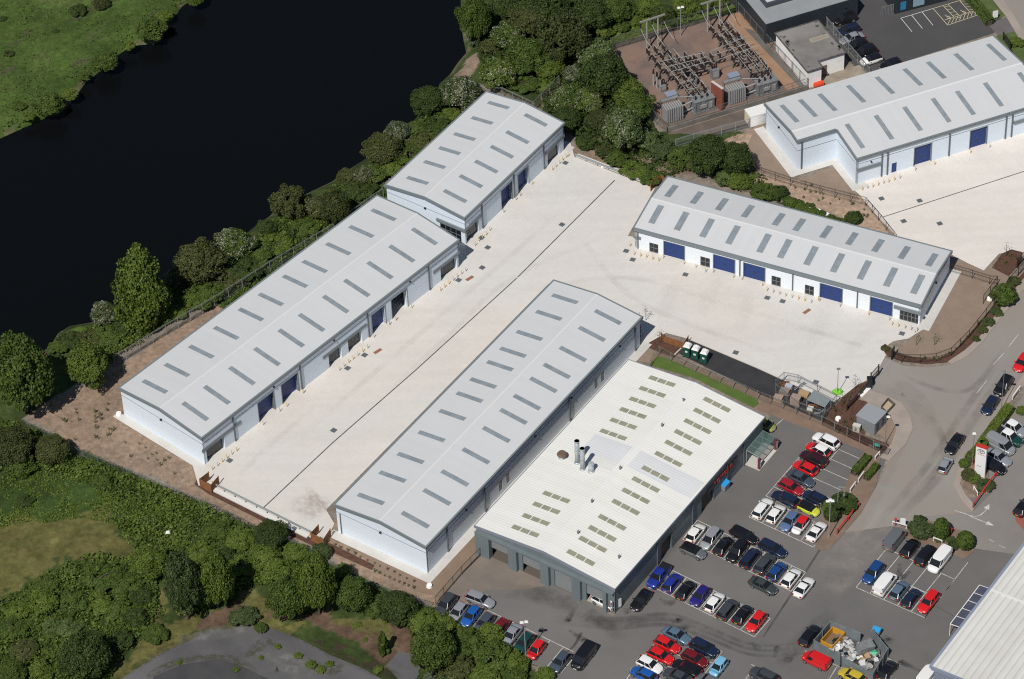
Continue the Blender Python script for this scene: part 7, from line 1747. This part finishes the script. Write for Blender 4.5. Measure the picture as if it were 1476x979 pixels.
for i,(a,b,c_,lf) in enumerate([(905,14,18,'mid'),(930,10,17,'bright'),(955,20,18,'dark'),(985,10,17,'bright'),(1010,6,15,'mid'),(1036,0,14,'bright'),(915,30,10,'bright'),(896,38,12,'mid'),(970,32,8,'mid'),(1050,-8,14,'mid')]): T(a,b,c_,'bush',lf,'green shrub on the grassy strip beyond the substation far fence',None,'shrubs beyond the substation far fence')
# ---- scrub at the bottom left
T(15,643,30,'round','brown','dark brownish tree at the left edge below the bare earth'); T(77,650,24,'round','olive','rounded olive tree beside the bare earth corner',22); T(42,640,14,'dots','bright','bright white-dotted bush between the dark brownish and the olive trees'); T(28,672,20,'bush','mid','green bush below the dark brownish edge tree'); T(147,694,14,'bush','mid','small round bush alone in the tall grass')
T(215,811,27,'round','bright','bright round tree at the edge of the dry meadow'); T(63,869,21,'bush','bright','yellow-green bush in the lower left scrub'); T(108,868,20,'bush','mid','mid green bush right of the yellow-green bush'); T(67,842,18,'flat','mid','low bush at the meadow edge'); T(148,830,28,'flat','mid','large low thicket at the meadow edge'); T(183,842,22,'flat','mid','low green thicket below the bright round tree')
T(205,860,15,'bush','dark','dark bush between the thicket and the dry strip'); T(195,891,17,'bush','dark','dark bush beside the dry strip lower down'); T(122,946,35,'round','dark','large dark round tree near the bottom left corner',34); T(57,970,19,'bush','bright','bright bush at the bottom edge left of the large dark tree'); T(16,971,22,'round','mid','tree in the bottom left corner'); T(35,937,20,'flat','olive','low olive bush above the bottom left corner'); T(75,902,13,'bush','pale','pale bush above the large dark tree'); T(173,923,18,'bush','dark','dark bush right of the large dark tree'); T(224,914,18,'flat','mid','low scrub between the dry strip and the old tarmac'); T(142,868,22,'flat','bright','bush in the middle of the lower left scrub'); T(20,905,22,'flat','mid','low thicket at the left edge of the scrub'); T(25,880,18,'flat','bright','low bright bush at the left edge of the scrub'); T(170,880,20,'flat','mid','low thicket above the dark bushes'); T(100,905,18,'flat','pale','low pale thicket in the scrub')
T(264,845,26,'round','grey','tall grey-green tree, left half of the tall pair',50); T(309,836,26,'round','bright','tall brighter tree, right half of the tall pair',44); T(325,802,15,'bush','dark','dark bush behind the tall pair'); T(389,771,23,'round','dark','dark round tree at the bare earth below the crash barrier',21)
T(414,863,27,'round','mid','rounded green tree at the old tarmac edge, left of the taller one',33); T(456,842,25,'round','bright','taller light tree right of the rounded tarmac-edge tree',46); T(464,795,14,'bush','grey','grey-white bush at the corner of the bare earth'); T(352,889,20,'flat','grey','low greyish scrub at the old tarmac edge'); T(376,905,9,'bush','mid','small bush on the edge of the old tarmac'); T(405,826,25,'bush','bright','green tree behind the rounded tarmac-edge tree'); T(381,803,22,'bush','bright','bright bush below the dark round tree'); T(347,815,20,'flat','bright','green bush right of the tall pair')
T(345,778,20,'flat','bright','low bright thicket left of the dark round tree'); T(312,765,20,'flat','mid','low thicket along the half-buried fence'); T(290,795,18,'flat','bright','low bright thicket above the tall pair'); T(425,795,18,'flat','bright','low bright thicket right of the dark round tree')
T(509,859,25,'round','mid','rounded tree below the middle unit gable',27); T(572,876,28,'round','dark','dark tree at the lower corner of the bare earth',24); T(544,876,18,'bush','mid','bush between the rounded tree and the dark tree below the gable'); T(495,823,13,'bush','bright','bright bush at the bare earth below the middle unit gable')
T(624,934,31,'round','mid','large rounded tree left of the shrub-side cars',34); T(613,897,22,'bush','bright','bright bush at the dark grey end car'); T(671,927,26,'bush','mid','broad bush in front of the silver and blue cars'); T(705,916,20,'bush','bright','bright bush in front of the slate grey and dark red cars'); T(712,947,27,'bush','mid','broad bush in front of the silver saloon'); T(740,957,20,'bush','bright','bright bush at the foot of the twin-headed lamp post'); T(661,963,22,'bush','olive','olive bush at the bottom edge below the large rounded tree'); T(700,975,22,'bush','bright','bright bush at the bottom picture edge'); T(742,978,18,'bush','mid','green bush at the bottom edge near the lamp post'); T(787,972,13,'bush','bright','small bright bush at the bottom edge under the large black van'); T(640,900,16,'bush','bright','bright bush directly below the silver hatchback'); T(552,927,11,'smallcone','mid','small narrow conifer on the dry ground',20)
T(36,722,12,'flat','dark','low dark clump in the tall grass at the left edge')
# weeds on the old tarmac
for a,b,c_ in [(340,965,5),(258,955,4),(430,945,6),(448,958,8),(462,965,7),(475,957,6),(400,932,5),(545,965,7),(376,948,4),(555,895,5),(515,900,6),(527,922,4)]: T(a,b,c_,'flat','bright','small weed clump on the old tarmac',None,'weeds on the old tarmac')
# ---- far bank
T(217,42,21,'bush','mid','largest bush at the water edge of the far bank'); T(152,89,17,'bush','mid','dark green bush at the water edge, middle of the far bank'); T(68,150,21,'bush','mid','broad green bush at the water edge of the far bank, nearest the left edge'); T(101,136,11,'bush','bright','small bright bush right of the broad green far bank bush'); T(27,152,10,'flat','mid','low dark bush left of the broad green far bank bush'); T(146,5,12,'bush','brown','brown bush at the top edge of the far meadow'); T(112,15,13,'flat','dark','dark low bush beside the brown bush in the far meadow'); T(3,27,6,'flat','dark','dark clump at the left edge of the far meadow'); T(13,77,7,'flat','brown','small brown clump at the left edge of the far meadow'); T(80,45,5,'flat','dark','tiny dark clump in the far meadow'); T(281,-2,13,'bush','mid','bush at the top edge where the far bank meets the water'); T(40,168,9,'flat','bright','low bright reeds at the water edge near the left edge'); T(185,66,10,'flat','bright','low bright reeds between the far bank bushes'); T(236,22,12,'flat','bright','low bright bush above the largest far bank bush'); T(120,110,9,'flat','mid','low bush on the far bank below the dark green bush')
# ---- car park and street planting

T(1216,725,20,'ball','dark','large dark clipped shrub behind the red barrier rail',15,None,None,0); T(1194,729,11,'bush','bright','bright yellow-green shrub left of the large clipped shrub'); T(1199,741,12,'ball','dark','dark clipped shrub behind the triple-headed lamp post',None,None,None,0)
T(1397,684,11,'bush','olive','reddish olive shrub left of the tall white sign'); T(1404,690,9,'bush','bright','bright shrub at the foot of the tall white sign'); T(1420,699,13,'flat','grey','low grey-green shrub below the tall white sign'); T(1390,668,8,'bush','bright','small bright bush at the lower end of the bright hedge'); T(1472,592,8,'bush','bright','small bright bush at the right edge near the pickups')
T(1326,763,17,'bush','grey','spreading grey-green shrub left of the round bushes'); T(1326,750,9,'bush','dark','small dark shrub behind the spreading grey-green one'); T(1357,762,12,'ball','mid','left round clipped bush at the entrance',16,None,None,0); T(1391.5,779,13,'ball','mid','right round clipped bush at the entrance',14,None,None,0); T(1355,778,7,'flat','grey','low pale grey shrub in the round-bush bed'); T(1369,778,8,'flat','grey','pale shrub between the two round bushes'); T(1375,786,8,'bush','dark','dark low shrub left of the right round bush')
T(1446,425,18,'bush','mid','leafy tree by the black fence on the street',17); T(1437,449,9,'flat','grey','grey-green low shrub on the street bed'); T(1424,464,9,'flat','grey','grey-green low planting further down the street bed'); T(1416,475,8,'flat','olive','olive shrub with orange flowers on the street bed'); T(1407,488,6,'flat','dark','dark low shrub near the curve of the street bed'); T(1276,502,6,'flat','olive','small olive shrub at the tip of the mulch bed'); T(1462,405,9,'bush','olive','small shrub above the leafy street tree')
T(1466,60,11,'flat','bright','bright low grass tuft at the top right verge'); T(1452,75,7,'flat','dark','dark low shrub by the stepped unit far corner')
for i,(a,b) in enumerate([(1399,2),(1406,8),(1412,15),(1418,22),(1424,29)]): pass
# hedges as clipped bodies
def hedge(label, pts, wd, h, leaf):
    q = [np.array(p_) for p_ in pxs(pts)]; rng = np.random.default_rng(len(label)); C_ = []; N_ = []
    for a, b in zip(q[:-1], q[1:]):
        d = b-a; L_ = np.linalg.norm(d); d = d/L_; nn = np.array([-d[1], d[0]]); m = int(L_*420); t = rng.random(m)*L_; s_ = rng.random(m)
        side = rng.integers(0, 4, m); off = np.where(side == 0, -wd/2, np.where(side == 1, wd/2, (s_-.5)*wd)); zz_ = np.where(side < 2, s_*h, h)
        j = 1+.25*(vnoise(t, side*3.0+s_, 1.2, 5)-.5); off = off*j; zz_ = zz_*(.9+.25*vnoise(t, off, 1.0, 9))
        xy = a+d*t[:,None]+nn*off[:,None]; C_.append(np.column_stack([xy, zz_]))
        n3_ = np.column_stack([nn[0]*np.where(side==0,-1,np.where(side==1,1,0)), nn[1]*np.where(side==0,-1,np.where(side==1,1,0)), np.where(side<2,0,1)]); N_.append(n3_)
    c_ = np.vstack(C_); v = leaves(c_, np.vstack(N_), .13, rng, .2); o0 = np.array([*q[0], 0]); me = npmesh('foliage', v-o0, np.arange(len(v)).reshape(-1,4), [LF[leaf]])
    root = thing('hedge', label, 'hedge', (*q[0], .02)); link('foliage', me, root)
    mb = MB()
    for a, b in zip(q[:-1], q[1:]): mb.bar((*(a-q[0]),h*.40),(*(b-q[0]),h*.40),wd*.55,h*.7)
    mb.build('branch_core', MAT_TRUNK, root)
hedge('bright clipped hedge between the street and the cars under the tall sign', [(1455,592),(1440,612),(1422,636),(1410,654),(1396,668)], 1.5, 1.3, 'bright')
hedge('longer clipped oval hedge at the end of the empty bays', [(1231,686),(1241,674),(1251,662)], 1.15, 1.0, 'mid'); hedge('shorter clipped oval hedge beside the street', [(1248,693),(1256,684),(1264,674)], .9, .95, 'mid')
hedge('dark green hedge along the right edge of the upper car park', [(1396,0),(1412,17),(1427,37)], 1.5, 1.3, 'mid')
# ---- undergrowth nobody could count
def undergrowth(name, polys, dens, h, leaf, seed, size=.24, avoid=(), thr=.35, upb=1.0):
    rng = np.random.default_rng(seed); pts = []
    for poly in polys:
        pw = pxs(poly); xs_ = [q[0] for q in pw]; ys_ = [q[1] for q in pw]; x0, x1, y0, y1 = min(xs_), max(xs_), min(ys_), max(ys_)
        m = int((x1-x0)*(y1-y0)*dens); x = rng.uniform(x0, x1, m); y = rng.uniform(y0, y1, m)
        jx = (fbm(x, y, 3, seed+1)-.5)*2; jy = (fbm(x, y, 3, seed+2)-.5)*2; k = inpoly(x+jx, y+jy, pw)
        for av in avoid: k &= ~inpoly(x+jx, y+jy, pxs(av))
        lump = fbm(x, y, 4.5, seed+3, 3); lump2 = fbm(x, y, 1.3, seed+4, 2)
        k &= (lump*.65+lump2*.35+rng.random(m)*.15) > thr
        x, y, lump, lump2 = x[k], y[k], lump[k], lump2[k]; top = h*(np.clip(lump*1.7-.45, .05, 1)*.65+np.clip(lump2*1.8-.5,0,1)*.5)
        z_ = top*(1-.55*rng.random(len(x))**2); pts.append(np.column_stack([x, y, z_]))
    c_ = np.vstack(pts); nn = rng.normal(size=c_.shape)*.5; nn[:,2] += upb; v = leaves(c_, nn, size, rng, .3)
    o = link(name, npmesh(name, v, np.arange(len(v)).reshape(-1,4), [LF[leaf]])); o['kind'] = 'stuff'; return o
scrub = [[(-20,600),(40,615),(110,660),(200,690),(300,732),(380,768),(450,795),(480,820),(490,850),(470,880),(420,890),(400,860),(340,860),(300,880),(250,890),(215,930),(160,985),(-20,990)]]
meadow = [(-60,752),(40,747),(90,740),(140,738),(196,790),(186,806),(120,802),(60,834),(0,872),(-80,900)]
lush = lush_px[0]
undergrowth('bramble_undergrowth', scrub, 24, 1.3, 'mid', 71, .21, avoid=(meadow, [(226,828),(250,842),(256,888),(300,886),(302,906),(236,934),(190,985),(150,985),(205,918),(232,884)], [(335,852),(398,842),(425,897),(340,902)], [(-20,690),(30,672),(100,685),(160,720),(200,750),(60,752),(-20,765)]), thr=.40)
undergrowth('bramble_undergrowth', scrub, 20, 1.3, 'bright', 72, .20, avoid=(meadow, [(226,828),(250,842),(256,888),(300,886),(302,906),(236,934),(190,985),(150,985),(205,918),(232,884)], [(335,852),(398,842),(425,897),(340,902)], [(-20,690),(30,672),(100,685),(160,720),(200,750),(60,752),(-20,765)]), thr=.52)
undergrowth('tall_grass', [lush, [(90,660),(205,690),(300,735),(260,760),(180,750),(110,720)]], 26, .5, 'bright', 73, .15, thr=.42)
undergrowth('bramble_undergrowth', [[(490,815),(540,850),(600,868),(625,885),(600,905),(540,890),(500,880)],[(580,890),(640,880),(700,915),(760,950),(800,985),(600,990),(600,940)]], 28, 1.3, 'mid', 74, .20, thr=.38)
undergrowth('riverside_undergrowth', [[(95,492),(140,470),(200,440),(260,400),(330,375),(390,325),(440,300),(500,262),(545,232),(590,190),(630,160),(655,125),(665,150),(690,138),(560,255),(480,320),(390,378),(310,428),(240,470),(168,518),(140,540),(110,520)]], 30, 1.6, 'mid', 75, .20, thr=.36)
undergrowth('riverside_undergrowth', [[(95,492),(140,470),(200,440),(260,400),(330,375),(390,325),(440,300),(500,262),(545,232),(590,190),(630,160),(655,125),(665,150),(690,138),(560,255),(480,320),(390,378),(310,428),(240,470),(168,518),(140,540),(110,520)]], 14, 1.2, 'bright', 76, .19, thr=.50)
undergrowth('woodland_undergrowth', [[(670,0),(880,0),(880,60),(905,120),(945,190),(985,240),(1000,250),(940,262),(880,236),(830,200),(790,165),(775,140),(690,118),(690,80)]], 28, 1.8, 'dark', 77, .21, thr=.38)
undergrowth('woodland_undergrowth', [[(870,190),(940,190),(1000,235),(960,262),(930,262),(880,235)],[(1040,240),(1085,240),(1130,285),(1215,322),(1100,285),(1000,252)]], 10, .7, 'mid', 78, .24, thr=.48)
undergrowth('meadow_grass', [[(0,0),(260,0),(230,55),(170,75),(110,135),(60,170),(0,195)]], 3, .3, 'olive', 79, .16, thr=.62)
undergrowth('meadow_grass', [[(0,0),(260,0),(230,55),(170,75),(110,135),(60,170),(0,195)]], 4, .3, 'mid', 80, .16, thr=.60)
undergrowth('verge_grass', [[(880,60),(885,36),(930,22),(1066,-20),(1062,12)]], 12, .5, 'bright', 81, .22, thr=.42)
undergrowth('riverside_undergrowth', [[(325,455),(306,436),(392,374),(472,320),(550,266),(562,294),(480,348),(400,402)]], 30, .9, 'mid', 82, .19, thr=.34)
# small planted saplings on the bare earth and in the beds
sp = npmesh('foliage', leaves(np.random.default_rng(5).normal(size=(30,3))*np.array([.10,.10,.20])+np.array([0,0,.5]), np.tile([0,0,1.0],(30,1)), .075, np.random.default_rng(6)), np.arange(120).reshape(-1,4), [LF['mid']])
def planted(pts, label, group, leaf, s0=1.0, name='young_plant'):
    rr_ = random.Random(len(pts)*3+len(label))
    for a, b in pts:
        o = link(name, sp); o.location = (*at2(a, b), .0); s_ = s0*rr_.uniform(.75,1.35); o.scale = (s_,s_,s_); o.rotation_euler = (0,0,rr_.uniform(0,6.28)); setm(o, LF[leaf]); tag(o, label, 'plant', group)
planted([(a/4.45, 420+b/4.45) for a,b in [(395,640),(400,830),(505,830),(485,765),(490,790),(415,840),(612,780),(616,820),(640,800),(645,830),(612,845),(665,640),(655,670),(690,730),(685,770),(755,555),(730,545),(640,630),(790,490),(780,510),(330,740),(365,690),(620,885),(610,940),(630,950),(700,890),(720,900),(690,930),(480,960)]], 'young planted sapling on the bare earth beside the longest unit', 'saplings by the longest unit', 'mid')
planted([(a/6.528+150, 540+b/6.528) for a,b in [(50,570),(100,520),(200,650),(330,660),(390,700),(410,800),(450,760),(490,750),(500,815),(530,860),(565,820),(610,800),(660,940),(250,780)]], 'young planted sapling along the apron of the longest unit gable', 'saplings along the gable apron', 'olive', .8)
planted([(462+k*9.5+(k%3), 778+k*4.4) for k in range(15)]+[(540+k*7, 825+k*3) for k in range(9)], 'low ornamental plant in the strip below the middle unit gable', 'plants below the middle unit gable', 'olive', .8)
planted([(1040+a/5.44, 150+b/5.44) for a,b in [(575,665),(650,680),(695,700),(795,715),(790,750),(920,755),(1020,795),(1035,790),(1115,835),(700,650),(740,700),(640,740),(850,790),(1145,880),(1110,885),(1135,895),(330,590),(520,710),(760,765)]], 'scattered young plant on the pink slope behind the blue-door unit', 'young plants on the pink slope', 'mid', .9)
rr_ = random.Random(4)
planted([(1190+t*55+rr_.uniform(-6,6), 606-t*48+rr_.uniform(-6,6)) for t in [k/22 for k in range(22)]]+[(1215+rr_.uniform(-8,40), 600+rr_.uniform(0,35)) for k in range(16)], 'low ground-cover plant in the mulch beds by the sliding gate', 'plants in the gate mulch beds', 'olive', .8)
planted([(1290,512),(1304,516),(1318,518),(1332,519),(1346,519),(1358,516),(1368,511),(1378,505),(1387,497),(1394,488),(1402,479),(1410,468),(1352,521),(1310,520)], 'low plant in the mulch strip round the street corner', 'plants round the street corner', 'mid', .9)
planted([(1440,375),(1448,381),(1456,370),(1464,374)], 'small shrub on the mulch island before the stepped unit yard', 'shrubs on the mulch island', 'mid', 1.0)
# thin staked trees
def staked(label, px, py, h=2.6):
    g_ = at2(px, py); root = thing('young_tree', label, 'tree', (*g_, .05)); mb = MB(); mb.tube((0,0,0),(0,0,h),.05,.02,6)
    rr_ = random.Random(int(px)); 
    for k in range(8): z_ = h*(.4+.07*k); an = k*2.4; mb.tube((0,0,z_),(math.cos(an)*.5,math.sin(an)*.5,z_+.35),.015,.006,5)
    mb.build('trunk', MAT_TRUNK, root); rng = np.random.default_rng(int(px)); n = 50; c_ = rng.normal(size=(n,3))*np.array([.42,.42,.55])+np.array([0,0,h*.8]); v = leaves(c_, rng.normal(size=(n,3)), .075, rng); link('crown', npmesh('crown', v, np.arange(4*n).reshape(-1,4), [LF['olive']]), root)
for a, b, l_ in [(1321,498,'thin young tree in the sandy corner nearest the glazed corner'),(1347,498,'thin young tree in the middle of the sandy corner'),(1232,563,'thin young tree in the mulch bed by the lime cover'),(1214,586,'thin young tree lower in the gate mulch bed'),(1450,370,'thin young tree on the mulch island'),(931,462,'thin young tree at the middle unit far corner'),(1058,207,'thin young tree by the pale blue-grey palisade fence'),(951,495,'thin young tree inside the mulch bin store corner')]: staked(l_, a, b)
# litter and small pale specks in the scrub
for i,(a,b,s_,l_) in enumerate([(242,768,.4,'white scrap of litter in the scrub'),(40,497,.35,'white bird on the dark water'),(64,512,.5,'rusty slab on the river bank beside the tall edge tree'),(363,827,.4,'rusty metal scrap among the scrub trees'),(906,243,.6,'pale stone block in the bank above the far crash barrier'),(870,240,.5,'pale lump in the scrub above the far yard')]):
    mb = MB(); mb.hexa([(-s_,-s_*.7,0),(s_,-s_*.5,0),(s_*.9,s_*.6,0),(-s_*.8,s_*.7,0),(-s_*.7,-s_*.5,s_*.6),(s_*.7,-s_*.4,s_*.8),(s_*.6,s_*.5,s_*.7),(-s_*.6,s_*.5,s_*.5)])
    z_ = ZW if i == 1 else (.6 if i in (0,3) else 0.0)
    o = mb.build(('litter','bird','slab','scrap','stone','stone')[i], MATS['rusty_cover'] if i in (2,3) else MAT_WHITED); o.location = (*at2(a,b,z_), z_); tag(o, l_, ('litter','bird','slab','scrap','stone','stone')[i])
bpy.context.view_layer.update()
